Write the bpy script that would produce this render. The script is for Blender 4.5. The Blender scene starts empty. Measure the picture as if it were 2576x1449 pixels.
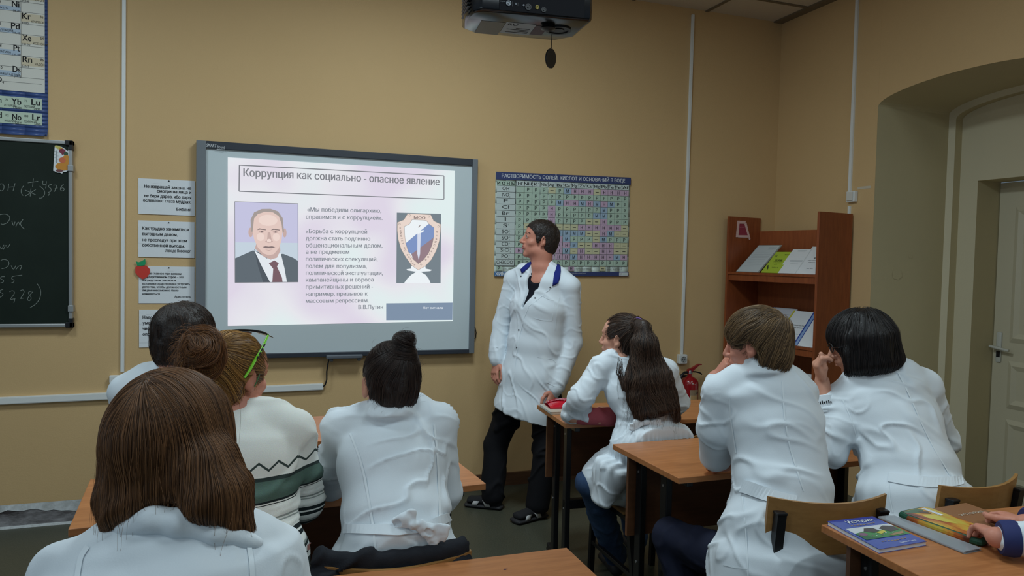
import bpy, bmesh, math, random
import numpy as np
from mathutils import Vector, Matrix
from mathutils.bvhtree import BVHTree
from mathutils.geometry import delaunay_2d_cdt
import openvdb as vdb

S = bpy.context.scene
COL = S.collection
random.seed(7)
PI = math.pi

# ------------------------------------------------------------------ camera
FPX, CXP, CYP = 1850.0, 1288.0, 724.5
YAW, PITCH, ROLL = -0.34229193, 0.03933077, 0.02196712
EYE = np.array([0.0, 0.0, 1.52])


def _rot():
    c, s = math.cos, math.sin
    b = np.array([[1, 0, 0], [0, 0, -1], [0, 1, 0]], float)
    rz = np.array([[c(YAW), -s(YAW), 0], [s(YAW), c(YAW), 0], [0, 0, 1]])
    rx = np.array([[1, 0, 0], [0, c(PITCH), -s(PITCH)], [0, s(PITCH), c(PITCH)]])
    rr = np.array([[c(ROLL), -s(ROLL), 0], [s(ROLL), c(ROLL), 0], [0, 0, 1]])
    return rr @ rx @ b @ rz.T


CM = _rot()
cam_d = bpy.data.cameras.new('camera')
cam_d.sensor_fit = 'HORIZONTAL'
cam_d.sensor_width = 36.0
cam_d.lens = FPX / 2576 * 36.0
cam_d.clip_start = 0.05
cam = bpy.data.objects.new('camera', cam_d)
COL.objects.link(cam)
_m = Matrix.Identity(4)
for i in range(3):
    _m[i][0] = CM[0][i]
    _m[i][1] = -CM[1][i]
    _m[i][2] = -CM[2][i]
    _m[i][3] = EYE[i]
cam.matrix_world = _m
S.camera = cam

# ------------------------------------------------------------------ light
S.view_settings.view_transform = 'Standard'
S.view_settings.look = 'None'
S.view_settings.gamma = 1.0
S.view_settings.use_curve_mapping = False
S.view_settings.exposure = 0.0
W = bpy.data.worlds.new('world')
S.world = W
W.use_nodes = True
W.node_tree.nodes['Background'].inputs[0].default_value = (0.62, 0.82, 1.0, 1)
W.node_tree.nodes['Background'].inputs[1].default_value = 0.15
S.cycles.max_bounces = 6
S.cycles.diffuse_bounces = 4
S.cycles.use_denoising = True


def area(name, loc, rot, sx, sy, power, col, spread=180):
    l = bpy.data.lights.new(name, 'AREA')
    l.shape = 'RECTANGLE'
    l.size, l.size_y = sx, sy
    l.energy = power
    l.color = col
    l.spread = math.radians(spread)
    o = bpy.data.objects.new(name, l)
    COL.objects.link(o)
    o.location = loc
    o.rotation_euler = rot
    return o


LAMPC = (0.79, 0.94, 1.0)
for lx, ly, pw in ((-1.4, 2.9, 22), (0.9, 2.9, 38), (-1.4, 0.7, 12), (1.1, 0.7, 17),
                   (-1.4, -1.5, 9), (0.9, -1.5, 12), (2.9, 0.6, 14)):
    area('ceiling_lamp_light', (lx, ly, 3.33), (0, 0, 0), 0.58, 0.58, pw, LAMPC)
# daylight from the windows in the left side of the room
area('window_daylight', (-3.8, 0.4, 1.7), (0, math.radians(-90), 0), 1.6, 3.6, 16, (0.72, 0.88, 1.0))


# ------------------------------------------------------------------ picture <-> room helpers
def ray(x, y):
    return CM.T @ np.array([(x - CXP) / FPX, (y - CYP) / FPX, 1.0])


def P(x, y, z):
    return EYE + ray(x, y) * z


def onz(x, y, z):
    d = ray(x, y)
    return EYE + d * (z - EYE[2]) / d[2]


def ony(x, y, Y):
    d = ray(x, y)
    return EYE + d * Y / d[1]


def onx(x, y, X):
    d = ray(x, y)
    return EYE + d * X / d[0]


def V3(a):
    return Vector((float(a[0]), float(a[1]), float(a[2])))


# ------------------------------------------------------------------ materials
def lin(c):
    return tuple(((v / 255.0) / 12.92 if v / 255.0 <= 0.04045 else ((v / 255.0 + 0.055) / 1.055) ** 2.4) for v in c)


MATS = {}


def mat(name, rgb, rough=0.6, metal=0.0, noise=None, bump=None, spec=0.5, emit=None, emit_s=1.0, coat=0.0, alpha=1.0, trans=0.0):
    """rgb in sRGB 0..255; noise = (scale, rgb2, amount) or (scale, rgb2, amount, (sx,sy,sz)); bump = (scale, strength)"""
    if name in MATS:
        return MATS[name]
    m = bpy.data.materials.new(name)
    m.use_nodes = True
    nt = m.node_tree
    b = nt.nodes['Principled BSDF']
    b.inputs['Base Color'].default_value = (*lin(rgb), 1)
    b.inputs['Roughness'].default_value = rough
    b.inputs['Metallic'].default_value = metal
    b.inputs['Specular IOR Level'].default_value = spec
    b.inputs['Coat Weight'].default_value = coat
    b.inputs['Alpha'].default_value = alpha
    b.inputs['Transmission Weight'].default_value = trans
    if emit:
        b.inputs['Emission Color'].default_value = (*lin(emit), 1)
        b.inputs['Emission Strength'].default_value = emit_s
    tc = nt.nodes.new('ShaderNodeTexCoord')
    if noise:
        mp = nt.nodes.new('ShaderNodeMapping')
        mp.inputs['Scale'].default_value = noise[3] if len(noise) > 3 else (1, 1, 1)
        n = nt.nodes.new('ShaderNodeTexNoise')
        n.inputs['Scale'].default_value = noise[0]
        n.inputs['Detail'].default_value = 5
        n.inputs['Roughness'].default_value = 0.6
        r = nt.nodes.new('ShaderNodeMapRange')
        r.inputs['From Min'].default_value = 0.35
        r.inputs['From Max'].default_value = 0.65
        r.inputs['To Max'].default_value = noise[2]
        x = nt.nodes.new('ShaderNodeMix')
        x.data_type = 'RGBA'
        x.inputs['A'].default_value = (*lin(rgb), 1)
        x.inputs['B'].default_value = (*lin(noise[1]), 1)
        nt.links.new(tc.outputs['Object'], mp.inputs[0])
        nt.links.new(mp.outputs[0], n.inputs['Vector'])
        nt.links.new(n.outputs['Fac'], r.inputs['Value'])
        nt.links.new(r.outputs[0], x.inputs['Factor'])
        nt.links.new(x.outputs['Result'], b.inputs['Base Color'])
    if bump:
        n2 = nt.nodes.new('ShaderNodeTexNoise')
        n2.inputs['Scale'].default_value = bump[0]
        n2.inputs['Detail'].default_value = 4
        bp = nt.nodes.new('ShaderNodeBump')
        bp.inputs['Strength'].default_value = bump[1]
        bp.inputs['Distance'].default_value = 0.01
        nt.links.new(tc.outputs['Object'], n2.inputs['Vector'])
        nt.links.new(n2.outputs['Fac'], bp.inputs['Height'])
        nt.links.new(bp.outputs[0], b.inputs['Normal'])
    MATS[name] = m
    return m


# ------------------------------------------------------------------ object helpers
def tag(o, label=None, cat=None, group=None, kind=None):
    if label:
        o['label'] = label
    if cat:
        o['category'] = cat
    if group:
        o['group'] = group
    if kind:
        o['kind'] = kind
    return o


def empty(name, loc, label, cat, group=None, rz=0.0):
    o = bpy.data.objects.new(name, None)
    COL.objects.link(o)
    o.empty_display_size = 0.05
    o.location = V3(loc)
    o.rotation_euler = (0, 0, rz)
    return tag(o, label, cat, group)


def link(name, me, parent=None, mats=()):
    o = bpy.data.objects.new(name, me)
    for m in mats:
        me.materials.append(m)
    COL.objects.link(o)
    if parent is not None:
        o.parent = parent
    return o


def wparent(o, root):
    """parent o (built in world coordinates) to root, keeping it where it is"""
    def world(k):
        m = Matrix.LocRotScale(k.location, k.rotation_euler, k.scale)
        return m if k.parent is None else world(k.parent) @ k.matrix_parent_inverse @ m
    chain = world(root)
    o.parent = root
    o.matrix_parent_inverse = chain.inverted()
    return o


class MB:
    """collects boxes, tubes, lathes and flat shapes; build() links them as ONE mesh object"""

    def __init__(self):
        self.v, self.f, self.mi = [], [], []

    def add(self, vs, fs, mi=0):
        k = len(self.v)
        self.v += [tuple(float(c) for c in p) for p in vs]
        self.f += [tuple(i + k for i in f) for f in fs]
        self.mi += [mi] * len(fs)
        return self

    def box(self, a, b, mi=0, M=None):
        (x0, y0, z0), (x1, y1, z1) = a, b
        vs = [(x0, y0, z0), (x1, y0, z0), (x1, y1, z0), (x0, y1, z0), (x0, y0, z1), (x1, y0, z1), (x1, y1, z1), (x0, y1, z1)]
        if M is not None:
            vs = [M @ Vector(v) for v in vs]
        return self.add(vs, [(0, 3, 2, 1), (4, 5, 6, 7), (0, 1, 5, 4), (1, 2, 6, 5), (2, 3, 7, 6), (3, 0, 4, 7)], mi)

    def rbox(self, a, b, r=0.004, mi=0, M=None, seg=2):
        bm = bmesh.new()
        bmesh.ops.create_cube(bm, size=1)
        for v in bm.verts:
            v.co = Vector([a[i] + (v.co[i] + 0.5) * (b[i] - a[i]) for i in range(3)])
        bmesh.ops.bevel(bm, geom=bm.edges[:], offset=r, segments=seg, affect='EDGES', profile=0.5)
        return self.bm(bm, mi, M)

    def bm(self, bm, mi=0, M=None):
        bm.verts.ensure_lookup_table()
        bm.verts.index_update()
        vs = [(M @ v.co if M is not None else v.co) for v in bm.verts]
        self.add(vs, [[v.index for v in f.verts] for f in bm.faces], mi)
        bm.free()
        return self

    def tube(self, pts, r, n=10, mi=0, caps=True, flat=1.0):
        pts = [V3(p) for p in pts]
        rs = r if isinstance(r, (list, tuple)) else [r] * len(pts)
        rings, prev = [], None
        for i, p in enumerate(pts):
            t = (pts[min(i + 1, len(pts) - 1)] - pts[max(i - 1, 0)]).normalized()
            if prev is None:
                u = t.orthogonal().normalized()
                if abs(t.z) < 0.9:
                    u = t.cross(Vector((0, 0, 1))).normalized()
            else:
                u = (prev - t * prev.dot(t)).normalized()
            prev = u
            w = t.cross(u)
            rings.append([p + (u * math.cos(2 * PI * k / n) + w * math.sin(2 * PI * k / n) * flat) * rs[i] for k in range(n)])
        vs = [q for ring in rings for q in ring]
        fs = []
        for i in range(len(rings) - 1):
            for k in range(n):
                fs.append((i * n + k, i * n + (k + 1) % n, (i + 1) * n + (k + 1) % n, (i + 1) * n + k))
        if caps:
            fs.append(tuple(range(n))[::-1])
            fs.append(tuple((len(rings) - 1) * n + k for k in range(n)))
        return self.add(vs, fs, mi)

    def lathe(self, prof, c, n=24, mi=0, M=None):
        """prof: (radius, height) pairs around local z at c"""
        vs, fs = [], []
        for r, h in prof:
            for k in range(n):
                p = Vector((r * math.cos(2 * PI * k / n), r * math.sin(2 * PI * k / n), h))
                if M is not None:
                    p = M @ p
                vs.append(p + Vector(c))
        for i in range(len(prof) - 1):
            for k in range(n):
                fs.append((i * n + k, i * n + (k + 1) % n, (i + 1) * n + (k + 1) % n, (i + 1) * n + k))
        fs.append(tuple(range(n))[::-1])
        fs.append(tuple((len(prof) - 1) * n + k for k in range(n)))
        return self.add(vs, fs, mi)

    def prism(self, pts, off, mi=0):
        """flat outline pts (3-D) thickened by vector off"""
        n = len(pts)
        a = [V3(p) for p in pts]
        b = [p + V3(off) for p in a]
        fs = [tuple(range(n))[::-1], tuple(range(n, 2 * n))]
        fs += [(i, (i + 1) % n, n + (i + 1) % n, n + i) for i in range(n)]
        return self.add(a + b, fs, mi)

    def build(self, name, mats, parent=None, smooth=False, fix=True, weld=0.0):
        me = bpy.data.meshes.new(name)
        me.from_pydata(self.v, [], self.f)
        mats = mats if isinstance(mats, (list, tuple)) else [mats]
        for m in mats:
            me.materials.append(m)
        me.polygons.foreach_set('material_index', self.mi)
        if fix or weld:
            bm = bmesh.new()
            bm.from_mesh(me)
            if weld:
                bmesh.ops.remove_doubles(bm, verts=bm.verts, dist=weld)
            bmesh.ops.recalc_face_normals(bm, faces=bm.faces)
            bm.to_mesh(me)
            bm.free()
        if smooth:
            me.polygons.foreach_set('use_smooth', [True] * len(me.polygons))
            me.set_sharp_from_angle(angle=math.radians(40))
        me.update()
        o = bpy.data.objects.new(name, me)
        COL.objects.link(o)
        if parent is not None:
            o.parent = parent
        return o


# ------------------------------------------------------------------ lettering on flat surfaces
_fc = bpy.data.curves.new('lettering', 'FONT')
_fc.fill_mode = 'NONE'
_fo = bpy.data.objects.new('lettering', _fc)
_cache = {}


def glyphs(s, bold=0.0, shear=0.0):
    k = (s, shear)
    if k not in _cache:
        _fc.body = s
        _fc.shear = shear
        _fc.resolution_u = 3
        me = _fo.to_mesh()
        co = [v.co.copy() for v in me.vertices] if me else []
        nb = {}
        for e in (me.edges if me else ()):
            i, j = e.vertices
            nb.setdefault(i, []).append(j)
            nb.setdefault(j, []).append(i)
        _fo.to_mesh_clear()
        loops, seen = [], set()
        for i0 in range(len(co)):
            if i0 in seen or i0 not in nb:
                continue
            lp, prev, cur = [], None, i0
            while cur not in seen:
                seen.add(cur)
                lp.append(cur)
                nx = [j for j in nb[cur] if j != prev and j not in seen]
                prev = cur
                if not nx:
                    break
                cur = min(nx, key=lambda j: abs(j - cur))
            if len(lp) > 2:
                loops.append(lp)

        # fill by winding number, so overlapping strokes stay solid
        vs, fs = np.zeros((0, 3)), []
        if loops:
            ids = [i for lp in loops for i in lp]
            pos = {v: n for n, v in enumerate(ids)}
            eds = [(pos[a], pos[b]) for lp in loops for a, b in zip(lp, lp[1:] + lp[:1])]
            P2 = [co[i].to_2d() for i in ids]
            rv, re_, rf = delaunay_2d_cdt(P2, eds, [], 0, 1e-6)[:3]
            X = np.array([q[:] for q in rv])
            A = np.array([P2[a][:] for a, b in eds])
            Bq = np.array([P2[b][:] for a, b in eds])
            F = np.array([f for f in rf if len(f) == 3])
            c = X[F].mean(1)
            up = (A[None, :, 1] <= c[:, None, 1]) & (Bq[None, :, 1] > c[:, None, 1])
            dn = (A[None, :, 1] > c[:, None, 1]) & (Bq[None, :, 1] <= c[:, None, 1])
            cr = (Bq[None, :, 0] - A[None, :, 0]) * (c[:, None, 1] - A[None, :, 1]) - (c[:, None, 0] - A[None, :, 0]) * (Bq[None, :, 1] - A[None, :, 1])
            w = (up & (cr > 0)).sum(1) - (dn & (cr < 0)).sum(1)
            fs = [tuple(int(i) for i in f) for f in F[w != 0]]
            vs = np.concatenate([X, np.zeros((len(X), 1))], 1)
        _cache[k] = (vs, fs)
    return _cache[k]


CAPH = 0.70  # cap height of the built-in face at size 1


class Flat:
    """a flat sheet: origin o, unit axes u (right), v (up), n (towards the viewer); shapes are placed in metres"""

    def __init__(self, o, u, v, n=None):
        self.o, self.u, self.v = V3(o), V3(u).normalized(), V3(v).normalized()
        self.n = V3(n).normalized() if n is not None else self.u.cross(self.v)

    def p(self, x, y, h=0.0):
        return self.o + self.u * x + self.v * y + self.n * h

    def xy(self, w):
        d = V3(w) - self.o
        return d.dot(self.u), d.dot(self.v)

    def poly(self, mb, pts, h, mi=0):
        mb.add([self.p(x, y, h) for x, y in pts], [tuple(range(len(pts)))], mi)

    def rect(self, mb, x0, y0, x1, y1, h, mi=0):
        self.poly(mb, [(x0, y0), (x1, y0), (x1, y1), (x0, y1)], h, mi)

    def line(self, mb, x0, y0, x1, y1, w, h, mi=0):
        d = Vector((x1 - x0, y1 - y0)).normalized()
        q = Vector((-d.y, d.x)) * w / 2
        self.poly(mb, [(x0 - q.x, y0 - q.y), (x1 - q.x, y1 - q.y), (x1 + q.x, y1 + q.y), (x0 + q.x, y0 + q.y)], h, mi)

    def path(self, mb, pts, w, h, mi=0):
        for a, b in zip(pts[:-1], pts[1:]):
            self.line(mb, *a, *b, w, h, mi)

    def disc(self, mb, x, y, rx, ry, h, mi=0, n=20, rot=0.0):
        c, s = math.cos(rot), math.sin(rot)
        self.poly(mb, [(x + rx * math.cos(t) * c - ry * math.sin(t) * s, y + rx * math.cos(t) * s + ry * math.sin(t) * c)
                       for t in [2 * PI * k / n for k in range(n)]], h, mi)

    def text(self, mb, s, x0, y0, cap, h, mi=0, x1=None, align='l', bold=0.0, rot=0.0, shear=0.0):
        """baseline starts at x0,y0 with cap height cap; x1 stretches it to end there"""
        vs, fs = glyphs(s, 0.0, shear)
        if not len(vs):
            return
        if bold:   # heavier strokes: the same letters laid side by side
            n0 = len(vs)
            d = np.array([bold * 1.6, 0, -.0002])
            vs = np.concatenate([vs - d, vs, vs + d])
            fs = [tuple(i + k * n0 for i in f) for k in range(3) for f in fs]
        k = cap / CAPH
        lo, hi = vs[:, 0].min(), vs[:, 0].max()
        kx = k
        if x1 is not None:
            kx = (x1 - x0) / max(hi - lo, 1e-6)
        w = (hi - lo) * kx
        sh = {'l': 0.0, 'c': -w / 2, 'r': -w}[align]
        c, sn = math.cos(rot), math.sin(rot)
        out = []
        for p in vs:
            a, b = (p[0] - lo) * kx + sh, p[1] * k
            out.append(self.p(x0 + a * c - b * sn, y0 + a * sn + b * c, h + .0002 + p[2]))
        mb.add(out, fs, mi)


WALLF = Flat((0, 4.63, 0), (1, 0, 0), (0, 0, 1), (0, -1, 0))


def wxy(px, py, Y=4.63):
    q = ony(px, py, Y)
    return float(q[0]), float(q[2])

# ================================================================== THE ROOM
M_wall = mat('peach_wall_paint', (209, 176, 127), 0.75, bump=(160, 0.10), noise=(1.3, (203, 170, 121), 0.5))
M_sage = mat('sage_green_paint', (204, 190, 152), 0.6, noise=(2.0, (194, 182, 146), 0.6), bump=(90, 0.06))
M_sagel = mat('pale_green_paint', (212, 202, 172), 0.6, bump=(90, 0.05))
M_ceil = mat('ceiling_tile_white', (205, 196, 182), 0.9, bump=(220, 0.15))
M_seam = mat('ceiling_seam', (120, 108, 88), 0.9)
M_floor = mat('dark_speckled_linoleum', (62, 64, 54), 0.42, noise=(150, (92, 93, 78), 0.7), spec=0.4)
M_white_pl = mat('white_plastic', (226, 228, 226), 0.4)
M_dark = mat('black_plastic', (22, 23, 27), 0.4)
M_blackmetal = mat('black_painted_metal', (20, 20, 23), 0.4)
M_paper = mat('white_paper', (226, 230, 234), 0.8)
M_ink = mat('black_ink', (24, 24, 28), 0.8)
M_woodtrim = mat('brown_skirting_wood', (96, 66, 46), 0.5, noise=(9, (76, 50, 34), 0.7, (1, 8, 8)))


def struct(o):
    o['kind'] = 'structure'
    return o


mb = MB()
mb.box((-4, -2.6, -0.12), (5.4, 4.85, 0))
struct(mb.build('floor', M_floor))
mb = MB()
mb.box((-4, 4.63, 0), (3.985, 4.85, 3.36))
struct(mb.build('wall_front', M_wall))
# suspended ceiling of 60 cm tiles, a shallow T-bar grid between them
mb = MB()
mb.box((-4, -2.6, 3.345), (5.4, 4.85, 3.45))
gx = 3.10 - 0.6 * 12
while gx < 3.75:
    mb.box((gx - 0.012, -2.6, 3.338), (gx + 0.012, 4.63, 3.346), 1)
    gx += 0.6
gy = 4.28 - 0.6 * 11
while gy < 4.6:
    mb.box((-4, gy - 0.012, 3.338), (3.765, gy + 0.012, 3.346), 1)
    gy += 0.6
mb.box((3.69, -2.6, 3.336), (3.765, 4.63, 3.346), 1)
struct(mb.build('ceiling', [M_ceil, M_seam]))

# right wall with a deep arched recess that holds the door
AY, AW, AZ, AR = 3.10, 0.585, 2.543, 0.095
arch = [(AY + AW * math.cos(PI * k / 24), AZ + AR * math.sin(PI * k / 24)) for k in range(25)]   # from far jamb to near jamb
XR, XI, XD = 3.765, 4.45, 4.66
mb = MB()
for y0, y1, z0, z1 in ((-2.6, AY - AW - .0005, 0, 3.36), (AY + AW + .0005, 4.63, 0, 3.36)):
    mb.box((XR, y0, z0), (XR + 0.02, y1, z1), 0)
for a, b in zip(arch[:-1], arch[1:]):
    mb.add([(XR, a[0], a[1]), (XR, b[0], b[1]), (XR, b[0], 3.36), (XR, a[0], 3.36)], [(0, 1, 2, 3)], 0)
struct(mb.build('wall_right', M_wall, fix=False))
mb = MB()
pr = [(AY + AW, 0.0)] + arch + [(AY - AW, 0.0)]
for a, b in zip(pr[:-1], pr[1:]):
    mb.add([(XR, a[0], a[1]), (4.376, a[0], a[1]), (4.376, b[0], b[1]), (XR, b[0], b[1])], [(0, 1, 2, 3)], 0)
# raised bead, then a second narrower reveal
s2 = 0.93
pr2 = [(AY + (y - AY) * s2, z - 0.035 if z > 0 else 0) for y, z in pr]
for a, b, c, d in zip(pr[:-1], pr[1:], pr2[:-1], pr2[1:]):
    mb.add([(4.376, a[0], a[1]), (4.376, b[0], b[1]), (4.39, d[0], d[1]), (4.39, c[0], c[1])], [(0, 1, 2, 3)], 1)
    mb.add([(4.39, c[0], c[1]), (4.39, d[0], d[1]), (XI, d[0], d[1]), (XI, c[0], c[1])], [(0, 1, 2, 3)], 0)
struct(mb.build('trim_1', [M_sage, M_sagel], fix=False))
# back wall of the recess with the door niche cut in it
DY1, DY0, DZ = 3.515, 2.69, 2.095
mb = MB()
mb.add([(XI, AY + AW, 0), (XI, DY1, 0), (XI, DY1, 2.75), (XI, AY + AW, 2.75)], [(0, 1, 2, 3)], 0)
mb.add([(XI, DY0, 0), (XI, AY - AW, 0), (XI, AY - AW, 2.75), (XI, DY0, 2.75)], [(0, 1, 2, 3)], 0)
mb.add([(XI, DY1, DZ), (XI, DY0, DZ), (XI, DY0, 2.75), (XI, DY1, 2.75)], [(0, 1, 2, 3)], 0)
mb.add([(XI, DY1, 0), (XD, DY1, 0), (XD, DY1, DZ), (XI, DY1, DZ)], [(0, 1, 2, 3)], 1)
mb.add([(XI, DY0, 0), (XD, DY0, 0), (XD, DY0, DZ), (XI, DY0, DZ)], [(0, 1, 2, 3)], 1)
mb.add([(XI, DY1, DZ), (XD, DY1, DZ), (XD, DY0, DZ), (XI, DY0, DZ)], [(0, 1, 2, 3)], 1)
# chipped plaster on the far jamb
rr = random.Random(3)
for (yy, zz, r0) in ((2257, 690, .034), (2290, 645, .012)):
    c = ony(yy, zz, AY + AW)
    pts = [(c[0] + r0 * (1 + .35 * rr.random()) * math.cos(t), AY + AW - .002, c[2] + r0 * (.9 + .4 * rr.random()) * math.sin(t)) for t in [2 * PI * k / 14 for k in range(14)]]
    mb.add(pts, [tuple(range(14))], 1)
struct(mb.build('wall_recess', [M_sagel, M_sage], fix=False))
# panelled door
M_door = mat('cream_white_door_paint', (206, 198, 172), 0.45)
mb = MB()
mb.box((XD - 0.01, DY0, 0), (XD + 0.035, DY1 - 0.006, DZ - 0.006))


def door_panel(y0, y1, z0, z1):
    x = XD - 0.01
    i, j = 0.03, 0.06
    outer = [(y0, z0), (y1, z0), (y1, z1), (y0, z1)]
    mid = [(y0 + i, z0 + i), (y1 - i, z0 + i), (y1 - i, z1 - i), (y0 + i, z1 - i)]
    inn = [(y0 + j, z0 + j), (y1 - j, z0 + j), (y1 - j, z1 - j), (y0 + j, z1 - j)]
    for k in range(4):
        l = (k + 1) % 4
        mb.add([(x - .001, *outer[k]), (x - .001, *outer[l]), (x - 0.016, *mid[l]), (x - 0.016, *mid[k])], [(0, 1, 2, 3)])
        mb.add([(x - 0.016, *mid[k]), (x - 0.016, *mid[l]), (x - 0.003, *inn[l]), (x - 0.003, *inn[k])], [(0, 1, 2, 3)])
    mb.add([(x - 0.003, *p) for p in inn], [(0, 1, 2, 3)])


for z0, z1 in ((0.12, 0.55), (0.62, 0.93), (1.05, 1.93)):
    door_panel(2.78, 3.06, z0, z1)
    door_panel(3.12, 3.40, z0, z1)
door = struct(mb.build('door_1', M_door, fix=False))
mb = MB()
hp = onx(2517, 873, XD)
hy, hz = float(hp[1]), float(hp[2])
mb.rbox((XD - 0.02, hy - 0.018, hz - 0.10), (XD - 0.01, hy + 0.018, hz + 0.10), 0.008)
mb.tube([(XD - 0.02, hy, hz), (XD - 0.06, hy, hz)], 0.009)
mb.tube([(XD - 0.06, hy + 0.03, hz + .004), (XD - 0.062, hy, hz), (XD - 0.06, hy - 0.10, hz - .012)], 0.009)
mb.build('door_handle', mat('white_enamel', (205, 205, 196), 0.3), door, smooth=True)
mb = MB()
mb.rbox((XD - 0.023, hy - 0.012, hz - 0.065), (XD - 0.019, hy + 0.012, hz - 0.025), 0.001)
mb.build('keyhole', M_dark, door)

# skirting: brown wood on the right, broken plaster on the left
mb = MB()
mb.box((1.0, 4.605, 0.0), (3.3, 4.63, 0.082))
struct(mb.build('baseboard_front', M_woodtrim))
M_broken = mat('broken_plaster_base', (60, 53, 53), 0.9, noise=(6, (158, 156, 158), 0.85, (1, 1, 3)), bump=(30, 0.6))
M_limew = mat('white_lime_edge', (196, 200, 202), 0.85, noise=(20, (150, 150, 146), 0.7), bump=(40, 0.3))
mb = MB()
rr = random.Random(5)
xs = np.linspace(-2.2, 1.0, 90)
top = [0.075 + 0.012 * rr.random() + 0.014 * math.sin(x * 9) for x in xs]
for i in range(len(xs) - 1):
    a, b = xs[i], xs[i + 1]
    mb.add([(a, 4.61, 0), (b, 4.61, 0), (b, 4.618, top[i + 1]), (a, 4.618, top[i])], [(0, 1, 2, 3)], 0)
    mb.add([(a, 4.615, top[i]), (b, 4.615, top[i + 1]), (b, 4.626, 0.125), (a, 4.626, 0.125)], [(0, 1, 2, 3)], 1)
    mb.add([(a, 4.598, 0), (b, 4.598, 0), (b, 4.61, 0.012), (a, 4.61, 0.012)], [(0, 1, 2, 3)], 1)
struct(mb.build('baseboard_left', [M_broken, M_limew], fix=False))


# ================================================================== THINGS ON THE FRONT WALL
def trunk(name, pts, w, d, label, grp='white plastic cable ducts on the walls'):
    """square plastic cable duct along pts on the front wall; pts (x, z)"""
    mb = MB()
    for (x0, z0), (x1, z1) in zip(pts[:-1], pts[1:]):
        f = Vector((x1 - x0, 0, z1 - z0)).normalized()
        q = Vector((-f.z, 0, f.x)) * w / 2
        a, b = Vector((x0, 4.6298, z0)), Vector((x1, 4.6298, z1))
        mb.prism([a - q, b - q, b + q, a + q], (0, -d, 0))
        mb.prism([a - q * .8 + Vector((0, -d, 0)), b - q * .8 + Vector((0, -d, 0)), b + q * .8 + Vector((0, -d, 0)), a + q * .8 + Vector((0, -d, 0))], (0, -.002, 0))
    return tag(mb.build(name, M_white_pl), label, 'cable duct', grp)


trunk('cable_duct', [(-0.668, 3.338), (-0.676, 0.835)], 0.019, 0.013, 'thin white vertical cable duct between the chalkboard and the quote sheets')
trunk('cable_duct', [wxy(1742, 38), wxy(1713, 890)], 0.020, 0.013, 'thin white vertical cable duct running down to the socket above the extinguisher')
trunk('cable_duct', [(-2.2, 0.690), (0.427, 0.712)], 0.038, 0.022, 'wide white horizontal cable duct low on the front wall')
# duct on the right wall down to the switch
mb = MB()
dy, dz = float(onx(2147, 300, XR)[1]), float(onx(2148, 495, XR)[2])
mb.box((XR - 0.013, dy - 0.011, dz), (XR - .0002, dy + 0.011, 3.336))
mb.box((XR - 0.013, dy - 0.011, 1.75), (XR - .0002, dy + 0.006, dz - .06))
tag(mb.build('cable_duct', M_white_pl), 'white vertical cable duct on the right wall above the light switch', 'cable duct', 'white plastic cable ducts on the walls')
t = empty('light_switch', (XR, dy - .03, dz), 'small white surface light switch on the right wall beside the arch', 'switch')
mb = MB()
mb.rbox((-0.032, -0.036, -0.036), (-.0003, 0.036, 0.036), 0.005)
mb.build('base', M_white_pl, t)
mb = MB()
mb.rbox((-0.040, -0.026, -0.028), (-0.032, 0.026, 0.03), 0.003)
mb.build('rocker', mat('warm_white_plastic', (214, 212, 204), 0.35), t)
mb = MB()
q = onx(2174, 472, XR)
mb.box((XR - 0.0012, q[1] - .055, q[2] - .008), (XR - .0002, q[1] + .055, q[2] + .008))
tag(mb.build('paper_strip', mat('yellowed_paper', (200, 190, 170), .8)), 'narrow white paper strip glued above the light switch', 'label strip')
# wall socket
sx, sz = wxy(1712, 902)
t = empty('wall_socket', (sx, 4.63, sz), 'white surface mounted power socket below the right cable duct', 'socket')
mb = MB()
mb.rbox((-0.034, -0.040, -0.034), (0.034, -.0003, 0.034), 0.006)
mb.build('base', M_white_pl, t)
mb = MB()
mb.lathe([(0.022, 0), (0.022, 0.004), (0.019, 0.004), (0.018, 0.001), (0.0005, 0.001)], (0, -0.0405, 0), 28, 0, Matrix.Rotation(PI / 2, 3, 'X'))
for sg in (-1, 1):
    mb.lathe([(0.003, 0), (0.003, .0005), (.0002, .0005)], (sg * 0.0085, -.042, 0), 10, 1, Matrix.Rotation(PI / 2, 3, 'X'))
    mb.box((-.003, -.0425, sg * .015 - .002), (.003, -.0415, sg * .015 + .002), 1)
mb.build('outlet', [mat('grey_socket_plastic', (150, 152, 150), 0.5), M_dark], t)
# junction box behind the shoulder
jx, jz = wxy(297, 948)
t = MB()
t.rbox((jx - 0.04, 4.60, jz - .03), (jx + 0.06, 4.6297, jz + .012), 0.004)
tag(t.build('junction_box', M_white_pl), 'white plastic junction box at the foot of the left cable duct', 'junction box')

# ---- interactive whiteboard
WB0, WB1, WZ0, WZ1 = -0.295, 1.379, 0.900, 2.157
M_grey = mat('grey_board_frame', (112, 118, 124), 0.45)
M_wbdark = mat('charcoal_board_bar', (46, 52, 62), 0.45)
M_wbs = mat('whiteboard_surface', (204, 216, 220), 0.35)
wb = empty('interactive_whiteboard', (0.54, 4.63, WZ0), 'large wall mounted interactive whiteboard with grey frame showing a slide', 'whiteboard')


def wpart(name, m, build, parent, smooth=False):
    mb = MB()
    build(mb)
    o = mb.build(name, m, None, smooth)
    return wparent(o, parent)


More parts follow.
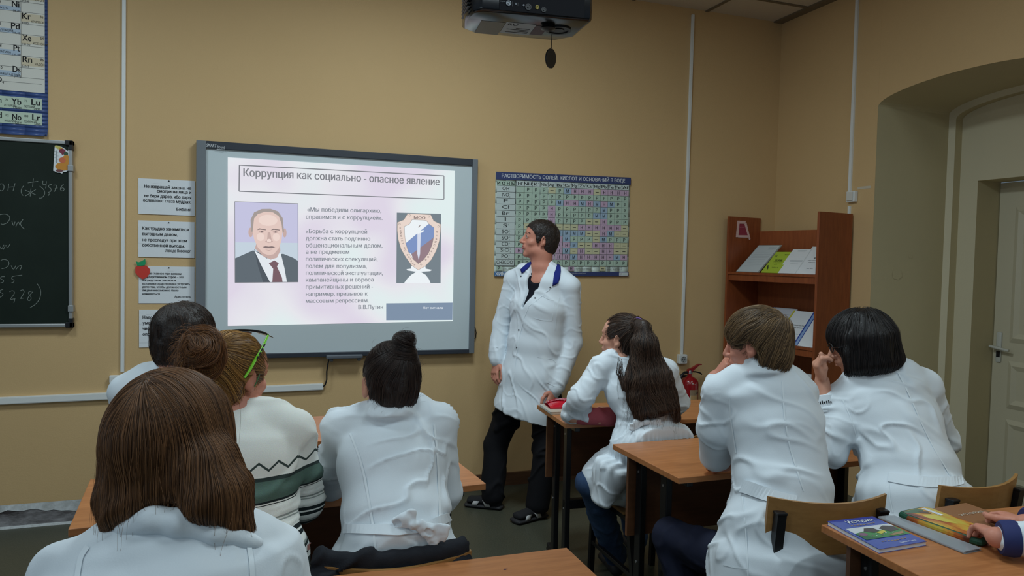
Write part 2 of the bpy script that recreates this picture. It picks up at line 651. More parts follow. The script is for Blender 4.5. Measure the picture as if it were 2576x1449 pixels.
wpart('writing_surface', M_wbs, lambda b: b.box((WB0 + .03, 4.588, WZ0 + .02), (WB1 - .03, 4.6295, WZ1 - .03)), wb)
wpart('side_rail', M_grey, lambda b: b.rbox((WB0, 4.572, WZ0), (WB0 + .052, 4.6297, WZ1), .004), wb)
wpart('side_rail', M_grey, lambda b: b.rbox((WB1 - .036, 4.572, WZ0), (WB1, 4.6297, WZ1), .004), wb)
topb = wpart('top_rail', M_wbdark, lambda b: b.rbox((WB0 + .052, 4.574, WZ1 - .042), (WB1 - .036, 4.6297, WZ1), .003), wb)
wpart('bottom_rail', M_wbdark, lambda b: b.rbox((WB0 + .052, 4.574, WZ0), (WB1 - .036, 4.6297, WZ0 + .028), .003), wb)


def _tray(b):
    x0, _ = wxy(818, 895)
    x1, _ = wxy(908, 892)
    b.rbox((x0, 4.545, WZ0 - .010), (x1, 4.625, WZ0 + .012), .005)
    for xx in (x0 + .02, x1 - .03):
        b.rbox((xx, 4.56, WZ0 - .028), (xx + .022, 4.6, WZ0 - .008), .004)


wpart('pen_tray', mat('grey_tray_plastic', (92, 98, 106), 0.5), _tray, wb)
mb = MB()
F2 = Flat((0, 4.574, 0), (1, 0, 0), (0, 0, 1), (0, -1, 0))
lx0, lz0 = wxy(519, 370, 4.574)
F2.text(mb, 'SMART', lx0, lz0 + .002, 0.019, 0.001, x1=lx0 + .055, bold=.02, shear=.2)
F2.text(mb, 'Board', lx0 + .058, lz0 - .003, 0.017, 0.001, x1=lx0 + .098)
F2.rect(mb, lx0 + .055, lz0 - .011, lx0 + .10, lz0 - .007, 0.001)
o = mb.build('lettering', mat('pale_grey_print', (196, 200, 204), .5), None, fix=False)
wparent(o, wb)
# cables of the board
mb = MB()
pts = [(829, 897), (825, 915), (822, 935), (822, 955), (818, 968), (812, 974)]
mb.tube([(*wxy(*p, 4.6)[:1], 4.600 if i < 5 else 4.612, wxy(*p, 4.6)[1]) for i, p in enumerate(pts)], 0.0045)
tag(mb.build('cable', M_dark, None, True), 'black cable hanging from the whiteboard tray to the wall duct', 'cable')
mb = MB()
mb.tube([(WB1 - .004, 4.61, 1.075), (WB1 + .012, 4.61, 1.07), (WB1 + .022, 4.612, 1.03), (WB1 + .018, 4.616, .995), (WB1 - .002, 4.618, .985)], 0.003)
tag(mb.build('cable', M_dark, None, True), 'short black cable looped at the right edge of the whiteboard', 'cable')

# ---- the projected slide (light thrown on the board)
YS = 4.5865
FS = Flat((0, YS, 0), (1, 0, 0), (0, 0, 1), (0, -1, 0))


def glow(name, rgb, s=1.0):
    return mat('slide_' + name, (0, 0, 0), 1.0, spec=0.0, emit=rgb, emit_s=s)


def c3(x, y):
    return wxy(480 + x / 2.588, 340 + y / 2.588, YS)


class Quad:
    """bilinear map of the unit square (u right, w down) on four corner points of a Flat"""

    def __init__(self, F, tl, tr, br, bl):
        self.F, self.c = F, [Vector((*q,)) if len(q) == 2 else Vector(q) for q in (tl, tr, br, bl)]

    def __call__(self, u, w):
        tl, tr, br, bl = self.c
        return (tl * (1 - u) + tr * u) * (1 - w) + (bl * (1 - u) + br * u) * w

    def poly(self, mb, pts, h, mi=0):
        self.F.poly(mb, [tuple(self(*p)) for p in pts], h, mi)

    def rect(self, mb, u0, w0, u1, w1, h, mi=0):
        self.poly(mb, [(u0, w0), (u1, w0), (u1, w1), (u0, w1)], h, mi)

    def ell(self, mb, u, w, ru, rw, h, mi=0, n=22):
        self.poly(mb, [(u + ru * math.cos(2 * PI * k / n), w + rw * math.sin(2 * PI * k / n)) for k in range(n)], h, mi)

    def path(self, mb, pts, wd, h, mi=0):
        self.F.path(mb, [tuple(self(*p)) for p in pts], wd, h, mi)

    def text(self, mb, s, u, w, cap, h, mi=0, u1=None, w1=None, **k):
        a = self(u, w)
        if u1 is not None:
            b = self(u1, w if w1 is None else w1)
            d = b - a
            self.F.text(mb, s, a.x, a.y, cap, h, mi, x1=a.x + d.length, rot=math.atan2(d.y, d.x), **k)
        else:
            self.F.text(mb, s, a.x, a.y, cap, h, mi, **k)


sl = empty('projected_slide', (0.55, YS, 1.09), 'bright projected slide with heading, portrait, quotation and shield emblem on the whiteboard', 'projected image')
M_sbg = glow('ground', (226, 230, 238))
# faint lavender / mint bands of the projected ground
nt = M_sbg.node_tree
tc = nt.nodes.new('ShaderNodeTexCoord')
wv = nt.nodes.new('ShaderNodeTexNoise')
wv.inputs['Scale'].default_value = 2.1
wv.inputs['Detail'].default_value = 1
cr = nt.nodes.new('ShaderNodeValToRGB')
cr.color_ramp.elements[0].position = .36
cr.color_ramp.elements[0].color = (*lin((222, 214, 230)), 1)
cr.color_ramp.elements[1].position = .64
cr.color_ramp.elements[1].color = (*lin((224, 238, 238)), 1)
e = cr.color_ramp.elements.new(.5)
e.color = (*lin((230, 230, 236)), 1)
nt.links.new(tc.outputs['Object'], wv.inputs['Vector'])
nt.links.new(wv.outputs['Fac'], cr.inputs[0])
nt.links.new(cr.outputs[0], nt.nodes['Principled BSDF'].inputs['Emission Color'])
mb = MB()
b0 = [wxy(573, 396, YS), wxy(1144, 430, YS), wxy(1139, 808, YS), wxy(573, 820, YS)]
FS.poly(mb, b0[::-1], 0.0003)
wparent(mb.build('slide_ground', M_sbg, None, fix=False), sl)
M_sbar = glow('bar', (128, 146, 168))
M_stext = glow('grey_text', (128, 130, 136))
M_swhite = glow('white', (236, 242, 246))
mb = MB()
FS.poly(mb, [c3(1272, 1205), c3(1703, 1203), c3(1705, 1090), c3(1272, 1095)], 0.0009)
a, b = c3(1512, 1131), c3(1640, 1131)
FS.text(mb, 'Нет сигнала', a[0], a[1], .014, .0014, 1, x1=b[0])
wparent(mb.build('no_signal_bar', [M_sbar, M_swhite], None, fix=False), sl)
mb = MB()
tb = [c3(316, 195), c3(1648, 265), c3(1648, 418), c3(314, 365)]
FS.path(mb, tb + tb[:1], 0.006, 0.0009)
a, b = c3(342, 267), c3(1620, 326)
FS.text(mb, 'Коррупция как социально - опасное явление', a[0], a[1], .044, .0011, 0, x1=b[0], bold=.016, rot=math.atan2(b[1] - a[1], b[0] - a[0]))
wparent(mb.build('heading', M_stext, None, fix=False), sl)
mb = MB()
for s, x0, x1, y0, y1 in (('«Мы победили олигархию,', 757, 1240, 496, 505), ('справимся и с коррупцией».', 748, 1248, 544, 552),
                          ('«Борьба с коррупцией', 748, 1148, 638, 641), ('должна стать подлинно', 748, 1168, 684, 687),
                          ('общенациональным делом,', 748, 1248, 730, 732), ('а не предметом', 748, 1032, 773, 773),
                          ('политических спекуляций,', 748, 1216, 819, 820), ('полем для популизма,', 748, 1146, 865, 866),
                          ('политической эксплуатации,', 748, 1250, 910, 911), ('кампанейщины и вброса', 748, 1190, 955, 953),
                          ('примитивных решений -', 748, 1186, 1000, 998), ('например, призывов к', 748, 1152, 1047, 1044),
                          ('массовым репрессиям.', 748, 1158, 1092, 1088), ('В.В.Путин', 1090, 1252, 1132, 1130)):
    a, b = c3(x0, y0), c3(x1, y1)
    FS.text(mb, s, a[0], a[1], .0245, .0011, 0, x1=b[0], bold=.014, rot=math.atan2(b[1] - a[1], b[0] - a[0]))
wparent(mb.build('quotation', glow('quote_text', (136, 142, 150)), None, fix=False), sl)
# portrait of a man in a dark suit
Q = Quad(FS, c3(286, 433), c3(697, 446), c3(698, 956), c3(288, 960))
PM = [glow('portrait_sky', (196, 196, 224)), glow('portrait_low', (196, 210, 222)), glow('suit', (98, 108, 116)), glow('shirt', (226, 232, 238)),
      glow('tie', (122, 96, 104)), glow('skin', (226, 200, 192)), glow('skin_shade', (198, 172, 166)), glow('hair_grey', (166, 156, 152)), glow('feature', (132, 116, 116)), glow('skin_light', (236, 214, 206)), M_stext, glow('suit_dark', (82, 90, 98))]
mb = MB()
Q.rect(mb, 0, 0, 1, .5, .0006, 0)
Q.rect(mb, 0, .5, 1, 1, .0006, 1)
Q.poly(mb, [(0, 1), (0, .70), (.10, .665), (.28, .60), (.55, .66), (.76, .64), (.92, .69), (1, .73), (1, 1)], .0009, 2)
Q.poly(mb, [(.30, .58), (.46, .78), (.62, 1), (.44, 1), (.36, .80)], .0011, 11)
Q.poly(mb, [(.30, .60), (.42, .80), (.55, 1), (.82, 1), (.78, .82), (.72, .63), (.50, .70)], .0012, 3)
Q.poly(mb, [(.53, .76), (.62, .725), (.69, .76), (.66, .80), (.74, .94), (.75, 1), (.585, 1), (.60, .83)], .0015, 4)
Q.poly(mb, [(.34, .50), (.31, .575), (.44, .67), (.56, .715), (.66, .69), (.715, .60), (.70, .48)], .0014, 6)
Q.ell(mb, .245, .375, .035, .06, .0014, 6)
Q.ell(mb, .785, .375, .03, .058, .0014, 6)
Q.poly(mb, [(.25, .36), (.245, .22), (.30, .125), (.42, .08), (.56, .075), (.68, .105), (.755, .19), (.775, .36), (.70, .40), (.33, .40)], .0015, 7)
Q.poly(mb, [(.285, .30), (.30, .20), (.36, .145), (.47, .115), (.60, .12), (.69, .165), (.735, .26), (.75, .36), (.735, .47), (.69, .57), (.61, .645), (.53, .66), (.44, .635), (.355, .56), (.30, .46), (.275, .37)], .0018, 5)
Q.ell(mb, .52, .22, .15, .07, .0020, 9)
Q.ell(mb, .40, .43, .06, .05, .0020, 9)
Q.ell(mb, .65, .43, .055, .05, .0020, 9)
for u, s in ((.415, 1), (.635, 1)):
    Q.poly(mb, [(u - .075, .345), (u - .03, .322), (u + .07, .335), (u + .07, .345), (u - .02, .338)], .0022, 8)
    Q.ell(mb, u, .366, .045, .013, .0021, 6)
    Q.ell(mb, u + .005, .366, .017, .011, .0023, 8)
Q.poly(mb, [(.515, .37), (.555, .37), (.575, .46), (.60, .49), (.53, .505), (.47, .49), (.505, .46)], .0021, 6)
Q.ell(mb, .535, .475, .035, .022, .0023, 9)
Q.poly(mb, [(.43, .555), (.48, .545), (.53, .55), (.58, .545), (.635, .555), (.58, .57), (.48, .57)], .0022, 8)
Q.poly(mb, [(.46, .585), (.53, .595), (.60, .585), (.53, .605)], .0022, 6)
Q.path(mb, [(0, 0), (1, 0), (1, 1), (0, 1), (0, 0)], .003, .0024, 10)
wparent(mb.build('portrait', PM, None, fix=False), sl)
# shield emblem
Q = Quad(FS, c3(1341, 504), c3(1629, 512), c3(1626, 964), c3(1338, 964))
EM = [glow('emblem_ground', (120, 132, 140)), glow('emblem_rim', (232, 214, 204)), M_swhite, glow('flag_blue', (128, 150, 196)), glow('flag_red', (150, 128, 136)),
      glow('emblem_ink', (134, 120, 118)), glow('emblem_pale', (214, 220, 236)), glow('rim_line', (150, 142, 136))]
mb = MB()


def ex(x, y):   # crop px of the emblem picture -> unit square
    return (x - 135) / 800.0, (y - 105) / 1290.0


Q.rect(mb, 0, 0, 1, 1, .0006, 0)
Q.poly(mb, [ex(*p) for p in ((270, 1395), (330, 1310), (400, 1240), (490, 1185), (330, 1160), (315, 1135), (400, 1125), (400, 1075), (655, 1085), (660, 1125), (780, 1148), (740, 1172), (570, 1185), (660, 1240), (720, 1320), (752, 1395))], .0009, 2)
rim = [(330, 118), (745, 128), (800, 240), (930, 300), (925, 440), (905, 610), (850, 790), (760, 960), (650, 1080), (525, 1150), (410, 1070), (300, 920), (215, 770), (165, 600), (145, 430), (145, 285), (260, 235)]
Q.poly(mb, [ex(*p) for p in rim], .0012, 1)
Q.path(mb, [ex(*p) for p in rim + rim[:1]], .002, .0014, 7)
inn = [(410, 225), (665, 235), (715, 300), (805, 365), (805, 520), (775, 680), (710, 840), (620, 960), (525, 1035), (430, 950), (345, 820), (295, 660), (275, 500), (270, 355), (360, 310)]
Q.poly(mb, [ex(*p) for p in inn], .0013, 2)
Q.poly(mb, [ex(*p) for p in ((296, 660), (700, 305), (715, 300), (805, 365), (805, 520), (800, 550), (400, 860), (345, 820))], .0015, 3)
Q.poly(mb, [ex(*p) for p in ((400, 860), (800, 550), (775, 680), (710, 840), (620, 960), (525, 1035), (430, 950))], .0015, 4)
Q.path(mb, [ex(*p) for p in inn + inn[:1]], .002, .0017, 7)
Q.poly(mb, [ex(*p) for p in ((505, 480), (565, 470), (556, 850), (532, 970), (505, 850))], .0018, 6)
Q.poly(mb, [ex(*p) for p in ((470, 470), (610, 410), (628, 425), (600, 455), (520, 485))], .0019, 2)
Q.poly(mb, [ex(*p) for p in ((515, 360), (555, 320), (560, 330), (530, 370))], .0019, 5)
for p in ((365, 150), (712, 163), (186, 315), (888, 340)):
    u, w = ex(*p)
    Q.ell(mb, u, w, .022, .014, .0016, 7)
    Q.ell(mb, u, w, .014, .009, .0018, 1)
u, w = ex(440, 210)
u1, _ = ex(648, 210)
Q.text(mb, 'МОО', u, w, .016, .0018, 5, u1=u1, bold=.02)


def along(s, pts, cap, mi):
    """letters of s spaced along a polyline of emblem px; tops to the left of travel"""
    P2 = [Q(*ex(*p)) for p in pts]
    seg = [(b - a).length for a, b in zip(P2[:-1], P2[1:])]
    tot = sum(seg)
    for i, ch in enumerate(s):
        d = tot * (i + .1) / len(s)
        k = 0
        while k < len(seg) - 1 and d > seg[k]:
            d -= seg[k]
            k += 1
        dr = (P2[k + 1] - P2[k]).normalized()
        q = P2[k] + dr * d
        FS.text(mb, ch, q.x, q.y, cap, .0018, mi, rot=math.atan2(dr.y, dr.x), bold=.015)


along('КОМИТЕТ ПО БОРЬБЕ', [(178, 375), (205, 560), (240, 720), (320, 890), (410, 1030), (470, 1090)], .0105, 5)
along('С КОРРУПЦИЕЙ', [(570, 1075), (640, 1010), (740, 890), (820, 740), (870, 560), (885, 400)], .0115, 5)
wparent(mb.build('emblem', EM, None, fix=False), sl)

# ---- four quotation sheets
SH = [('Bible', (348, 448, 491, 457), (348, 541, 490, 543), 'white quotation sheet, topmost of the four left of the whiteboard'),
      ('', (348, 554, 491, 556), (349, 647, 489, 649), 'white quotation sheet second from the top, without any sticker'),
      ('', (349, 669, 491, 669), (349, 761, 489, 763), 'white quotation sheet with the red paper strawberry on its corner'),
      ('', (350, 779, 491, 780), (350, 870, 489, 872), 'white quotation sheet lowest of the column, half hidden by a seated head')]
TX = [[('Не извращай закона, не', 363, 481, 472, 0), ('смотри на лица и', 395, 481, 484, 0), ('не бери даров, ибо дары', 363, 481, 495.5, 0), ('ослепляют глаза мудрых.', 360, 481, 507, 0), ('Библия', 444, 481, 530, 0)],
      [('Как трудно заниматься', 358, 475, 577.5, 0), ('выгодным делом,', 358, 447, 591.5, 0), ('не преследуя при этом', 358, 470, 606.5, 0), ('собственной выгоды.', 358, 465, 620, 0), ('Люк де Вовенарг', 416, 480, 634, 0)],
      [('Самое главное при всяком', 358, 456, 690, 1), ('государственном строе – это', 358, 462, 698.5, 1), ('посредством законов и', 358, 442, 707, 1), ('остального распорядка устроить', 358, 478, 716, 1), ('дело так, чтобы должностным', 358, 469, 724, 1), ('лицам невозможно было', 358, 449, 732.5, 1), ('наживаться', 358, 402, 741.5, 1), ('Аристотель', 439, 480, 749, 1)],
      [('Надо быть всегда', 359, 446, 802, 0), ('умственно', 359, 412, 816, 0), ('чистым и', 359, 405, 830, 0), ('опрятным', 359, 409, 844, 0)]]
for i, (_, tq, bq, lab) in enumerate(SH):
    yy = 4.626
    x0, z1 = wxy(tq[0], tq[1], yy)
    x1, z0 = wxy(bq[2], bq[3], yy)
    t = empty('quotation_sheet', ((x0 + x1) / 2, 4.63, z0), lab, 'paper sheet', 'quotation sheets beside the whiteboard')
    mb = MB()
    n = 8
    bow = 0.0003
    for a in range(n):
        for b in range(n):
            q = []
            for da, db in ((0, 0), (1, 0), (1, 1), (0, 1)):
                u, w = (a + da) / n, (b + db) / n
                q.append((x0 + (x1 - x0) * u, yy - bow * u * (1 - w) ** 2, z0 + (z1 - z0) * w))
            mb.add(q, [(0, 1, 2, 3)])
    o = mb.build('paper', M_paper, None)
    sd = o.modifiers.new('thickness', 'SOLIDIFY')
    sd.thickness = 0.0008
    wparent(o, t)
    mb = MB()
    for s, p0, p1, yb, small in TX[i]:
        xa, za = wxy(p0, yb, yy)
        xb, zb = wxy(p1, yb + (1 if i == 0 else .5), yy)
        Flat((0, yy - .0013, 0), (1, 0, 0), (0, 0, 1), (0, -1, 0)).text(mb, s, xa, za, .0118 if small else .0172, 0.0002, 0, x1=xb, bold=.016)
    wparent(mb.build('lettering', M_ink, None, fix=False), t)
    mb = MB()
    mb.lathe([(0.004, 0), (0.003, .004)], ((x0 + x1) / 2 + .01, yy - .001, z1 - .008), 10, 0, Matrix.Rotation(PI / 2, 3, 'X'))
    wparent(mb.build('pin', M_dark, None), t)
# paper strawberry
sxx, szz = wxy(358, 682, 4.62)
t = empty('paper_strawberry', (sxx, 4.62, szz), 'red cut-out paper strawberry with green leaf stuck on the third quotation sheet', 'paper cut-out')
FB = Flat((sxx, 4.622, szz), (1, 0, 0), (0, 0, 1), (0, -1, 0))
mb = MB()
k = 1 / 398.0
mb.prism([FB.p(x * k, z * k) for x, z in ((-14, 8), (-8, 13), (0, 14), (9, 12), (15, 5), (15, -4), (11, -12), (4, -17), (0, -18), (-8, -12), (-14, -4))], (0, -.004, 0))
wparent(mb.build('berry', mat('red_card', (205, 58, 46), .7), None), t)
mb = MB()
mb.prism([FB.p(x * k, z * k, .004) for x, z in ((-13, 22), (-7, 20), (0, 23), (6, 28), (7, 18), (5, 13), (-2, 12), (-10, 12))], (0, -.003, 0))
wparent(mb.build('leaf', mat('green_card', (20, 150, 96), .7), None), t)

# ---- chalkboard
M_chalkb = mat('dark_green_chalkboard', (20, 32, 25), 0.65, noise=(3, (30, 42, 35), .6), spec=.25)
M_alu = mat('aluminium_profile', (170, 172, 172), 0.35, metal=.5)
BX1, BZ0, BZ1 = -0.917, 1.094, 2.107
cb = empty('chalkboard', (-1.9, 4.63, BZ0), 'dark green chalkboard with aluminium frame and chalk formulas', 'chalkboard')
wpart('writing_surface', M_chalkb, lambda b: b.box((-2.9, 4.60, BZ0 + .01), (BX1 - .01, 4.628, BZ1 - .01)), cb)


def _fr(b):
    b.rbox((-2.9, 4.592, BZ1 - .02), (BX1 - .03, 4.629, BZ1), .004)
    b.rbox((-2.9, 4.592, BZ0), (BX1 - .03, 4.629, BZ0 + .02), .004)
    b.rbox((BX1 - .018, 4.592, BZ0 + .03), (BX1, 4.629, BZ1 - .03), .004)


wpart('frame', M_alu, _fr, cb)
for z0 in (BZ0 - .003, BZ1 - .05):
    def _cc(b, z0=z0):
        b.rbox((BX1 - .034, 4.588, z0 if z0 < 1.5 else z0 + .025), (BX1 + .004, 4.6295, z0 + .053 if z0 > 1.5 else z0 + .03), .004)
        b.rbox((BX1 - .016, 4.588, z0), (BX1 + .004, 4.6295, z0 + .053), .004)
    wpart('corner_cap', M_dark, _cc, cb)
for pz in (425, 775):
    def _cl(b, pz=pz):
        zz = wxy(182, pz)[1]
        b.rbox((BX1 - .02, 4.585, zz - .017), (BX1 + .006, 4.6295, zz + .017), .002)
    wpart('hinge_clip', M_alu, _cl, cb)
mb = MB()
FC = Flat((0, 4.5995, 0), (1, 0, 0), (0, 0, 1), (0, -1, 0))
CH = [[(2, 462), (8, 463), (11, 470), (8, 479), (2, 481), (-4, 474), (-2, 465), (2, 462)], [(22, 462), (20, 480)], [(22, 471), (34, 470)], [(38, 461), (33, 480)],
      [(60, 467), (54, 474), (53, 485), (58, 492)], [(63, 478), (90, 490)], [(90, 477), (64, 493)], [(78, 474), (76, 494)],
      [(70, 460), (96, 456)], [(84, 449), (82, 470)], [(100, 468), (112, 478), (113, 490), (104, 499), (98, 498)],
      [(108, 455), (107, 465), (117, 464)], [(117, 456), (115, 474)], [(130, 464), (123, 465), (122, 471), (129, 474), (128, 482), (121, 484)], [(124, 487), (122, 492)],
      [(134, 466), (145, 465), (137, 482)], [(138, 474), (145, 473)], [(160, 463), (152, 472), (152, 479), (158, 481), (163, 476), (158, 472), (153, 474)],
      [(0, 540), (10, 538), (20, 540), (26, 548), (20, 560), (8, 565), (2, 563)], [(30, 556), (34, 570), (38, 558)], [(40, 570), (46, 556), (50, 566)], [(58, 552), (50, 562), (56, 572), (62, 576)],
      [(-2, 618), (4, 628), (10, 616)], [(8, 628), (16, 614), (18, 626), (26, 613)],
      [(2, 655), (10, 652), (20, 655), (24, 664), (16, 674), (4, 676)], [(28, 668), (34, 680), (40, 668)], [(40, 678), (48, 668), (56, 668), (50, 680)],
      [(12, 696), (2, 696), (1, 702), (9, 704), (9, 710), (1, 712)], [(40, 694), (30, 696), (29, 702), (36, 704), (35, 710), (28, 712)], [(40, 694), (56, 692)],
      [(8, 728), (0, 730), (0, 736), (8, 738), (7, 744), (0, 748)], [(24, 734), (32, 730), (38, 736), (30, 748), (24, 754), (36, 752)], [(38, 750), (35, 762)],
      [(50, 732), (58, 728), (62, 734), (54, 748), (50, 752), (60, 750)], [(80, 732), (70, 735), (74, 742), (80, 750), (74, 758), (68, 753), (74, 744), (82, 734)], [(94, 714), (103, 728), (102, 748), (92, 764), (76, 774)]]
def chaikin(st, n=2):
    for _ in range(n):
        if len(st) < 3:
            break
        o = [st[0]]
        for a, b in zip(st[:-1], st[1:]):
            o += [(a[0] * .75 + b[0] * .25, a[1] * .75 + b[1] * .25), (a[0] * .25 + b[0] * .75, a[1] * .25 + b[1] * .75)]
        st = o + [st[-1]]
    return st


for st in CH:
    FC.path(mb, [wxy(*p, 4.5995) for p in chaikin(st)], 0.0027, 0.0006)
wparent(mb.build('chalk_writing', mat('chalk', (132, 140, 134), .9), None, fix=False), cb)
# fruit shaped thermometer card on its corner


def tw(x, y):
    return wxy(100 + x / 14.49, 350 + y / 14.49, 4.597)


ox, oz = tw(800, 800)
t = empty('thermometer_card', (ox, 4.597, oz - .04), 'die-cut fruit picture thermometer card on the top right corner of the chalkboard', 'thermometer')
mb = MB()
out = [(550, 265), (700, 265), (800, 285), (930, 360), (1000, 430), (1090, 410), (1150, 480), (1140, 620), (1100, 700), (1110, 820), (1060, 930), (1100, 1020), (1060, 1130), (960, 1200), (860, 1190), (820, 1260), (740, 1225), (640, 1225), (540, 1170), (495, 1160)]
mb.prism([(a, 4.598, b) for a, b in [tw(*p) for p in out]], (0, -.004, 0))
wparent(mb.build('card', M_paper, None), t)
FT = Flat((0, 4.5938, 0), (1, 0, 0), (0, 0, 1), (0, -1, 0))
mb = MB()


def fe(x, y, rx, ry, mi, h=.0004, rot=0):
    a, b = tw(x, y)
    FT.disc(mb, a, b, rx / 14.49 / 398, ry / 14.49 / 398, h + x * 2e-7 + y * 1.3e-7, mi, 18, rot)


fe(690, 310, 110, 50, 0, .0004, -.4)
fe(780, 370, 60, 55, 1)
fe(830, 440, 90, 75, 2, .0006)
fe(840, 520, 35, 50, 2, .0006)
fe(960, 540, 60, 70, 3, .0006)
fe(1080, 500, 60, 80, 6, .0004)
fe(960, 770, 120, 160, 4, .0006, -.2)
fe(830, 770, 95, 85, 5, .0008)
fe(840, 1010, 200, 120, 4, .001)
fe(730, 960, 90, 80, 1, .0009)
fe(720, 1150, 100, 40, 7, .0012)
for k in range(7):
    a, b = tw(560 + (k % 2) * 110, 440 + k * 60)
    FT.rect(mb, a - .003, b - .0008, a + .003, b + .0008, .0004, 8)
a, b = tw(620, 650)
FT.rect(mb, a - .003, b - .034, a + .003, b + .034, .0005, 8)
wparent(mb.build('fruit_print', [mat('print_yellow', (206, 196, 110), .7), mat('print_amber', (200, 150, 60), .7), mat('print_grape', (128, 48, 66), .7), mat('print_leaf', (60, 84, 62), .7), mat('print_orange', (206, 140, 52), .7), mat('print_peach', (206, 110, 72), .7), mat('print_petal', (214, 220, 222), .7), mat('print_plum', (120, 74, 76), .7), mat('print_grey', (150, 160, 164), .7)], None, fix=False), t)

# ---- periodic table poster
M_pblue = mat('poster_blue', (64, 86, 140), .35)
px1 = -1.038
t = empty('periodic_table_poster', (-1.6, 4.63, 2.125), 'periodic table wall poster with blue border above the chalkboard', 'poster')
mb = MB()
n = 12
for a in range(n):
    u0, u1 = -2.3 + (px1 + 2.3) * a / n, -2.3 + (px1 + 2.3) * (a + 1) / n
    for b in range(50):
        z0, z1 = 2.125 + 1.05 * b / 50, 2.125 + 1.05 * (b + 1) / 50

        def yy(z):
            return 4.624 - .016 * max(0, 1 - (z - 2.125) / .055) ** 2
        mb.add([(u0, yy(z0), z0), (u1, yy(z0), z0), (u1, yy(z1), z1), (u0, yy(z1), z1)], [(0, 1, 2, 3)])
o = mb.build('sheet', M_pblue, None, True)
o.modifiers.new('thickness', 'SOLIDIFY').thickness = .001
wparent(o, t)
mb = MB()
FP_ = Flat((0, 4.6215, 0), (1, 0, 0), (0, 0, 1), (0, -1, 0))
PMAT = [mat('table_cream', (214, 212, 202), .45), mat('table_blue', (168, 186, 204), .45), mat('table_beige', (206, 192, 162), .45), mat('table_green', (190, 206, 186), .45), M_ink, mat('rule_line', (120, 120, 116), .6)]


def pp(x, y):
    return wxy(x, y, 4.6215)


def prect(x0, y0, x1, y1, mi, h):
    a, b = pp(x0, y0), pp(x1, y1)
    FP_.rect(mb, a[0], b[1], b[0], a[1], h, mi)


a = pp(113, 235)
FP_.rect(mb, -2.25, a[1], a[0], 3.13, .0005, 0)
rows = [(-22, 5), (5, 30), (33, 60), (62, 86), (88, 115), (116, 141), (143, 170), (170, 195)]
for i, (y0, y1) in enumerate(rows):
    if i % 2 == 0:
        prect(53, y0, 112, y1, 2, .0008)
    else:
        prect(-60, y0, 52, y1, 1, .0008)
    za = pp(52, y1)[1]
    FP_.rect(mb, -2.2, za, pp(112, y1)[0], za + .002, .001, 5)
for xx in (52.5, -8):
    a, b = pp(xx, -30), pp(xx, 195)
    FP_.rect(mb, a[0] - .001, b[1], a[0] + .001, a[1], .001, 5)
for y in (213,):
    a = pp(105, y)
    FP_.rect(mb, -2.2, a[1], a[0], a[1] + .002, .001, 5)
for s, x0, x1, y, c in (('Ni', 30, 49, 17, .033), ('Pd', 28, 50, 72, .033), ('Pt', 34, 51, 128, .033), ('Ds', 32, 52, 181, .033), ('Kr', 55, 79, 47, .033), ('Xe', 56, 79, 102, .033), ('Rn', 57, 81, 156, .033),
                        ('НИКЕЛЬ', -8, 21, 20, .010), ('58,70', 33, 50, 29, .010), ('ПАЛЛАДИЙ', -8, 33, 76, .011), ('106,42', 31, 51, 84, .010), ('ПЛАТИНА', -8, 28, 131, .011), ('195,08', 31, 52, 139, .010),
                        ('ДАРМШТАДТИЙ', -12, 49, 186, .010), ('[281]', 36, 52, 193, .010), ('КРИПТОН', 79, 111, 57, .011), ('83,80', 55, 72, 59, .010), ('36', 101, 109, 46, .015), ('КСЕНОН', 84, 112, 112, .011), ('131,30', 57, 76, 113, .010), ('54', 102, 110, 100, .015),
                        ('РАДОН', 88, 112, 165, .013), ('[222]', 56, 72, 167, .010), ('86', 102, 110, 154, .015), ('28', -6, 2, 7, .015), ('46', -6, 3, 62, .015), ('78', -6, 4, 117, .015), ('110', -6, 6, 172, .015), ('АРГОН', 87, 110, 3, .012), ('39,948', 55, 74, 4, .010),
                        ('O', -10, 5, 205, .026), ('4', 6, 10, 210, .012)):
    a, b = pp(x0, y), pp(x1, y + (x1 - x0) * .07)
    FP_.text(mb, s, a[0], a[1], c, .0014, 4, x1=b[0], bold=.012 if c > .02 else 0)
for y0, y1, tx in ((250, 278, (('m', -6, 4, 258), ('70', 14, 20, 253), ('Yb', 29, 54, 262), ('ИТТЕРБИЙ', 11, 41, 267), ('173,04', 34, 54, 273), ('71', 62, 67, 256), ('Lu', 79, 101, 264), ('ЛЮТЕЦИЙ', 60, 87, 270), ('174,97', 83, 101, 276))),
                   (287, 316, (('d', -6, 5, 296), ('102', 13, 22, 292), ('No', 31, 54, 301), ('НОБЕЛИЙ', 12, 39, 306), ('[259]', 39, 55, 311), ('103', 61, 71, 294), ('Lr', 81, 102, 302), ('ЛОУРЕНСИЙ', 60, 93, 308), ('[260]', 87, 102, 314)))):
    a, b = pp(105.5, y0 - 1), pp(105.5, y1)
    FP_.rect(mb, -2.2, b[1], a[0], a[1], .0008, 3)
    for s, x0, x1, y in tx:
        a, b = pp(x0, y), pp(x1, y)
        big = len(s) <= 2 and not s.isdigit()
        FP_.text(mb, s, a[0], a[1], .032 if big else .011, .0014, 4, x1=b[0], bold=.012 if big else 0)
wparent(mb.build('table_print', PMAT, None, fix=False), t)
for py_, yy_ in ((340, 4.607), (112, 4.622)):
    a = pp(117, py_)
    mb = MB()
    mb.lathe([(0.004, 0), (0.003, .004)], (a[0], yy_, a[1]), 10, 0, Matrix.Rotation(PI / 2, 3, 'X'))
    wparent(mb.build('pin', M_dark, None), t)

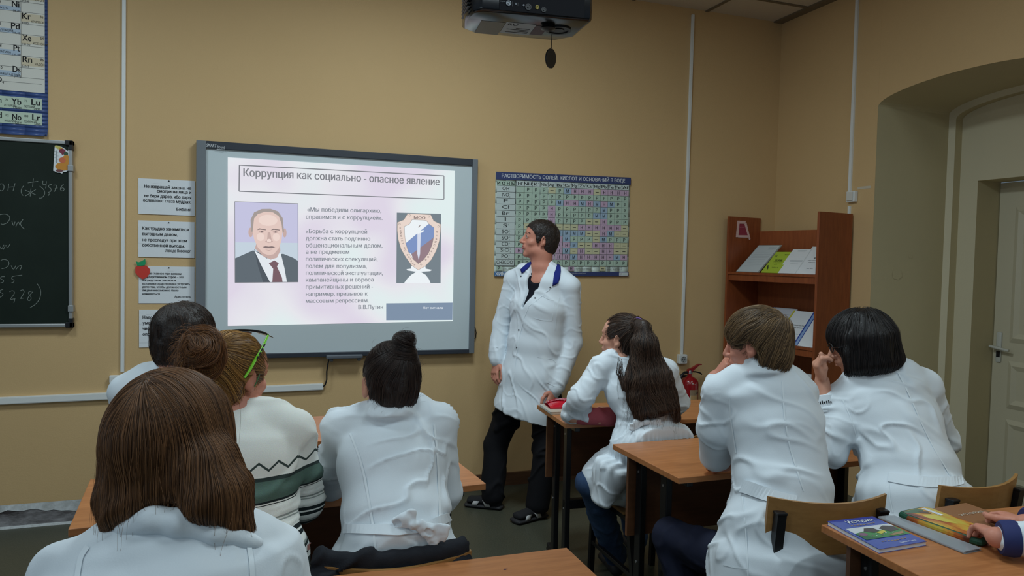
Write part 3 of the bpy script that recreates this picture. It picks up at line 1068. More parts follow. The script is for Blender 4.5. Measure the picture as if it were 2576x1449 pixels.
# ---- solubility chart
FQ = Flat((0, 4.6225, 0), (1, 0, 0), (0, 0, 1), (0, -1, 0))
Q = Quad(FQ, wxy(1247, 432, 4.6225), wxy(1586, 447, 4.6225), wxy(1580, 695, 4.6225), wxy(1243, 695, 4.6225))
t = empty('solubility_chart', (2.02, 4.63, 1.41), 'solubility table poster with coloured letter grid behind the standing presenter', 'poster')
mb = MB()
n = 14
for a in range(n):
    for b in range(10):
        q = []
        for da, db in ((0, 0), (1, 0), (1, 1), (0, 1)):
            u, w = (a + da) / n, (b + db) / 10
            p2 = Q(u, w)
            q.append((p2.x, 4.6235 - .006 * math.sin(PI * u) * max(0, 1 - w * 4) + .0006, p2.y))
        mb.add(q[::-1], [(0, 1, 2, 3)])
o = mb.build('sheet', mat('chart_paper', (196, 208, 200), .4), None, True)
o.modifiers.new('thickness', 'SOLIDIFY').thickness = .001
wparent(o, t)
CMAT = [mat('chart_navy', (48, 62, 110), .4), mat('chart_text_white', (214, 218, 222), .5), M_ink, mat('chart_soluble', (176, 198, 182), .5), mat('chart_slight', (158, 182, 204), .5), mat('chart_insoluble', (196, 168, 192), .5), mat('chart_none', (202, 200, 164), .5), mat('chart_blue', (56, 112, 170), .4), mat('chart_label', (196, 208, 206), .5)]
mb = MB()
H0 = .0065


def qu(x):
    return (x - 130) / 1638.0


Q.rect(mb, 0, 0, 1, .072, H0, 0)
Q.text(mb, 'РАСТВОРИМОСТЬ СОЛЕЙ, КИСЛОТ И ОСНОВАНИЙ В ВОДЕ', .04, .052, .024, H0 + .0004, 1, u1=.955, bold=.015)
cx_ = [qu(v) for v in (410, 505, 598, 693, 787, 882, 975, 1067, 1158, 1250, 1342, 1433, 1523, 1612, 1700)]
Q.rect(mb, .008, .085, .138, .128, H0, 3)
Q.text(mb, 'И О Н Ы', .01, .122, .020, H0 + .0004, 2, u1=.135, bold=.02)
heads = ['H', 'NH₄', 'K', 'Na', 'Ag', 'Ba', 'Ca', 'Mg', 'Zn', 'Cu', 'Hg', 'Pb', 'Fe', 'Fe', 'Al']
sup = ['+', '+', '+', '+', '+', '2+', '2+', '2+', '2+', '2+', '2+', '2+', '2+', '3+', '3+']
for u, s, sp in zip(cx_, heads, sup):
    Q.rect(mb, u - .027, .078, u + .027, .128, H0, 8)
    w = .009 + .007 * min(len(s), 3)
    Q.text(mb, s[:2], u - w, .118, .020, H0 + .0004, 2, u1=u + w - .006, bold=.012)
    Q.text(mb, sp, u + w - .003, .100, .009, H0 + .0004, 2)
    if s == 'NH₄':
        Q.text(mb, '4', u + w - .004, .124, .008, H0 + .0004, 2)
    for uu in (u - .0285, u + .0285):
        Q.path(mb, [(uu, .076), (uu, .13)], .0016, H0 + .0003, 2)
rowsn = [('OH', ''), ('NO', '3'), ('F', ''), ('Cl', ''), ('Br', ''), ('I', ''), ('S', ''), ('SO', '3'), ('SO', '4'), ('CO', '3'), ('SiO', '3'), ('PO', '4'), ('CH₃COO', '')]
grid = [' PPP-PMHHH-HHHH', 'PPPPPPPPPPPPPPP', 'PPPPPMHHMHMHMPP', 'PPPPHPPPPPPMPPP', 'PPPPHPPPPPMMPPP', 'PPPPHPPPP--HPPP', 'P---H---HHHHHH-',
        'PPPPMMMMM--HM--', 'PPPPMHMPPP-MPPP', 'PPPPHHHM--HHH--', 'H-PP-HM-H--HH--', 'PPPPHHHMHHHHHMH', 'PPPPPPPPPPPPPPP']
cm_ = {'P': 3, 'M': 4, 'H': 5, '-': 6, ' ': 3}
for r, ((nm, sb), g) in enumerate(zip(rowsn, grid)):
    w = .130 + .0590 * r
    wl = w + .0585
    Q.rect(mb, .008, w + .002, .137, wl, H0, 8)
    Q.path(mb, [(.006, wl), (.137, wl)], .0018, H0 + .0003, 2)
    half = .006 + .0085 * len(nm) if nm != 'I' else .0045
    Q.text(mb, nm.replace('₃', '3'), .07 - half, w + .043, .024, H0 + .0004, 2, u1=.07 + half, bold=.0)
    if sb:
        Q.text(mb, sb, .07 + half + .003, w + .054, .010, H0 + .0004, 2)
    Q.text(mb, '-' if nm in ('OH', 'NO', 'F', 'Cl', 'Br', 'I', 'CH₃COO') else '2-', .07 + half + .004, w + .024, .009, H0 + .0004, 2)
    for u, ch in zip(cx_, g):
        Q.rect(mb, u - .0265, w + .002, u + .0265, wl - .001, H0, cm_[ch])
        if ch == '-':
            Q.rect(mb, u - .012, w + .028, u + .012, w + .034, H0 + .0005, 2)
        elif ch != ' ':
            cyr = {'P': 'Р', 'M': 'М', 'H': 'Н'}[ch]
            d = .0095 if ch == 'M' else .0080
            Q.text(mb, cyr, u - d, w + .046, .0215, H0 + .0005, 2, u1=u + d, bold=.012)
Q.path(mb, [(.138, .078), (.138, .897)], .002, H0 + .0004, 2)
for u, m_, s, t1, t2 in ((.03, 3, 'Р', 'РАСТВОРИМЫЕ', ''), (.29, 4, 'М', 'МАЛОРАСТВОРИМЫЕ', ''), (.555, 5, 'Н', 'НЕРАСТВОРИМЫЕ', ''), (.795, 6, '-', 'РАЗЛАГАЮТСЯ ВОДОЙ', 'ИЛИ НЕ СУЩЕСТВУЮТ')):
    Q.rect(mb, u - .022, .905, u + .022, .945, H0, m_)
    if s == '-':
        Q.rect(mb, u - .011, .923, u + .011, .929, H0 + .0005, 2)
    else:
        Q.text(mb, s, u - .008, .937, .020, H0 + .0005, 2, u1=u + .008, bold=.02)
    Q.text(mb, t1, u + .032, .920 if t2 else .932, .009, H0 + .0005, 2, u1=u + .15)
    if t2:
        Q.text(mb, t2, u + .032, .938, .009, H0 + .0005, 2, u1=u + .15)
Q.rect(mb, 0, .955, 1, 1, H0, 0)
Q.rect(mb, 0, .955, .16, 1, H0 + .0002, 7)
Q.text(mb, 'ХИМИЯ', .004, .992, .021, H0 + .0005, 1, u1=.125, bold=.02)
Q.text(mb, 'Издательство, учебный плакат', .54, .972, .005, H0 + .0005, 1, u1=.67)
Q.rect(mb, .925, .962, .992, .993, H0 + .0004, 1)
Q.text(mb, 'СГ', .93, .988, .012, H0 + .0006, 2, u1=.947)
Q.rect(mb, .952, .968, .988, .988, H0 + .0006, 8)
wparent(mb.build('table_print', CMAT, None, fix=False), t)

# ================================================================== FURNITURE
M_desk = mat('beech_laminate', (186, 122, 74), 0.38, noise=(5, (160, 100, 58), 0.75, (1.2, 14, 8)), spec=0.5)
M_edge = mat('desk_edge_band', (150, 98, 62), 0.5)
M_modesty = mat('brown_laminate_panel', (112, 72, 46), 0.5, noise=(5, (92, 58, 36), 0.7, (1.2, 14, 8)))
M_ply = mat('lacquered_plywood', (168, 124, 72), 0.4, noise=(6, (146, 104, 58), 0.6, (2, 12, 12)))
M_bolt = mat('zinc_bolt', (170, 170, 172), 0.35, metal=.8)


def desk(fl, nl, w, label, flip=False, d=None, h=0.76):
    """fl, nl: far-left and near-left corners of the top (x, y)"""
    fl, nl = Vector(fl), Vector(nl)
    dv = (nl - fl)
    d = d or dv.length
    dv.normalize()
    ux = Vector((-dv.y, dv.x))       # towards the right end
    ang = math.atan2(ux.y, ux.x)
    c = fl + ux * w / 2 + dv * d / 2
    t = empty('school_desk', (c.x, c.y, 0), label, 'desk', 'two-seat school desks', ang)
    # local: x along the width, +y towards the front wall
    mb = MB()
    mb.rbox((-w / 2, -d / 2, h - .022), (w / 2, d / 2, h), .002)
    mb.build('tabletop', [M_desk], t)
    mb = MB()
    mb.box((-w / 2 + .03, d / 2 - .088, h - .36), (w / 2 - .03, d / 2 - .072, h - .024))
    mb.build('modesty_panel', M_modesty, t)
    for s in (-1, 1):
        x = s * (w / 2 - .075)
        mb = MB()
        mb.rbox((x - .013, d / 2 - .135, .035), (x + .013, d / 2 - .092, h - .022), .003)
        mb.rbox((x - .013, -.075, .035), (x + .013, -.030, h - .022), .003)
        mb.rbox((x - .013, -d / 2 + .04, h - .05), (x + .013, d / 2 - .04, h - .0225), .003)
        mb.rbox((x - .014, -d / 2 + .03, .008), (x + .014, d / 2 - .03, .036), .003)
        for yy in (-d / 2 + .04, d / 2 - .06):
            mb.rbox((x - .016, yy, 0), (x + .016, yy + .03, .012), .002)
        lg = mb.build('leg_frame', M_blackmetal, t)
        for yy in (d / 2 - .113, -.052):
            for zz in (.30, h - .09):
                mb = MB()
                mb.lathe([(.005, -.0155), (.005, .0155)], (x, yy, zz), 8, 0, Matrix.Rotation(PI / 2, 3, 'Y'))
                mb.build('bolt', M_bolt, lg)
    mb = MB()
    mb.rbox((-w / 2 + .062, -.070, .30), (w / 2 - .062, -.035, .345), .003)
    mb.build('crossbar', M_blackmetal, t)
    return t


def chair(cx, cy, ang, label, back_h=0.80, w=0.39, proto=None):
    """cx, cy: middle of the backrest; the sitter looks along local +y"""
    t = empty('school_chair', (cx, cy, 0), label, 'chair', 'plywood and metal school chairs', ang)
    if proto is not None:
        for ch in proto.children:
            o = ch.copy()
            COL.objects.link(o)
            o.parent = t
            for g in ch.children:
                k = g.copy()
                COL.objects.link(k)
                k.parent = o
        return t
    n = 12
    mb = MB()
    z0, z1 = back_h - .165, back_h

    def bp(u, z, o):
        x = -w / 2 + w * u
        return (x, .045 * (1 - (2 * u - 1) ** 2) * -1 + .010 + o - (z - z0) * .12, z + .012 * (2 * u - 1) ** 2 - (.006 if False else 0))
    for i in range(n):
        for (za, zb) in ((z0, z1),):
            u0, u1 = i / n, (i + 1) / n
            a, b, c, d = bp(u0, za, 0), bp(u1, za, 0), bp(u1, zb, 0), bp(u0, zb, 0)
            e, f, g, h = bp(u0, za, .011), bp(u1, za, .011), bp(u1, zb, .011), bp(u0, zb, .011)
            fs = [(0, 1, 2, 3), (5, 4, 7, 6), (0, 4, 5, 1), (2, 6, 7, 3)]
            if i == 0:
                fs.append((0, 3, 7, 4))
            if i == n - 1:
                fs.append((1, 5, 6, 2))
            mb.add([a, b, c, d, e, f, g, h], fs)
    mb.build('backrest', M_ply, t)
    mb = MB()
    mb.rbox((-w / 2 + .01, .04, .43), (w / 2 - .01, .41, .443), .005)
    mb.build('seat', M_ply, t)
    for s in (-1, 1):
        x = s * (w / 2 - .028)
        mb = MB()
        A = [(x, -.075, .0), (x, .015, .40), (x, .015, .46), (x, -.030, back_h - .035)]
        for p, q in zip(A[:-1], A[1:]):
            p, q = Vector(p), Vector(q)
            mb.prism([p + Vector((-.014, -.014, 0)), p + Vector((.014, -.014, 0)), p + Vector((.014, .014, 0)), p + Vector((-.014, .014, 0))], q - p)
        lg = mb.build('rear_leg', M_blackmetal, t)
        mb = MB()
        mb.rbox((x - .016, -.046, back_h - .036), (x + .016, -.014, back_h - .028), .002)
        mb.build('end_cap', M_dark, lg)
        mb = MB()
        p, q = Vector((x, .38, .43)), Vector((x, .40, 0))
        mb.prism([p + Vector((-.0125, -.0125, 0)), p + Vector((.0125, -.0125, 0)), p + Vector((.0125, .0125, 0)), p + Vector((-.0125, .0125, 0))], q - p)
        mb.build('front_leg', M_blackmetal, t)
        mb = MB()
        mb.rbox((x - .012, .02, .405), (x + .012, .39, .429), .002)
        mb.build('seat_rail', M_blackmetal, t)
        mb = MB()
        mb.rbox((x - .010, -.03, .16), (x + .010, .385, .18), .002)
        mb.build('stretcher', M_blackmetal, t)
    return t


desk((1.42, 3.555), (1.386, 3.105), 1.20, 'school desk in the right row nearest the front wall, with a red clutch on it')
desk((1.425, 2.712), (1.431, 2.218), 1.20, 'school desk in the right row where the person with a fist at the mouth leans')
desk((1.587, 1.700), (1.556, 1.205), 1.25, 'school desk bottom right with the blue textbook and folders on it')
desk((-0.495, 2.74), (-0.461, 2.255), 1.22, 'school desk shared by the sweater wearer and the bow-tied coat wearer')
desk((-0.42, 3.49), (-0.385, 3.015), 1.22, 'school desk closest to the whiteboard in the left row')
desk((-0.41, 1.755), (-0.41, 1.31), 1.205, 'bare school desk at the bottom edge with a small ink spot on its top')
mb = MB()
q = onz(1270, 1432, .7605)
mb.lathe([(.004, 0), (.003, .0005)], (q[0], q[1], .7602), 8)
mb.tube([(q[0] + .002, q[1] + .001, .7604), (q[0] + .007, q[1] - .001, .7604)], .001, 5)
tag(mb.build('ink_spot', mat('ink_purple', (60, 30, 60), .6)), 'tiny dark purple ink spot on the bare near desk', 'stain')

ch0 = chair(1.690, 1.792, math.radians(-12), 'plywood school chair behind the person with a fist at the mouth', .80)
chair(2.325, 1.785, math.radians(4), 'plywood school chair behind the person wearing eyeglasses', proto=ch0)
CHG = chair(1.735, 2.785, math.radians(-1), 'plywood school chair at the right front desk with the red clutch', proto=ch0)
CHE = chair(0.375, 2.875, math.radians(3), 'empty school chair by the whiteboard desk, seen between sweater and white coat', proto=ch0)
CHB = chair(-0.30, 2.845, math.radians(3), 'plywood school chair in front of the quotation sheets', proto=ch0)
CHJ = chair(0.345, 1.80, math.radians(-4), 'plywood school chair under the draped black jacket', proto=ch0)
chair(-0.08, 1.82, math.radians(2), 'plywood school chair of the patterned sweater wearer', proto=ch0)
chair(-0.12, 0.80, 0, 'plywood school chair of the person nearest the camera', proto=ch0)

for c_, k_ in ((CHG, .944), (CHE, .93), (CHB, .93), (CHJ, .95)):
    c_.scale = (1, 1, k_)

# ---- bookcase in the corner
M_cherry = mat('cherry_laminate', (150, 78, 40), 0.42, noise=(5, (122, 58, 28), 0.7, (10, 10, 1.2)))
M_cherryd = mat('cherry_back_panel', (160, 86, 44), 0.5, noise=(5, (136, 68, 34), 0.7, (10, 10, 1.2)))
bc_ang = math.atan2(.163, .987)
bc = empty('bookcase', (3.43, 3.79, 0), 'cherry wood open bookcase in the corner with leaning papers', 'bookcase', None, bc_ang)
# local: x = depth towards the wall, y = from the near side panel to the far one
BW, BD = .80, .325
def bpart(name, m, *boxes):
    mb = MB()
    for a, b in boxes:
        mb.rbox(a, b, .0012)
    return mb.build(name, m, bc)


bpart('side_panel', M_cherry, ((0, 0, 0), (BD, .018, 1.868)))
bpart('side_panel', M_cherry, ((0, BW - .018, 0), (BD, BW, 1.868)))
bpart('back_panel', M_cherryd, ((BD - .006, .018, .05), (BD, BW - .018, 1.77)))
SHZ = [1.462, .985, .50, .06]
for z in SHZ:
    bpart('shelf', M_cherry, ((.004, .018, z - .018), (BD - .006, BW - .018, z)), ((.012, .018, z - .062), (.028, BW - .018, z - .018)))
bcM = Matrix.LocRotScale(bc.location, bc.rotation_euler, (1, 1, 1))


def lean(name, y0, w, hgt, z, dep, label, cat, mats, deco=None, x0=.016, grp=None, thick=.004, tilt=0.0):
    """paper leaning back on a shelf: bottom edge at x0, top edge dep further in; y0 = nearer side"""
    t = empty(name, bcM @ Vector((x0, y0 + w / 2, z)), label, cat, grp, bc_ang)
    v = Vector((dep, 0, math.sqrt(max(hgt * hgt - dep * dep, 1e-4)))).normalized()
    u = Vector((0, -1, 0))
    if tilt:
        u, v = u * math.cos(tilt) + v * math.sin(tilt), v * math.cos(tilt) - u * math.sin(tilt)
    F = Flat((0, w / 2, .003), u, v, u.cross(v))
    mb = MB()
    mb.prism([F.p(0, 0), F.p(w, 0), F.p(w, hgt), F.p(0, hgt)], -F.n * thick)
    mb.build('cover', mats[0], t)
    if deco:
        mb = MB()
        deco(F, mb, w, hgt)
        mb.build('print', mats[1:], t, fix=False)
    return t


M_bl = mat('faint_grey_print', (150, 158, 166), .8)


def d_lines(n, seed, x0=.15, head=True):
    def f(F, mb, w, h):
        r = random.Random(seed)
        if head:
            for k in range(3):
                F.rect(mb, w * .55, h * (.90 - k * .035), w * (.78 + .1 * r.random()), h * (.905 - k * .035) + .0012, .0006, 0)
        for k in range(n):
            y = h * (.70 - .55 * k / n)
            F.rect(mb, w * x0, y, w * (.75 + .15 * r.random()), y + .0016, .0006, 0)
    return f


M_clearp = mat('clear_plastic_edge', (150, 156, 152), .25)
z = SHZ[0]


def d_folder(F, mb, w, h):
    F.rect(mb, .006, .003, w - .012, h - .012, .0004, 1)
    d_lines(9, 2)(F, mb, w, h)


lean('document_sleeve', .50, .215, .30, z, .225, 'document in a clear plastic sleeve, tallest on the top bookcase shelf', 'document', [M_clearp, M_bl, mat('sleeve_paper', (196, 206, 210), .35)], d_folder)
M_lime = mat('lime_paper', (172, 196, 60), .6)


def d_lime(F, mb, w, h):
    F.text(mb, 'Экология', w * .62, h * .84, .008, .0006, 0, x1=w * .86, bold=.02)
    F.text(mb, 'ЧИСТЫЙ МИР', w * .30, h * .58, .009, .0006, 0, x1=w * .72, bold=.02)
    F.text(mb, 'сборник работ', w * .28, h * .51, .008, .0006, 0, x1=w * .80)
    F.text(mb, 'учащихся', w * .30, h * .45, .008, .0006, 0, x1=w * .74)
    F.text(mb, 'школы', w * .42, h * .38, .008, .0006, 0, x1=w * .60)
    F.disc(mb, w * .17, h * .80, .009, .013, .0006, 0, 14, .5)
    F.disc(mb, w * .17, h * .80, .006, .009, .0009, 1, 14, .5)
    F.disc(mb, w * .16, h * .28, .006, .018, .0006, 0, 10, .5)
    F.disc(mb, w * .24, h * .20, .004, .014, .0006, 0, 10, .4)
    F.text(mb, '2014', w * .42, h * .24, .006, .0006, 0, x1=w * .80)


M_inkg = mat('dark_green_print', (60, 74, 40), .8)
lean('brochure', .335, .148, .21, z, .15, 'lime green brochure on the top bookcase shelf', 'brochure', [M_lime, M_inkg, M_lime], d_lime)


def d_book(F, mb, w, h):
    F.rect(mb, w * .30, h * .93, w * .75, h * .938, .0006, 0)
    F.rect(mb, w * .30, h * .90, w * .70, h * .907, .0006, 0)
    F.rect(mb, w * .25, h * .52, w * .95, h * .53, .0006, 0)
    F.rect(mb, w * .28, h * .48, w * .92, h * .49, .0006, 0)
    F.rect(mb, w * .40, h * .38, w * .80, h * .387, .0006, 0)


lean('booklet', .19, .16, .235, z, .165, 'white booklet between the lime brochure and the journal folder', 'booklet', [M_paper, M_bl], d_book, x0=.018)


def d_jour(F, mb, w, h):
    F.text(mb, 'ЖУРНАЛ', w * .42, h * .55, .011, .0006, 0, x1=w * .80, bold=.02)
    F.text(mb, 'учёта работы учащихся', w * .22, h * .47, .007, .0006, 0, x1=w * .88)
    F.text(mb, 'кабинета химии', w * .30, h * .40, .007, .0006, 0, x1=w * .82)
    F.text(mb, '2014 – 2015', w * .40, h * .18, .006, .0006, 0, x1=w * .68)
    F.rect(mb, .003, 0, .010, h, .001, 1)
    for k in range(9):
        F.rect(mb, .004, h * (k + .3) / 9, .009, h * (k + .55) / 9, .0014, 2)


lean('journal_folder', .022, .175, .25, z, .17, 'white journal in a shiny plastic folder against the near side of the top shelf', 'folder', [M_paper, M_ink, mat('shiny_film', (214, 220, 222), .1), mat('film_glint', (240, 244, 244), .05)], d_jour, x0=.0165, thick=.006)
z = SHZ[1]
M_yel = mat('yellow_spine', (206, 196, 70), .45)
M_blue = mat('blue_spine', (40, 70, 160), .4)
M_lblue = mat('pale_blue_plastic', (140, 170, 214), .35)


def d_yel(F, mb, w, h):
    F.rect(mb, 0, 0, .014, h, .0006, 1)
    F.text(mb, 'Реферат на тему', w * .34, h * .55, .010, .0006, 0, x1=w * .80)
    F.text(mb, '«Здоровье человека»', w * .22, h * .48, .010, .0006, 0, x1=w * .84)
    F.text(mb, 'работа ученика', w * .48, h * .30, .006, .0006, 0, x1=w * .76)


def d_blue(F, mb, w, h):
    F.rect(mb, 0, 0, .010, h, .0006, 1)
    F.rect(mb, .010, 0, .030, h, .0006, 2)
    F.rect(mb, .030, 0, .036, h, .0006, 1)


lean('paper_card', .10, .15, .26, z, .05, 'small white card standing behind the yellow spined folder', 'card', [M_paper, M_bl], d_book, x0=.265)
lean('report_folder', .16, .215, .30, z, .21, 'white report folder with a yellow spine on the middle shelf', 'folder', [M_paper, M_ink, M_yel], d_yel, x0=.03, thick=.008)
lean('report_folder', .022, .165, .30, z, .20, 'white report folder with a blue spine against the near side panel', 'folder', [M_paper, M_ink, M_blue, M_lblue], d_blue, x0=.016, thick=.008)


def d_grey(F, mb, w, h):
    F.rect(mb, .0, 0, .010, h, .0006, 0)
    F.rect(mb, .02, 0, .026, h, .0006, 0)
    F.rect(mb, w * .35, h * .8, w * .9, h * .807, .0006, 0)


lean('report_folder', .37, .215, .30, z, .20, 'grey striped white folder standing behind the blue one lying on its side', 'folder', [mat('grey_white_paper', (196, 198, 206), .6), mat('grey_blue_strip', (90, 98, 124), .5)], d_grey, x0=.07, thick=.006)


def d_side(F, mb, w, h):
    F.rect(mb, 0, h - .012, w, h, .0006, 0)
    F.rect(mb, 0, h - .034, w, h - .012, .0006, 1)
    F.rect(mb, 0, h - .038, w, h - .034, .0006, 0)
    F.rect(mb, w * .2, h - .003, w * .85, h + .003, .0008, 2)


lean('report_folder', .36, .30, .212, z, .14, 'folder with blue spine lying sideways, left on the middle shelf', 'folder', [M_paper, M_blue, M_lblue, mat('magenta_edge', (150, 60, 120), .5)], d_side, x0=.02, thick=.008)
z = SHZ[2]
lean('lever_file', .03, .16, .30, z, .06, 'white file with dark stripes low on the bookcase near the side panel', 'file', [M_paper, M_inkg], lambda F, mb, w, h: (F.rect(mb, w * .55, 0, w * .62, h * .9, .0006, 0), F.rect(mb, w * .75, 0, w * .80, h * .9, .0006, 0)), x0=.05, thick=.02)
lean('lever_file', .21, .20, .29, z, .06, 'plain pale file low on the bookcase behind the person with a fist at the mouth', 'file', [mat('pale_file', (200, 204, 200), .5), M_bl], d_lines(4, 4), x0=.06, thick=.02)
lean('lever_file', .44, .22, .30, z, .06, 'white file at the far end of the low bookcase shelf', 'file', [M_paper, M_bl], d_lines(4, 6), x0=.06, thick=.02)
# letter A pinned on the inner face of the far panel
fa = bcM @ Vector((0, BW - .018, 0))
ux = (bcM.to_3x3() @ Vector((1, 0, 0)))
nn = (bcM.to_3x3() @ Vector((0, -1, 0)))


def a_pt(px, py, off):
    d = ray(px, py)
    k = ((V3(fa) - V3(EYE)).dot(nn)) / V3(d).dot(nn)
    return V3(EYE) + V3(d) * k + nn * off


def acrop(x, y):
    return 1820 + x / 7.246, 520 + y / 7.246


t = empty('letter_sign', a_pt(1868, 598, .002), 'pink paper letter A with a crimson centre on the bookcase side panel', 'paper letter')
mb = MB()
for st in ([(250, 255), (290, 255), (262, 555), (222, 555)], [(290, 260), (400, 262), (392, 312), (288, 308)], [(378, 318), (412, 290), (486, 590), (462, 605)], [(262, 520), (436, 522), (442, 565), (262, 560)]):
    mb.prism([a_pt(*acrop(*p), .002) for p in st], nn * .002)
wparent(mb.build('letter', mat('pink_card', (222, 186, 180), .7), None), t)
mb = MB()
mb.prism([a_pt(*acrop(*p), .001) for p in ((284, 310), (385, 318), (440, 522), (264, 522))], nn * .0015)
wparent(mb.build('centre', mat('crimson_card', (150, 50, 70), .7), None), t)
mb = MB()
o3, u3 = a_pt(*acrop(285, 385), .003), a_pt(*acrop(385, 385), .003)
FA = Flat(o3, u3 - o3, (0, 0, 1), nn)
FA.text(mb, 'ХАР', 0, 0, .008, .0006, 0, x1=(u3 - o3).length)
wparent(mb.build('lettering', mat('pink_print', (206, 130, 150), .7), None, fix=False), t)

# ---- fire extinguisher hung on the front wall
M_red = mat('red_enamel', (150, 22, 30), 0.25, coat=.3)
ex_, ez_ = 3.0, .69
t = empty('fire_extinguisher', (ex_, 4.55, .30), 'red fire extinguisher numbered 03 below the socket behind the front right desk', 'fire extinguisher')
mb = MB()
R_ = .066
mb.lathe([(.03, 0), (R_, .008), (R_, .02), (R_, .345), (R_ * .95, .365), (R_ * .75, .385), (R_ * .4, .398), (.018, .402), (.018, .42), (.012, .42)], (0, 0, 0), 32)
mb.build('cylinder', M_red, t, True)
mb = MB()
mb.lathe([(.015, .415), (.015, .44), (.011, .445)], (0, 0, 0), 14)
mb.tube([(-.02, 0, .43), (.02, 0, .43)], .008, 10)
mb.build('valve', M_bolt, t, True)
mb = MB()
mb.prism([(-.022, -.010, .425), (.008, -.010, .428), (.022, -.010, .440), (.075, -.010, .480), (.095, -.010, .482), (.095, -.010, .489), (.072, -.010, .490), (.015, -.010, .462), (-.02, -.010, .450)], (0, .020, 0))
mb.build('lever', M_red, t)
mb = MB()
mb.tube([(.012, 0, .435), (.05, 0, .432), (.085, 0, .424), (.103, 0, .412)], .005, 8)
mb.build('carry_handle', M_dark, t, True)
mb = MB()
mb.tube([(-.018, 0, .43), (-.05, -.01, .43), (-.08, -.015, .41), (-.098, -.02, .37), (-.10, -.02, .30), (-.088, -.015, .18)], .010, 10)
mb.build('hose', M_dark, t, True)
mb = MB()
for k in range(10):
    a0, a1 = -2.05 + k * .105, -2.05 + (k + 1) * .105
    r = R_ + .0006
    mb.add([(r * math.cos(a0), r * math.sin(a0), .13), (r * math.cos(a1), r * math.sin(a1), .13), (r * math.cos(a1), r * math.sin(a1), .312), (r * math.cos(a0), r * math.sin(a0), .312)], [(0, 1, 2, 3)], 0 if k else 1)
    mb.add([(r * math.cos(a0), r * math.sin(a0), .272), (r * math.cos(a1), r * math.sin(a1), .272), (r * math.cos(a1), r * math.sin(a1), .312), (r * math.cos(a0), r * math.sin(a0), .312)], [(0, 1, 2, 3)], 1)
mb.build('label_sticker', [mat('sticker_tan', (196, 158, 108), .6), mat('sticker_cream', (214, 190, 160), .6)], t, fix=False)
mb = MB()
FX = Flat((.005, -R_ * .93, .352), (.95, .12, 0), (-.05, .45, .9))
FX.text(mb, '03', -.030, .0, .026, .003, 0, x1=.014, bold=.03)
FX.text(mb, 'ОП-4', .008, -.062, .010, -.024, 1, x1=.030, bold=.02)
mb.build('number', [mat('white_stencil', (220, 200, 196), .6), M_ink], t, fix=False)
mb = MB()
mb.rbox((-.02, .062, .20), (.02, .0795, .40), .002)
mb.tube([(R_ * math.cos(a) * 1.03, R_ * math.sin(a) * 1.03, .22) for a in [2 * PI * k / 24 for k in range(25)]], .003, 6, 0, False)
mb.build('wall_bracket', M_blackmetal, t)

# ---- projector under the ceiling
kk = .80
pc = [onz(x, y, 1.52 + kk) for x, y in ((1213, 26), (1484, 52), (1402, 97), (1153, 57))]
NL, NR, FR, FL = [V3(p) for p in pc]
ux = (NR - NL).normalized()
ang = math.atan2(ux.y, ux.x)
PW = (NR - NL).length
PD = .255
t = empty('ceiling_projector', NL, 'black ceiling mounted projector with rear sockets facing the class', 'projector', None, ang)
PH = .125
mb = MB()
g = .045
bot = [(0, 0), (PW, 0), (PW + .012, .02), (PW + .005, PD * .75), (PW - .05, PD), (.02, PD), (-.035, PD * .82), (-.042, .10), (-.03, .03)]
topo = [(x, y) for x, y in bot]
mb.prism([(x, y, 0) for x, y in bot], (0, 0, PH))
bm = bmesh.new()
me = bpy.data.meshes.new('tmp')
me.from_pydata(mb.v, [], mb.f)
bm.from_mesh(me)
bmesh.ops.recalc_face_normals(bm, faces=bm.faces)
bmesh.ops.bevel(bm, geom=[e for e in bm.edges if abs(e.verts[0].co.z - e.verts[1].co.z) < 1e-5], offset=.012, segments=3, affect='EDGES', profile=.5)
mb = MB().bm(bm)
body = mb.build('housing', mat('black_gloss_plastic', (15, 17, 23), .18, spec=.6), t, True)
mb = MB()
for k in range(9):
    z = .018 + k * .0115
    mb.rbox((-.0445, .035, z), (-.035, .16, z + .004), .001)
mb.build('vent_grille', M_dark, t)
mb = MB()
mb.rbox((.055, -.0015, .006), (PW - .02, .004, .085), .001, 0)
mb.build('socket_plate', mat('dark_navy_plate', (8, 10, 20), .6, spec=.2), t)


def ring(x, z, r, mi=0):
    mb.lathe([(r, 0), (r, .003), (r * .72, .003), (r * .72, .001), (r * .3, .001), (r * .3, .004), (.0005, .004)], (x, -.0015, z), 20, mi, Matrix.Rotation(PI / 2, 3, 'X'))


mb = MB()
ring(.086, .030, .0085, 0)
ring(.152, .024, .0105, 1)
ring(.182, .026, .0065, 2)
ring(.204, .020, .0085, 1)
ring(.110, .030, .003, 0)
ring(.136, .028, .003, 0)
mb.build('socket', [mat('socket_steel', (120, 124, 130), .3, metal=.6), M_dark, mat('socket_yellow', (176, 160, 60), .4)], t, True)
mb = MB()
FPj = Flat((0, -.0016, 0), (1, 0, 0), (0, 0, 1), (0, -1, 0))
FPj.text(mb, 'computer', .058, .033, .004, .0006, 0, x1=.076)
FPj.rect(mb, .099, .022, .0998, .038, .0006, 0)
FPj.rect(mb, .117, .025, .1176, .035, .0006, 0)
FPj.rect(mb, .17, .10, .245, .118, .0004, 1)
mb.build('marking', [mat('grey_marking', (140, 146, 152), .6), mat('white_sticker', (206, 212, 216), .5)], t, fix=False)
mb = MB()
FB_ = Flat((0, .30, -.0004), (1, 0, 0), (0, -1, 0), (0, 0, -1))
FB_.rect(mb, .10, .09, .205, .21, .0004, 0)
FB_.text(mb, 'RU', .11, .180, .020, .0009, 1)
for k in range(4):
    FB_.rect(mb, .115 + .03 * (k % 2), .105 + k * .015, .195, .110 + k * .015, .0009, 1)
FB_.rect(mb, .015, .06, .098, .20, .0003, 2)
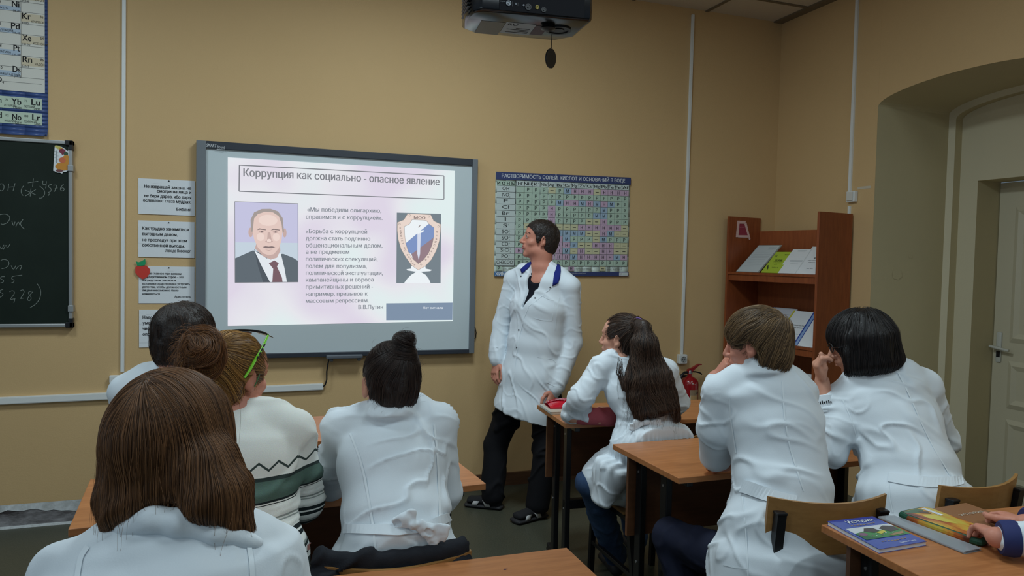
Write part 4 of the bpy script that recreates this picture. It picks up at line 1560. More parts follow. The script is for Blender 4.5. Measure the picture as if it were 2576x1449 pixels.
FB_.rect(mb, .206, .10, .25, .20, .0003, 3)
mb.build('type_label', [mat('type_label_grey', (150, 160, 168), .4), M_ink, mat('label_tan', (112, 108, 90), .5), mat('label_maroon', (70, 36, 48), .5)], t, fix=False)
mb = MB()
mb.lathe([(.045, 0), (.045, -.006), (.036, -.006), (.036, -.003), (.02, -.003), (.02, -.006), (.001, -.006)], (PW - .075, .12, .001), 28)
mb.lathe([(.02, 0), (.026, -.012), (.012, -.018), (.001, -.018)], (PW - .12, .09, .001), 16)
mb.build('foot', M_dark, t, True)
mb = MB()
mb.lathe([(.05, 0), (.05, .008), (.018, .02), (.018, 3.345 - float(NL.z) - PH - .012), (.06, 3.345 - float(NL.z) - PH - .008), (.06, 3.343 - float(NL.z) - PH)], (PW / 2, PD / 2, PH), 20)
mb.build('ceiling_mount', mat('white_tube', (200, 200, 200), .4), t, True)
mb = MB()
mb.lathe([(.03, 0), (.03, .02), (.026, .02), (.02, .008), (.001, .008)], (.09, PD - .002, .065), 24, 0, Matrix.Rotation(-PI / 2, 3, 'X'))
mb.build('lens', M_dark, t, True)
# lens cap hanging on its string
cz = float(ray(1386, 95) @ np.array([0, 0, 0])) if False else None
top = P(1386, 94, np.dot(CM[2], np.array(FR) - EYE) - .03)
dep = float(np.dot(CM[2], top - EYE))
c0, c1, c2 = V3(P(1387, 120, dep)), V3(P(1385, 124, dep)), V3(P(1385, 147, dep))
t = empty('lens_cap', c2, 'black oval lens cap dangling on a string under the projector', 'lens cap')
mb = MB()
mb.tube([V3(top) + Vector((0, 0, .01)), V3(P(1387.5, 106, dep)), c0], .0013, 6)
mb.tube([c0 + Vector((.004 * math.cos(a), 0, -.003 + .004 * math.sin(a))) for a in [2 * PI * k / 12 for k in range(13)]], .0009, 6)
wparent(mb.build('string', M_dark, None), t)
mb = MB()
axis = Vector((.60, -.79, -.10)).normalized()
mb.lathe([(.030, -.003), (.034, -.002), (.034, .003), (.030, .004), (.004, .0045)], (0, 0, 0), 30, 0, Vector((0, 0, 1)).rotation_difference(axis).to_matrix())
o = mb.build('disc', mat('matte_black', (24, 24, 27), .5), t, True)
o.scale = (1, 1, 1)

# ---- things on the girl's desk
dz = .7605
cl = [onz(*p, dz) for p in ((1352, 1019), (1424, 1034), (1450, 1008), (1385, 1000))]
cc = sum(np.array(p) for p in cl) / 4
t = empty('spiral_notebook', (1.52, 3.40, dz), 'spiral bound notebook under the red clutch on the front right desk', 'notebook', None, math.radians(-6))
NBX = (-.115, .10, -.105, .095)
mb = MB()
mb.rbox((NBX[0], NBX[2], 0), (NBX[1], NBX[3], .012), .001)
mb.build('pages', mat('cream_pages', (206, 200, 186), .8), t)
mb = MB()
mb.rbox((NBX[0] - .002, NBX[2] - .002, .012), (NBX[1], NBX[3] + .002, .0135), .0005)
mb.build('cover', mat('notebook_cover', (190, 176, 160), .5), t)
mb = MB()
for k in range(24):
    y = NBX[2] + .01 + k * .0078
    mb.tube([(NBX[0] + .004 + .007 * math.cos(a), y, .0075 + .0074 * math.sin(a)) for a in [2 * PI * j / 10 for j in range(11)]], .0011, 5, 0, False)
mb.build('spiral_binding', mat('white_wire', (206, 206, 202), .4), t)
t = empty('clutch_purse', (1.535, 3.42, dz + .0145), 'glossy red patent envelope clutch on the front right desk', 'purse', None, math.radians(-8))
M_patent = mat('red_patent_leather', (196, 24, 48), 0.16, coat=.6, bump=(60, .25))
mb = MB()
n, m2 = 14, 8
def cl_h(u, v):
    return .034 * (max(0, math.sin(PI * min(max(u, .02), .98))) ** .4) * (max(0, math.sin(PI * min(max(v, .02), .98))) ** .5)
CW, CD = .215, .125
for a in range(n):
    for b in range(m2):
        q = []
        for da, db in ((0, 0), (1, 0), (1, 1), (0, 1)):
            u, v = (a + da) / n, (b + db) / m2
            q.append((-CW / 2 + CW * u, -CD / 2 + CD * v, .002 + cl_h(u, v)))
        mb.add(q, [(0, 1, 2, 3)])
        mb.add([(x, y, .0003) for x, y, z in q], [(3, 2, 1, 0)])
for a in range(n):
    for b, v in ((0, 0), (1, 1)):
        u0, u1 = a / n, (a + 1) / n
        mb.add([(-CW / 2 + CW * u0, -CD / 2 + CD * v, .0003), (-CW / 2 + CW * u1, -CD / 2 + CD * v, .0003), (-CW / 2 + CW * u1, -CD / 2 + CD * v, .002 + cl_h(u1, v)), (-CW / 2 + CW * u0, -CD / 2 + CD * v, .002 + cl_h(u0, v))], [(0, 1, 2, 3)])
mb.build('pouch', M_patent, t, True)
mb = MB()
for a in range(n):
    q = []
    for b in range(6):
        for u in (a / n, (a + 1) / n):
            lip = .55 - .38 * (1 - abs(2 * u - 1))
            v = 1.0 + (lip - 1.0) * b / 5
            q.append((-CW / 2 + CW * u, -CD / 2 + CD * v, .0055 + cl_h(u, v) + .001))
    for b in range(5):
        mb.add([q[2 * b], q[2 * b + 1], q[2 * b + 3], q[2 * b + 2]], [(0, 1, 2, 3)])
o = mb.build('flap', M_patent, t, True)
o.modifiers.new('thickness', 'SOLIDIFY').thickness = .002

# ---- things on the near right desk
def quadbox(name, cs, z0, z1, m, root=None, mats=None):
    mb = MB()
    mb.prism([(c[0], c[1], z0) for c in cs], (0, 0, z1 - z0))
    return mb


tz = .7603
hb = [np.array(v) for v in ((1.600, 1.690), (1.766, 1.686), (1.752, 1.486), (1.578, 1.480))]   # far-left, far-right, near-right, near-left
def placed(name, c, lab, cat):
    m_ = sum(c) / 4
    return empty(name, (m_[0], m_[1], tz), lab, cat)


t = placed('textbook', hb, 'blue history textbook with a village picture at the left corner of the near right desk', 'book')
mb = MB()
mb.prism([(*(sum(hb) / 4 + (c - sum(hb) / 4) * .985), tz + .0008) for c in hb], (0, 0, .010))
wparent(mb.build('pages', M_paper, None), t)
mb = MB()
mb.prism([(*c, tz) for c in hb], (0, 0, .0008))
mb.prism([(*c, tz + .0108) for c in hb], (0, 0, .0012))
wparent(mb.build('cover', mat('blue_book_cover', (36, 62, 160), .25, coat=.4), None), t)
FK = Flat((0, 0, tz + .0122), (1, 0, 0), (0, 1, 0), (0, 0, 1))
Q = Quad(FK, *hb)
BKM = [mat('print_sky', (206, 210, 214), .3), mat('print_green', (66, 132, 70), .3), mat('print_roof', (70, 60, 56), .3), mat('print_yel', (206, 190, 70), .3), mat('print_white', (222, 226, 230), .3), mat('print_gold', (160, 128, 92), .3), mat('print_violet', (128, 84, 112), .3), mat('print_dgreen', (44, 98, 60), .3)]
mb = MB()
Q.rect(mb, .06, .32, 1, .72, .0004, 0)
Q.poly(mb, [(.06, .62), (.06, .50), (.3, .46), (.6, .50), (.85, .40), (1, .44), (1, .72), (.06, .72)], .0006, 1)
Q.poly(mb, [(.06, .72), (.06, .52), (.2, .62), (.35, .70), (.6, .72)], .0008, 7)
Q.poly(mb, [(.28, .47), (.38, .38), (.55, .40), (.58, .50), (.42, .55)], .0010, 2)
Q.poly(mb, [(.64, .44), (.80, .36), (.98, .42), (.95, .55), (.74, .58)], .0010, 2)
Q.poly(mb, [(.46, .55), (.66, .50), (.66, .56), (.50, .61)], .0012, 3)
Q.ell(mb, .18, .55, .08, .05, .0010, 6)
for k in range(9):
    Q.ell(mb, .30 + .06 * k + .02 * math.sin(k * 3), .62 + .03 * math.sin(k * 2.3), .014, .012, .0012, 4 if k % 3 else 6)
Q.poly(mb, [(.60, .66), (.85, .62), (.98, .60), (.9, .68), (.66, .70)], .0012, 5)
Q.text(mb, 'История', .30, .17, .020, .0006, 4, u1=.86, bold=.02)
for wy, amp in ((.245, .02), (.83, .025)):
    for k in range(9):
        Q.ell(mb, .28 + k * .06, wy + amp * math.cos((k - 4) * .8) * .5, .028 - .004 * abs(k - 4) * .5, .014, .0005, 5, 8)
Q.text(mb, 'Древний мир', .52, .94, .006, .0006, 4, u1=.86)
wparent(mb.build('cover_print', BKM, None, fix=False), t)
cl = [np.array(v) for v in ((1.795, 1.690), (1.850, 1.688), (1.868, 1.415), (1.800, 1.410))]
t = placed('plastic_folder', cl, 'clear plastic folder with papers between the textbook and the landscape case', 'folder')
mb = MB()
mb.prism([(*(sum(cl) / 4 + (c - sum(cl) / 4) * .96), tz + .0006) for c in cl], (0, 0, .006))
wparent(mb.build('papers', mat('grey_sheets', (176, 176, 178), .5), None), t)
mb = MB()
mb.prism([(*c, tz) for c in cl], (0, 0, .0006))
mb.prism([(*c, tz + .0068) for c in cl], (0, 0, .0006))
a_, b_ = cl[2], cl[3]
mb.tube([(*cl[0], tz + .004), (*cl[3], tz + .004)], .0035, 8)
wparent(mb.build('sleeve', mat('clear_film', (170, 176, 182), .12, alpha=.55), None), t)
pcs = [np.array(v) for v in ((1.855, 1.685), (1.99, 1.700), (1.995, 1.470), (1.885, 1.425))]
t = placed('pencil_case', pcs, 'zipped pencil case printed with a golden landscape and green edging', 'pencil case')
mb = MB()
zc0 = tz + .0003
ctr = sum(pcs) / 4


def inset(k):
    return [ctr + (c - ctr) * k for c in pcs]


def rounded(cs, k=.14):
    out = []
    for i in range(4):
        a, b, c = cs[i - 1], cs[i], cs[(i + 1) % 4]
        for s_ in (0, .33, .66, 1):
            p0, p1 = b + (a - b) * k, b + (c - b) * k
            q = (1 - s_) ** 2 * p0 + 2 * s_ * (1 - s_) * b + s_ ** 2 * p1
            out.append(q)
    return out


rings = []
for k, zz in ((.95, 0), (1.0, .005), (1.0, .012), (.97, .018), (.93, .0195)):
    rings.append([(*p, zc0 + zz) for p in rounded(inset(k))])
N_ = len(rings[0])
for lv, (r0, r1) in enumerate(zip(rings[:-1], rings[1:])):
    for i in range(N_):
        mb.add([r0[i], r0[(i + 1) % N_], r1[(i + 1) % N_], r1[i]], [(0, 1, 2, 3)], 1 if i in (7, 15) and lv < 3 else 0)
mb.add(rings[0][::-1], [tuple(range(N_))])
mb.add(rings[-1], [tuple(range(N_))])
M_land = bpy.data.materials.new('golden_landscape_print')
M_land.use_nodes = True
nt = M_land.node_tree
bs = nt.nodes['Principled BSDF']
bs.inputs['Roughness'].default_value = .3
tcn, nz, rp = nt.nodes.new('ShaderNodeTexCoord'), nt.nodes.new('ShaderNodeTexNoise'), nt.nodes.new('ShaderNodeValToRGB')
mpn = nt.nodes.new('ShaderNodeMapping')
mpn.inputs['Scale'].default_value = (26, 9, 1)
mpn.inputs['Rotation'].default_value = (0, 0, .35)
nz.inputs['Scale'].default_value = 1.0
nz.inputs['Detail'].default_value = 6
rp.color_ramp.elements[0].position, rp.color_ramp.elements[0].color = .30, (*lin((96, 50, 34)), 1)
rp.color_ramp.elements[1].position, rp.color_ramp.elements[1].color = .68, (*lin((206, 184, 80)), 1)
for p_, c_ in ((.42, (180, 96, 44)), (.5, (206, 150, 60)), (.58, (196, 172, 70))):
    e = rp.color_ramp.elements.new(p_)
    e.color = (*lin(c_), 1)
nt.links.new(tcn.outputs['Object'], mpn.inputs[0])
nt.links.new(mpn.outputs[0], nz.inputs['Vector'])
nt.links.new(nz.outputs['Fac'], rp.inputs[0])
nt.links.new(rp.outputs[0], bs.inputs['Base Color'])
wparent(mb.build('case', [mat('dark_green_binding', (24, 78, 56), .55), M_land], None, True), t)
mb = MB()
Q = Quad(Flat((0, 0, zc0 + .0197), (1, 0, 0), (0, 1, 0), (0, 0, 1)), *inset(.945))
Q.poly(mb, [(.1, .02), (.9, .02), (.98, .1), (.98, .9), (.9, .98), (.1, .98), (.02, .9), (.02, .1)], .0004, 0)
Q.poly(mb, [(.03, .08), (.10, .03), (.62, .03), (.66, .10), (.40, .16), (.22, .12)], .0007, 1)
Q.poly(mb, [(.45, .10), (.66, .16), (.60, .24), (.40, .17)], .0009, 3)
Q.poly(mb, [(.30, .20), (.62, .30), (.58, .62), (.40, .50), (.24, .30)], .0007, 2)
Q.poly(mb, [(.55, .78), (.85, .70), (.9, .92), (.62, .95)], .0007, 4)
Q.rect(mb, .70, .05, .82, .34, .0011, 5)
for k in range(9):
    Q.rect(mb, .72, .07 + k * .028, .80, .078 + k * .028, .0014, 6)
wparent(mb.build('picture_print', [M_land, mat('pic_green', (70, 100, 64), .3), mat('pic_yellow', (208, 192, 84), .3), mat('pic_brown', (86, 58, 40), .3), mat('pic_red', (168, 66, 40), .3), M_paper, M_bl], None, fix=False), t)
nb = [np.array(v) for v in ((2.000, 1.688), (2.165, 1.700), (2.160, 1.495), (2.004, 1.488))]
t = placed('history_notebook', nb, 'brown history notebook under the seated person\'s hands', 'notebook')
mb = MB()
mb.prism([(*(sum(nb) / 4 + (c - sum(nb) / 4) * .985), tz + .0006) for c in nb], (0, 0, .010))
wparent(mb.build('pages', mat('notebook_pages', (214, 206, 190), .8), None), t)
mb = MB()
mb.prism([(*c, tz) for c in nb], (0, 0, .0006))
mb.prism([(*c, tz + .0106) for c in nb], (0, 0, .001))
wparent(mb.build('cover', mat('brown_cover', (142, 98, 66), .5), None), t)
mb = MB()
Q = Quad(Flat((0, 0, tz + .0118), (1, 0, 0), (0, 1, 0), (0, 0, 1)), *nb)
Q.text(mb, 'ИСТОРИЯ', .22, .40, .012, .0005, 0, u1=.86, bold=.02)
wparent(mb.build('lettering', mat('cream_print', (206, 190, 172), .6), None, fix=False), t)

# ================================================================== PEOPLE: modelling tools
A3 = lambda *v: np.array(v, float)


def nrm(v):
    v = np.asarray(v, float)
    return v / max(np.linalg.norm(v), 1e-9)


CR, CD_ = nrm(A3(CM[0][0], CM[0][1], 0)), nrm(A3(CM[2][0], CM[2][1], 0))   # picture right / away from the viewer, level
UP = A3(0, 0, 1)


def fdir(deg, pitch=0.0):
    """level direction: 0 = away from the viewer, + = turned to the right; pitch in degrees, + = up"""
    a, b = math.radians(deg), math.radians(pitch)
    return nrm((CR * math.sin(a) + CD_ * math.cos(a)) * math.cos(b) + UP * math.sin(b))


def vnoise(p, seed=0):
    """smooth 3-D value noise in -1..1"""
    p = np.asarray(p, float)
    i = np.floor(p).astype(np.int64)
    f = p - i
    f = f * f * f * (f * (f * 6 - 15) + 10)

    def hsh(x, y, z):
        n = (x * 374761393 + y * 668265263 + z * 2147483647 + seed * 974634777) & 0xFFFFFFFF
        n = ((n ^ (n >> 13)) * 1274126177) & 0xFFFFFFFF
        n = n ^ (n >> 16)
        return (n & 0xFFFF) / 32767.5 - 1.0
    r = 0
    for dx in (0, 1):
        wx = f[:, 0] if dx else 1 - f[:, 0]
        for dy in (0, 1):
            wy = f[:, 1] if dy else 1 - f[:, 1]
            for dz in (0, 1):
                wz = f[:, 2] if dz else 1 - f[:, 2]
                r = r + hsh(i[:, 0] + dx, i[:, 1] + dy, i[:, 2] + dz) * wx * wy * wz
    return r


class Vol:
    """signed distance grid; shapes are blended in with soft unions"""

    def __init__(s, lo, hi, h):
        s.h, s.lo = h, np.asarray(lo, float)
        n = np.ceil((np.asarray(hi, float) - s.lo) / h).astype(int) + 1
        s.n = n
        s.D = np.full(tuple(n), 0.08, np.float32)

    def _sub(s, lo, hi, pad):
        a = np.maximum(np.floor((lo - pad - s.lo) / s.h).astype(int), 0)
        b = np.minimum(np.ceil((hi + pad - s.lo) / s.h).astype(int) + 1, s.n)
        if (b <= a).any():
            return None
        sl = tuple(slice(x, y) for x, y in zip(a, b))
        ax = [(s.lo[i] + s.h * np.arange(a[i], b[i])).astype(np.float32) for i in range(3)]
        return sl, ax[0][:, None, None], ax[1][None, :, None], ax[2][None, None, :]

    def put(s, sl, d, k, sub=False):
        D = s.D[sl]
        if sub:
            d = -d
            h = np.clip(0.5 - 0.5 * (D - d) / max(k, 1e-6), 0, 1)
            s.D[sl] = D * (1 - h) + d * h + k * h * (1 - h)
        else:
            h = np.clip(0.5 + 0.5 * (D - d) / max(k, 1e-6), 0, 1)
            s.D[sl] = D * (1 - h) + d * h - k * h * (1 - h)
        return s

    def ell(s, c, r, k=0.02, R=None, sub=False):
        c, r = np.asarray(c, float), np.asarray(r, float)
        g = s._sub(c - r.max(), c + r.max(), 0.06)
        if g is None:
            return s
        sl, X, Y, Z = g
        X, Y, Z = X - c[0], Y - c[1], Z - c[2]
        if R is None:
            R = np.eye(3)
        R = np.asarray(R, float)
        q = [(R[i][0] * X + R[i][1] * Y + R[i][2] * Z) / r[i] for i in range(3)]
        k0 = np.sqrt(q[0] ** 2 + q[1] ** 2 + q[2] ** 2)
        k1 = np.sqrt((q[0] / r[0]) ** 2 + (q[1] / r[1]) ** 2 + (q[2] / r[2]) ** 2)
        d = np.where(k0 < 1e-3, -r.min(), k0 * (k0 - 1) / np.maximum(k1, 1e-6))
        return s.put(sl, d.astype(np.float32), k, sub)

    def cap(s, a, b, ra, rb=None, k=0.02, sub=False):
        a, b = np.asarray(a, float), np.asarray(b, float)
        rb = ra if rb is None else rb
        m = max(ra, rb)
        g = s._sub(np.minimum(a, b) - m, np.maximum(a, b) + m, 0.06)
        if g is None:
            return s
        sl, X, Y, Z = g
        v = b - a
        L2 = max(v @ v, 1e-9)
        t = np.clip(((X - a[0]) * v[0] + (Y - a[1]) * v[1] + (Z - a[2]) * v[2]) / L2, 0, 1)
        d = np.sqrt((X - a[0] - t * v[0]) ** 2 + (Y - a[1] - t * v[1]) ** 2 + (Z - a[2] - t * v[2]) ** 2) - (ra + (rb - ra) * t)
        return s.put(sl, d.astype(np.float32), k, sub)

    def chain(s, pts, rs, k=0.02):
        for i in range(len(pts) - 1):
            s.cap(pts[i], pts[i + 1], rs[i], rs[i + 1], k)
        return s

    def ecap(s, a, b, u, w0, d0, w1, d1, k=0.03, cap=1.0, sub=False):
        """elliptical limb from a to b; u = sideways axis, half width w and half depth d at both ends"""
        a, b = np.asarray(a, float), np.asarray(b, float)
        ax = b - a
        L = np.linalg.norm(ax)
        ax = ax / max(L, 1e-9)
        u = np.asarray(u, float)
        u = nrm(u - ax * (u @ ax))
        n = np.cross(ax, u)
        m = max(w0, d0, w1, d1)
        g = s._sub(np.minimum(a, b) - m, np.maximum(a, b) + m, 0.06)
        if g is None:
            return s
        sl, X, Y, Z = g
        X, Y, Z = X - a[0], Y - a[1], Z - a[2]
        t = X * ax[0] + Y * ax[1] + Z * ax[2]
        x = X * u[0] + Y * u[1] + Z * u[2]
        y = X * n[0] + Y * n[1] + Z * n[2]
        f = np.clip(t / max(L, 1e-9), 0, 1)
        e = t - f * L
        f = f * f * (3 - 2 * f)
        w, d_ = w0 + (w1 - w0) * f, d0 + (d1 - d0) * f
        c = np.minimum(w, d_) * cap
        q = np.sqrt((x / w) ** 2 + (y / d_) ** 2 + (e / c) ** 2)
        k1 = np.sqrt((x / w ** 2) ** 2 + (y / d_ ** 2) ** 2 + (e / c ** 2) ** 2)
        d = np.where(q < 1e-3, -np.minimum(w, d_), q * (q - 1) / np.maximum(k1, 1e-6))
        return s.put(sl, d.astype(np.float32), k, sub)

    def cut(s, p, n, k=0.004):
        """remove everything on the side n of the plane through p"""
        n = nrm(n)
        X = (s.lo[0] + s.h * np.arange(s.n[0], dtype=np.float32))[:, None, None]
        Y = (s.lo[1] + s.h * np.arange(s.n[1], dtype=np.float32))[None, :, None]
        Z = (s.lo[2] + s.h * np.arange(s.n[2], dtype=np.float32))[None, None, :]
        d = (X - p[0]) * n[0] + (Y - p[1]) * n[1] + (Z - p[2]) * n[2]
        return s.put((slice(None),) * 3, -d, k, True)

    def at(s, p):
        q = (p - s.lo) / s.h
        q = np.clip(q, 0, np.array(s.n) - 1.001)
        i = q.astype(int)
        f = q - i
        r = 0
        for dx in (0, 1):
            for dy in (0, 1):
                for dz in (0, 1):
                    w = (f[:, 0] if dx else 1 - f[:, 0]) * (f[:, 1] if dy else 1 - f[:, 1]) * (f[:, 2] if dz else 1 - f[:, 2])
                    r = r + w * s.D[i[:, 0] + dx, i[:, 1] + dy, i[:, 2] + dz]
        return r

    def grad(s, p, e=None):
        e = e or s.h
        g = np.stack([s.at(p + e * np.eye(3)[i]) - s.at(p - e * np.eye(3)[i]) for i in range(3)], 1)
        return g / np.maximum(np.linalg.norm(g, axis=1, keepdims=True), 1e-6)

    def surf(s):
        g = vdb.FloatGrid(0.08)
        g.copyFromArray(np.ascontiguousarray(s.D))
        pts, tris, quads = g.convertToPolygons(isovalue=0.0, adaptivity=0.0)
        return np.asarray(pts, float) * s.h + s.lo, np.asarray(quads)

    def build(s, name, mats, parent, disp=None, slot=None, keep=None):
        v, q = s.surf()
        if keep is not None and len(q):
            fc = v[q].mean(1)
            q = q[keep(fc)]
        n = s.grad(v)
        # face winding outwards
        a = np.cross(v[q[:, 1]] - v[q[:, 0]], v[q[:, 2]] - v[q[:, 0]])
        if (a * n[q[:, 0]]).sum() < 0:
            q = q[:, ::-1]
        if disp is not None:
            v = v + n * disp(v, n)[:, None]
        me = bpy.data.meshes.new(name)
        me.vertices.add(len(v))
        me.vertices.foreach_set('co', v.astype(np.float32).ravel())
        me.loops.add(len(q) * 4)
        me.loops.foreach_set('vertex_index', q.astype(np.int32).ravel())
        me.polygons.add(len(q))
        me.polygons.foreach_set('loop_start', np.arange(0, len(q) * 4, 4, dtype=np.int32))
        me.polygons.foreach_set('use_smooth', np.ones(len(q), bool))
        for m in (mats if isinstance(mats, (list, tuple)) else [mats]):
            me.materials.append(m)
        if slot is not None:
            me.polygons.foreach_set('material_index', slot(v[q].mean(1)).astype(np.int32))
        me.update(calc_edges=True)
        me.validate()
        o = bpy.data.objects.new(name, me)
        COL.objects.link(o)
        if parent is not None:
            wparent(o, parent)
        o['_v'] = 0
        del o['_v']
        s.bv = (v, q)
        return o


def bvh(vol):
    v, q = vol.bv
    return BVHTree.FromPolygons([tuple(p) for p in v], [tuple(int(i) for i in f) for f in q])


def hit(tree, px, py, off=0.0):
    """where the sight line of a picture point meets a garment"""
    d = V3(ray(px, py)).normalized()
    loc, n, i, dist = tree.ray_cast(V3(EYE), d)
    if loc is None:
        return None
    if n.dot(d) > 0:
        n = -n
    return loc + n * off


def ribbon(mb, tree, pts, w, off=.0015, mi=0, thick=.0025):
    """a strip of cloth (belt, seam) laid along picture points on a garment"""
    q = [hit(tree, *p, off) for p in pts]
    q = [p for p in q if p is not None]
    if len(q) < 2:
        return
    dense = []
    for a, b in zip(pts[:-1], pts[1:]):
        for t in np.linspace(0, 1, 7)[:-1]:
            dense.append((a[0] + (b[0] - a[0]) * t, a[1] + (b[1] - a[1]) * t))
    dense.append(pts[-1])
    L, Rr = [], []
    for i, p in enumerate(dense):
        a, b = dense[max(i - 1, 0)], dense[min(i + 1, len(dense) - 1)]
        c = hit(tree, *p, off)
        if c is None:
            continue
        pxm = FPX / float(np.dot(CM[2], np.array(c) - EYE))
        t = Vector((b[0] - a[0], b[1] - a[1])).normalized()
        m = Vector((-t.y, t.x)) * w / 2 * pxm
        l, r = hit(tree, p[0] + m.x, p[1] + m.y, off), hit(tree, p[0] - m.x, p[1] - m.y, off)
        if l is None or r is None or (l - c).length > w * 1.5 or (r - c).length > w * 1.5:
            continue
        L.append(l)
        Rr.append(r)
    for _ in range(2):      # even out the run of the strip over the folds
        L = [L[0]] + [(L[i - 1] + L[i] * 2 + L[i + 1]) / 4 for i in range(1, len(L) - 1)] + L[-1:] if len(L) > 2 else L
        Rr = [Rr[0]] + [(Rr[i - 1] + Rr[i] * 2 + Rr[i + 1]) / 4 for i in range(1, len(Rr) - 1)] + Rr[-1:] if len(Rr) > 2 else Rr
    vs, fs = [], []
    for l, r in zip(L, Rr):
        vs += [l, r]
    for i in range(len(L) - 1):
        fs.append((2 * i, 2 * i + 1, 2 * i + 3, 2 * i + 2))
    mb.add(vs, fs, mi)


def strands(name, vol, roots, field, steps, ds, mat_, parent, rad=.0004, off=(-.004, .002), lens=None, seed=0, taper=.5, pull=1.0, free=0.0, wave=0.0, clump=30.0, jit=.25):
    """hair strands that follow the surface of a hair volume along a direction field"""
    rng = np.random.default_rng(seed)
    p = np.asarray(roots, float).copy()
    N = len(p)
    o = rng.uniform(off[0], off[1], N) + .0025 * vnoise(p * clump, seed)
    out = np.zeros((N, steps, 3))
    ph = rng.uniform(0, 6.28, N) * .3 + vnoise(p * clump, seed + 5) * 3
    for i in range(steps):
        n = vol.grad(p)
        d = vol.at(p)
        p = p - n * ((d - o) * pull)[:, None]
        out[:, i] = p
        f = field(p, i / steps)
        f = f + jit * np.stack([vnoise(p * clump + 7, seed + 1), vnoise(p * clump + 19, seed + 2), vnoise(p * clump + 31, seed + 3)], 1) * (1 + wave * 2)
        if wave:
            sd = np.cross(f, n)
            f = f + sd * (wave * np.sin(ph + i * .9))[:, None]
        f = f - n * ((f * n).sum(1) * (1 - free))[:, None]
        f = f / np.maximum(np.linalg.norm(f, axis=1, keepdims=True), 1e-6)
        p = p + f * ds
    cnt = np.full(N, steps) if lens is None else np.clip((lens * steps).astype(int), 3, steps)
    hc = bpy.data.hair_curves.new(name)
    hc.add_curves([int(c) for c in cnt])
    pos = np.concatenate([out[i, :cnt[i]] for i in range(N)]).astype(np.float32)
    hc.attributes['position'].data.foreach_set('vector', pos.ravel())
    ra = hc.attributes.new('radius', 'FLOAT', 'POINT')
    rv = np.concatenate([rad * (1 - (1 - taper) * np.linspace(0, 1, c)) for c in cnt]).astype(np.float32)
    ra.data.foreach_set('value', rv)
    hc.materials.append(mat_)
    ob = bpy.data.objects.new(name, hc)
    COL.objects.link(ob)
    ob['kind'] = 'stuff'
    wparent(ob, parent)
    return ob


def hairmat(name, dark, light, rough=.42, spec=.4):
    """strand colour varies from strand to strand"""
    if name in MATS:
        return MATS[name]
    m = bpy.data.materials.new(name)
    m.use_nodes = True
    nt = m.node_tree
    b = nt.nodes['Principled BSDF']
    b.inputs['Roughness'].default_value = rough
    b.inputs['Specular IOR Level'].default_value = spec
    hi = nt.nodes.new('ShaderNodeHairInfo')
    r = nt.nodes.new('ShaderNodeValToRGB')
    r.color_ramp.elements[0].color = (*lin(dark), 1)
    r.color_ramp.elements[1].color = (*lin(light), 1)
    r.color_ramp.elements[1].position = .95
    nt.links.new(hi.outputs['Random'], r.inputs[0])
    nt.links.new(r.outputs[0], b.inputs['Base Color'])
    MATS[name] = m
    return m


def surf_points(vol, n, seed=0, keep=None):
    """random points on a volume's surface"""
    v, q = vol.surf()
    if keep is not None:
        v = v[keep(v)]
    rng = np.random.default_rng(seed)
    return v[rng.integers(0, len(v), n)] + rng.normal(0, vol.h * .5, (n, 3))


def frame(f, u=UP):
    """rows: right, forward, up"""
    f = nrm(f)
    r = nrm(np.cross(f, u))
    return np.stack([r, f, np.cross(r, f)])


def head(V, c, R, s=1.0, neck=None, nr=.056, female=False):
    """a head with face; c = middle of the head, R = rows right/forward/up"""
    def L(x, y, z):
        return c + s * (R[0] * x + R[1] * y + R[2] * z)

    def E(p, r, k=.012, sub=False):
        V.ell(L(*p), np.array(r) * s, k, R, sub)
    E((0, -.012, .030), (.075, .095, .082), .01)
    E((0, .034, -.028), (.060, .058, .086), .025)
    E((0, .045, .038), (.060, .048, .050), .02)
    E((0, .028, -.078), (.050, .052, .040), .02)
    E((0, .070, -.104), (.021, .018, .017) if not female else (.017, .016, .015), .018)
    for m in (-1, 1):
        E((m * .043, .058, -.030), (.021, .020, .018), .015)
        E((m * .048, .012, -.075), (.016, .03, .022), .02)
    V.cap(L(-.034, .084, .024), L(.034, .084, .024), .010 * s, None, .012)
    for m in (-1, 1):
        E((m * .031, .100, .006), (.016, .016, .012), .008, True)
        E((m * .031, .079, .005), (.0145, .0135, .0125), .003)
        V.cap(L(m * .018, .092, .0105), L(m * .044, .084, .0095), .0028 * s, None, .003)
    V.cap(L(0, .088, .016), L(0, .111, -.030), .0085 * s, .0125 * s, .010)
    E((0, .1135, -.032), (.010, .010, .009), .006)
    for m in (-1, 1):
        E((m * .0125, .099, -.036), (.0085, .011, .008), .005)
    E((0, .088, -.060), (.024, .012, .016), .012)
    E((0, .0985, -.0575), (.019, .006, .0055), .003)
    E((0, .0975, -.0690), (.017, .0065, .0060), .003)
    V.cap(L(-.022, .098, -.0630), L(.022, .098, -.0630), .0016 * s, None, .002, True)
    for m in (-1, 1):
        Re = np.stack([nrm(R[0] * m * .85 - R[1] * .45), nrm(R[1] * .85 + R[0] * m * .45), R[2]])
        V.ell(L(m * .078, -.010, -.008), np.array((.008, .019, .031)) * s, .006, Re)
        V.ell(L(m * .086, -.006, -.006), np.array((.006, .010, .019)) * s, .004, Re, True)
        E((m * .078, -.001, -.035), (.006, .008, .010), .005)
    if neck is not None:
        V.chain([L(0, -.022, -.03), L(0, -.026, -.085), neck], [nr * .98 * s, nr * s, nr * 1.12], .025)
    return L


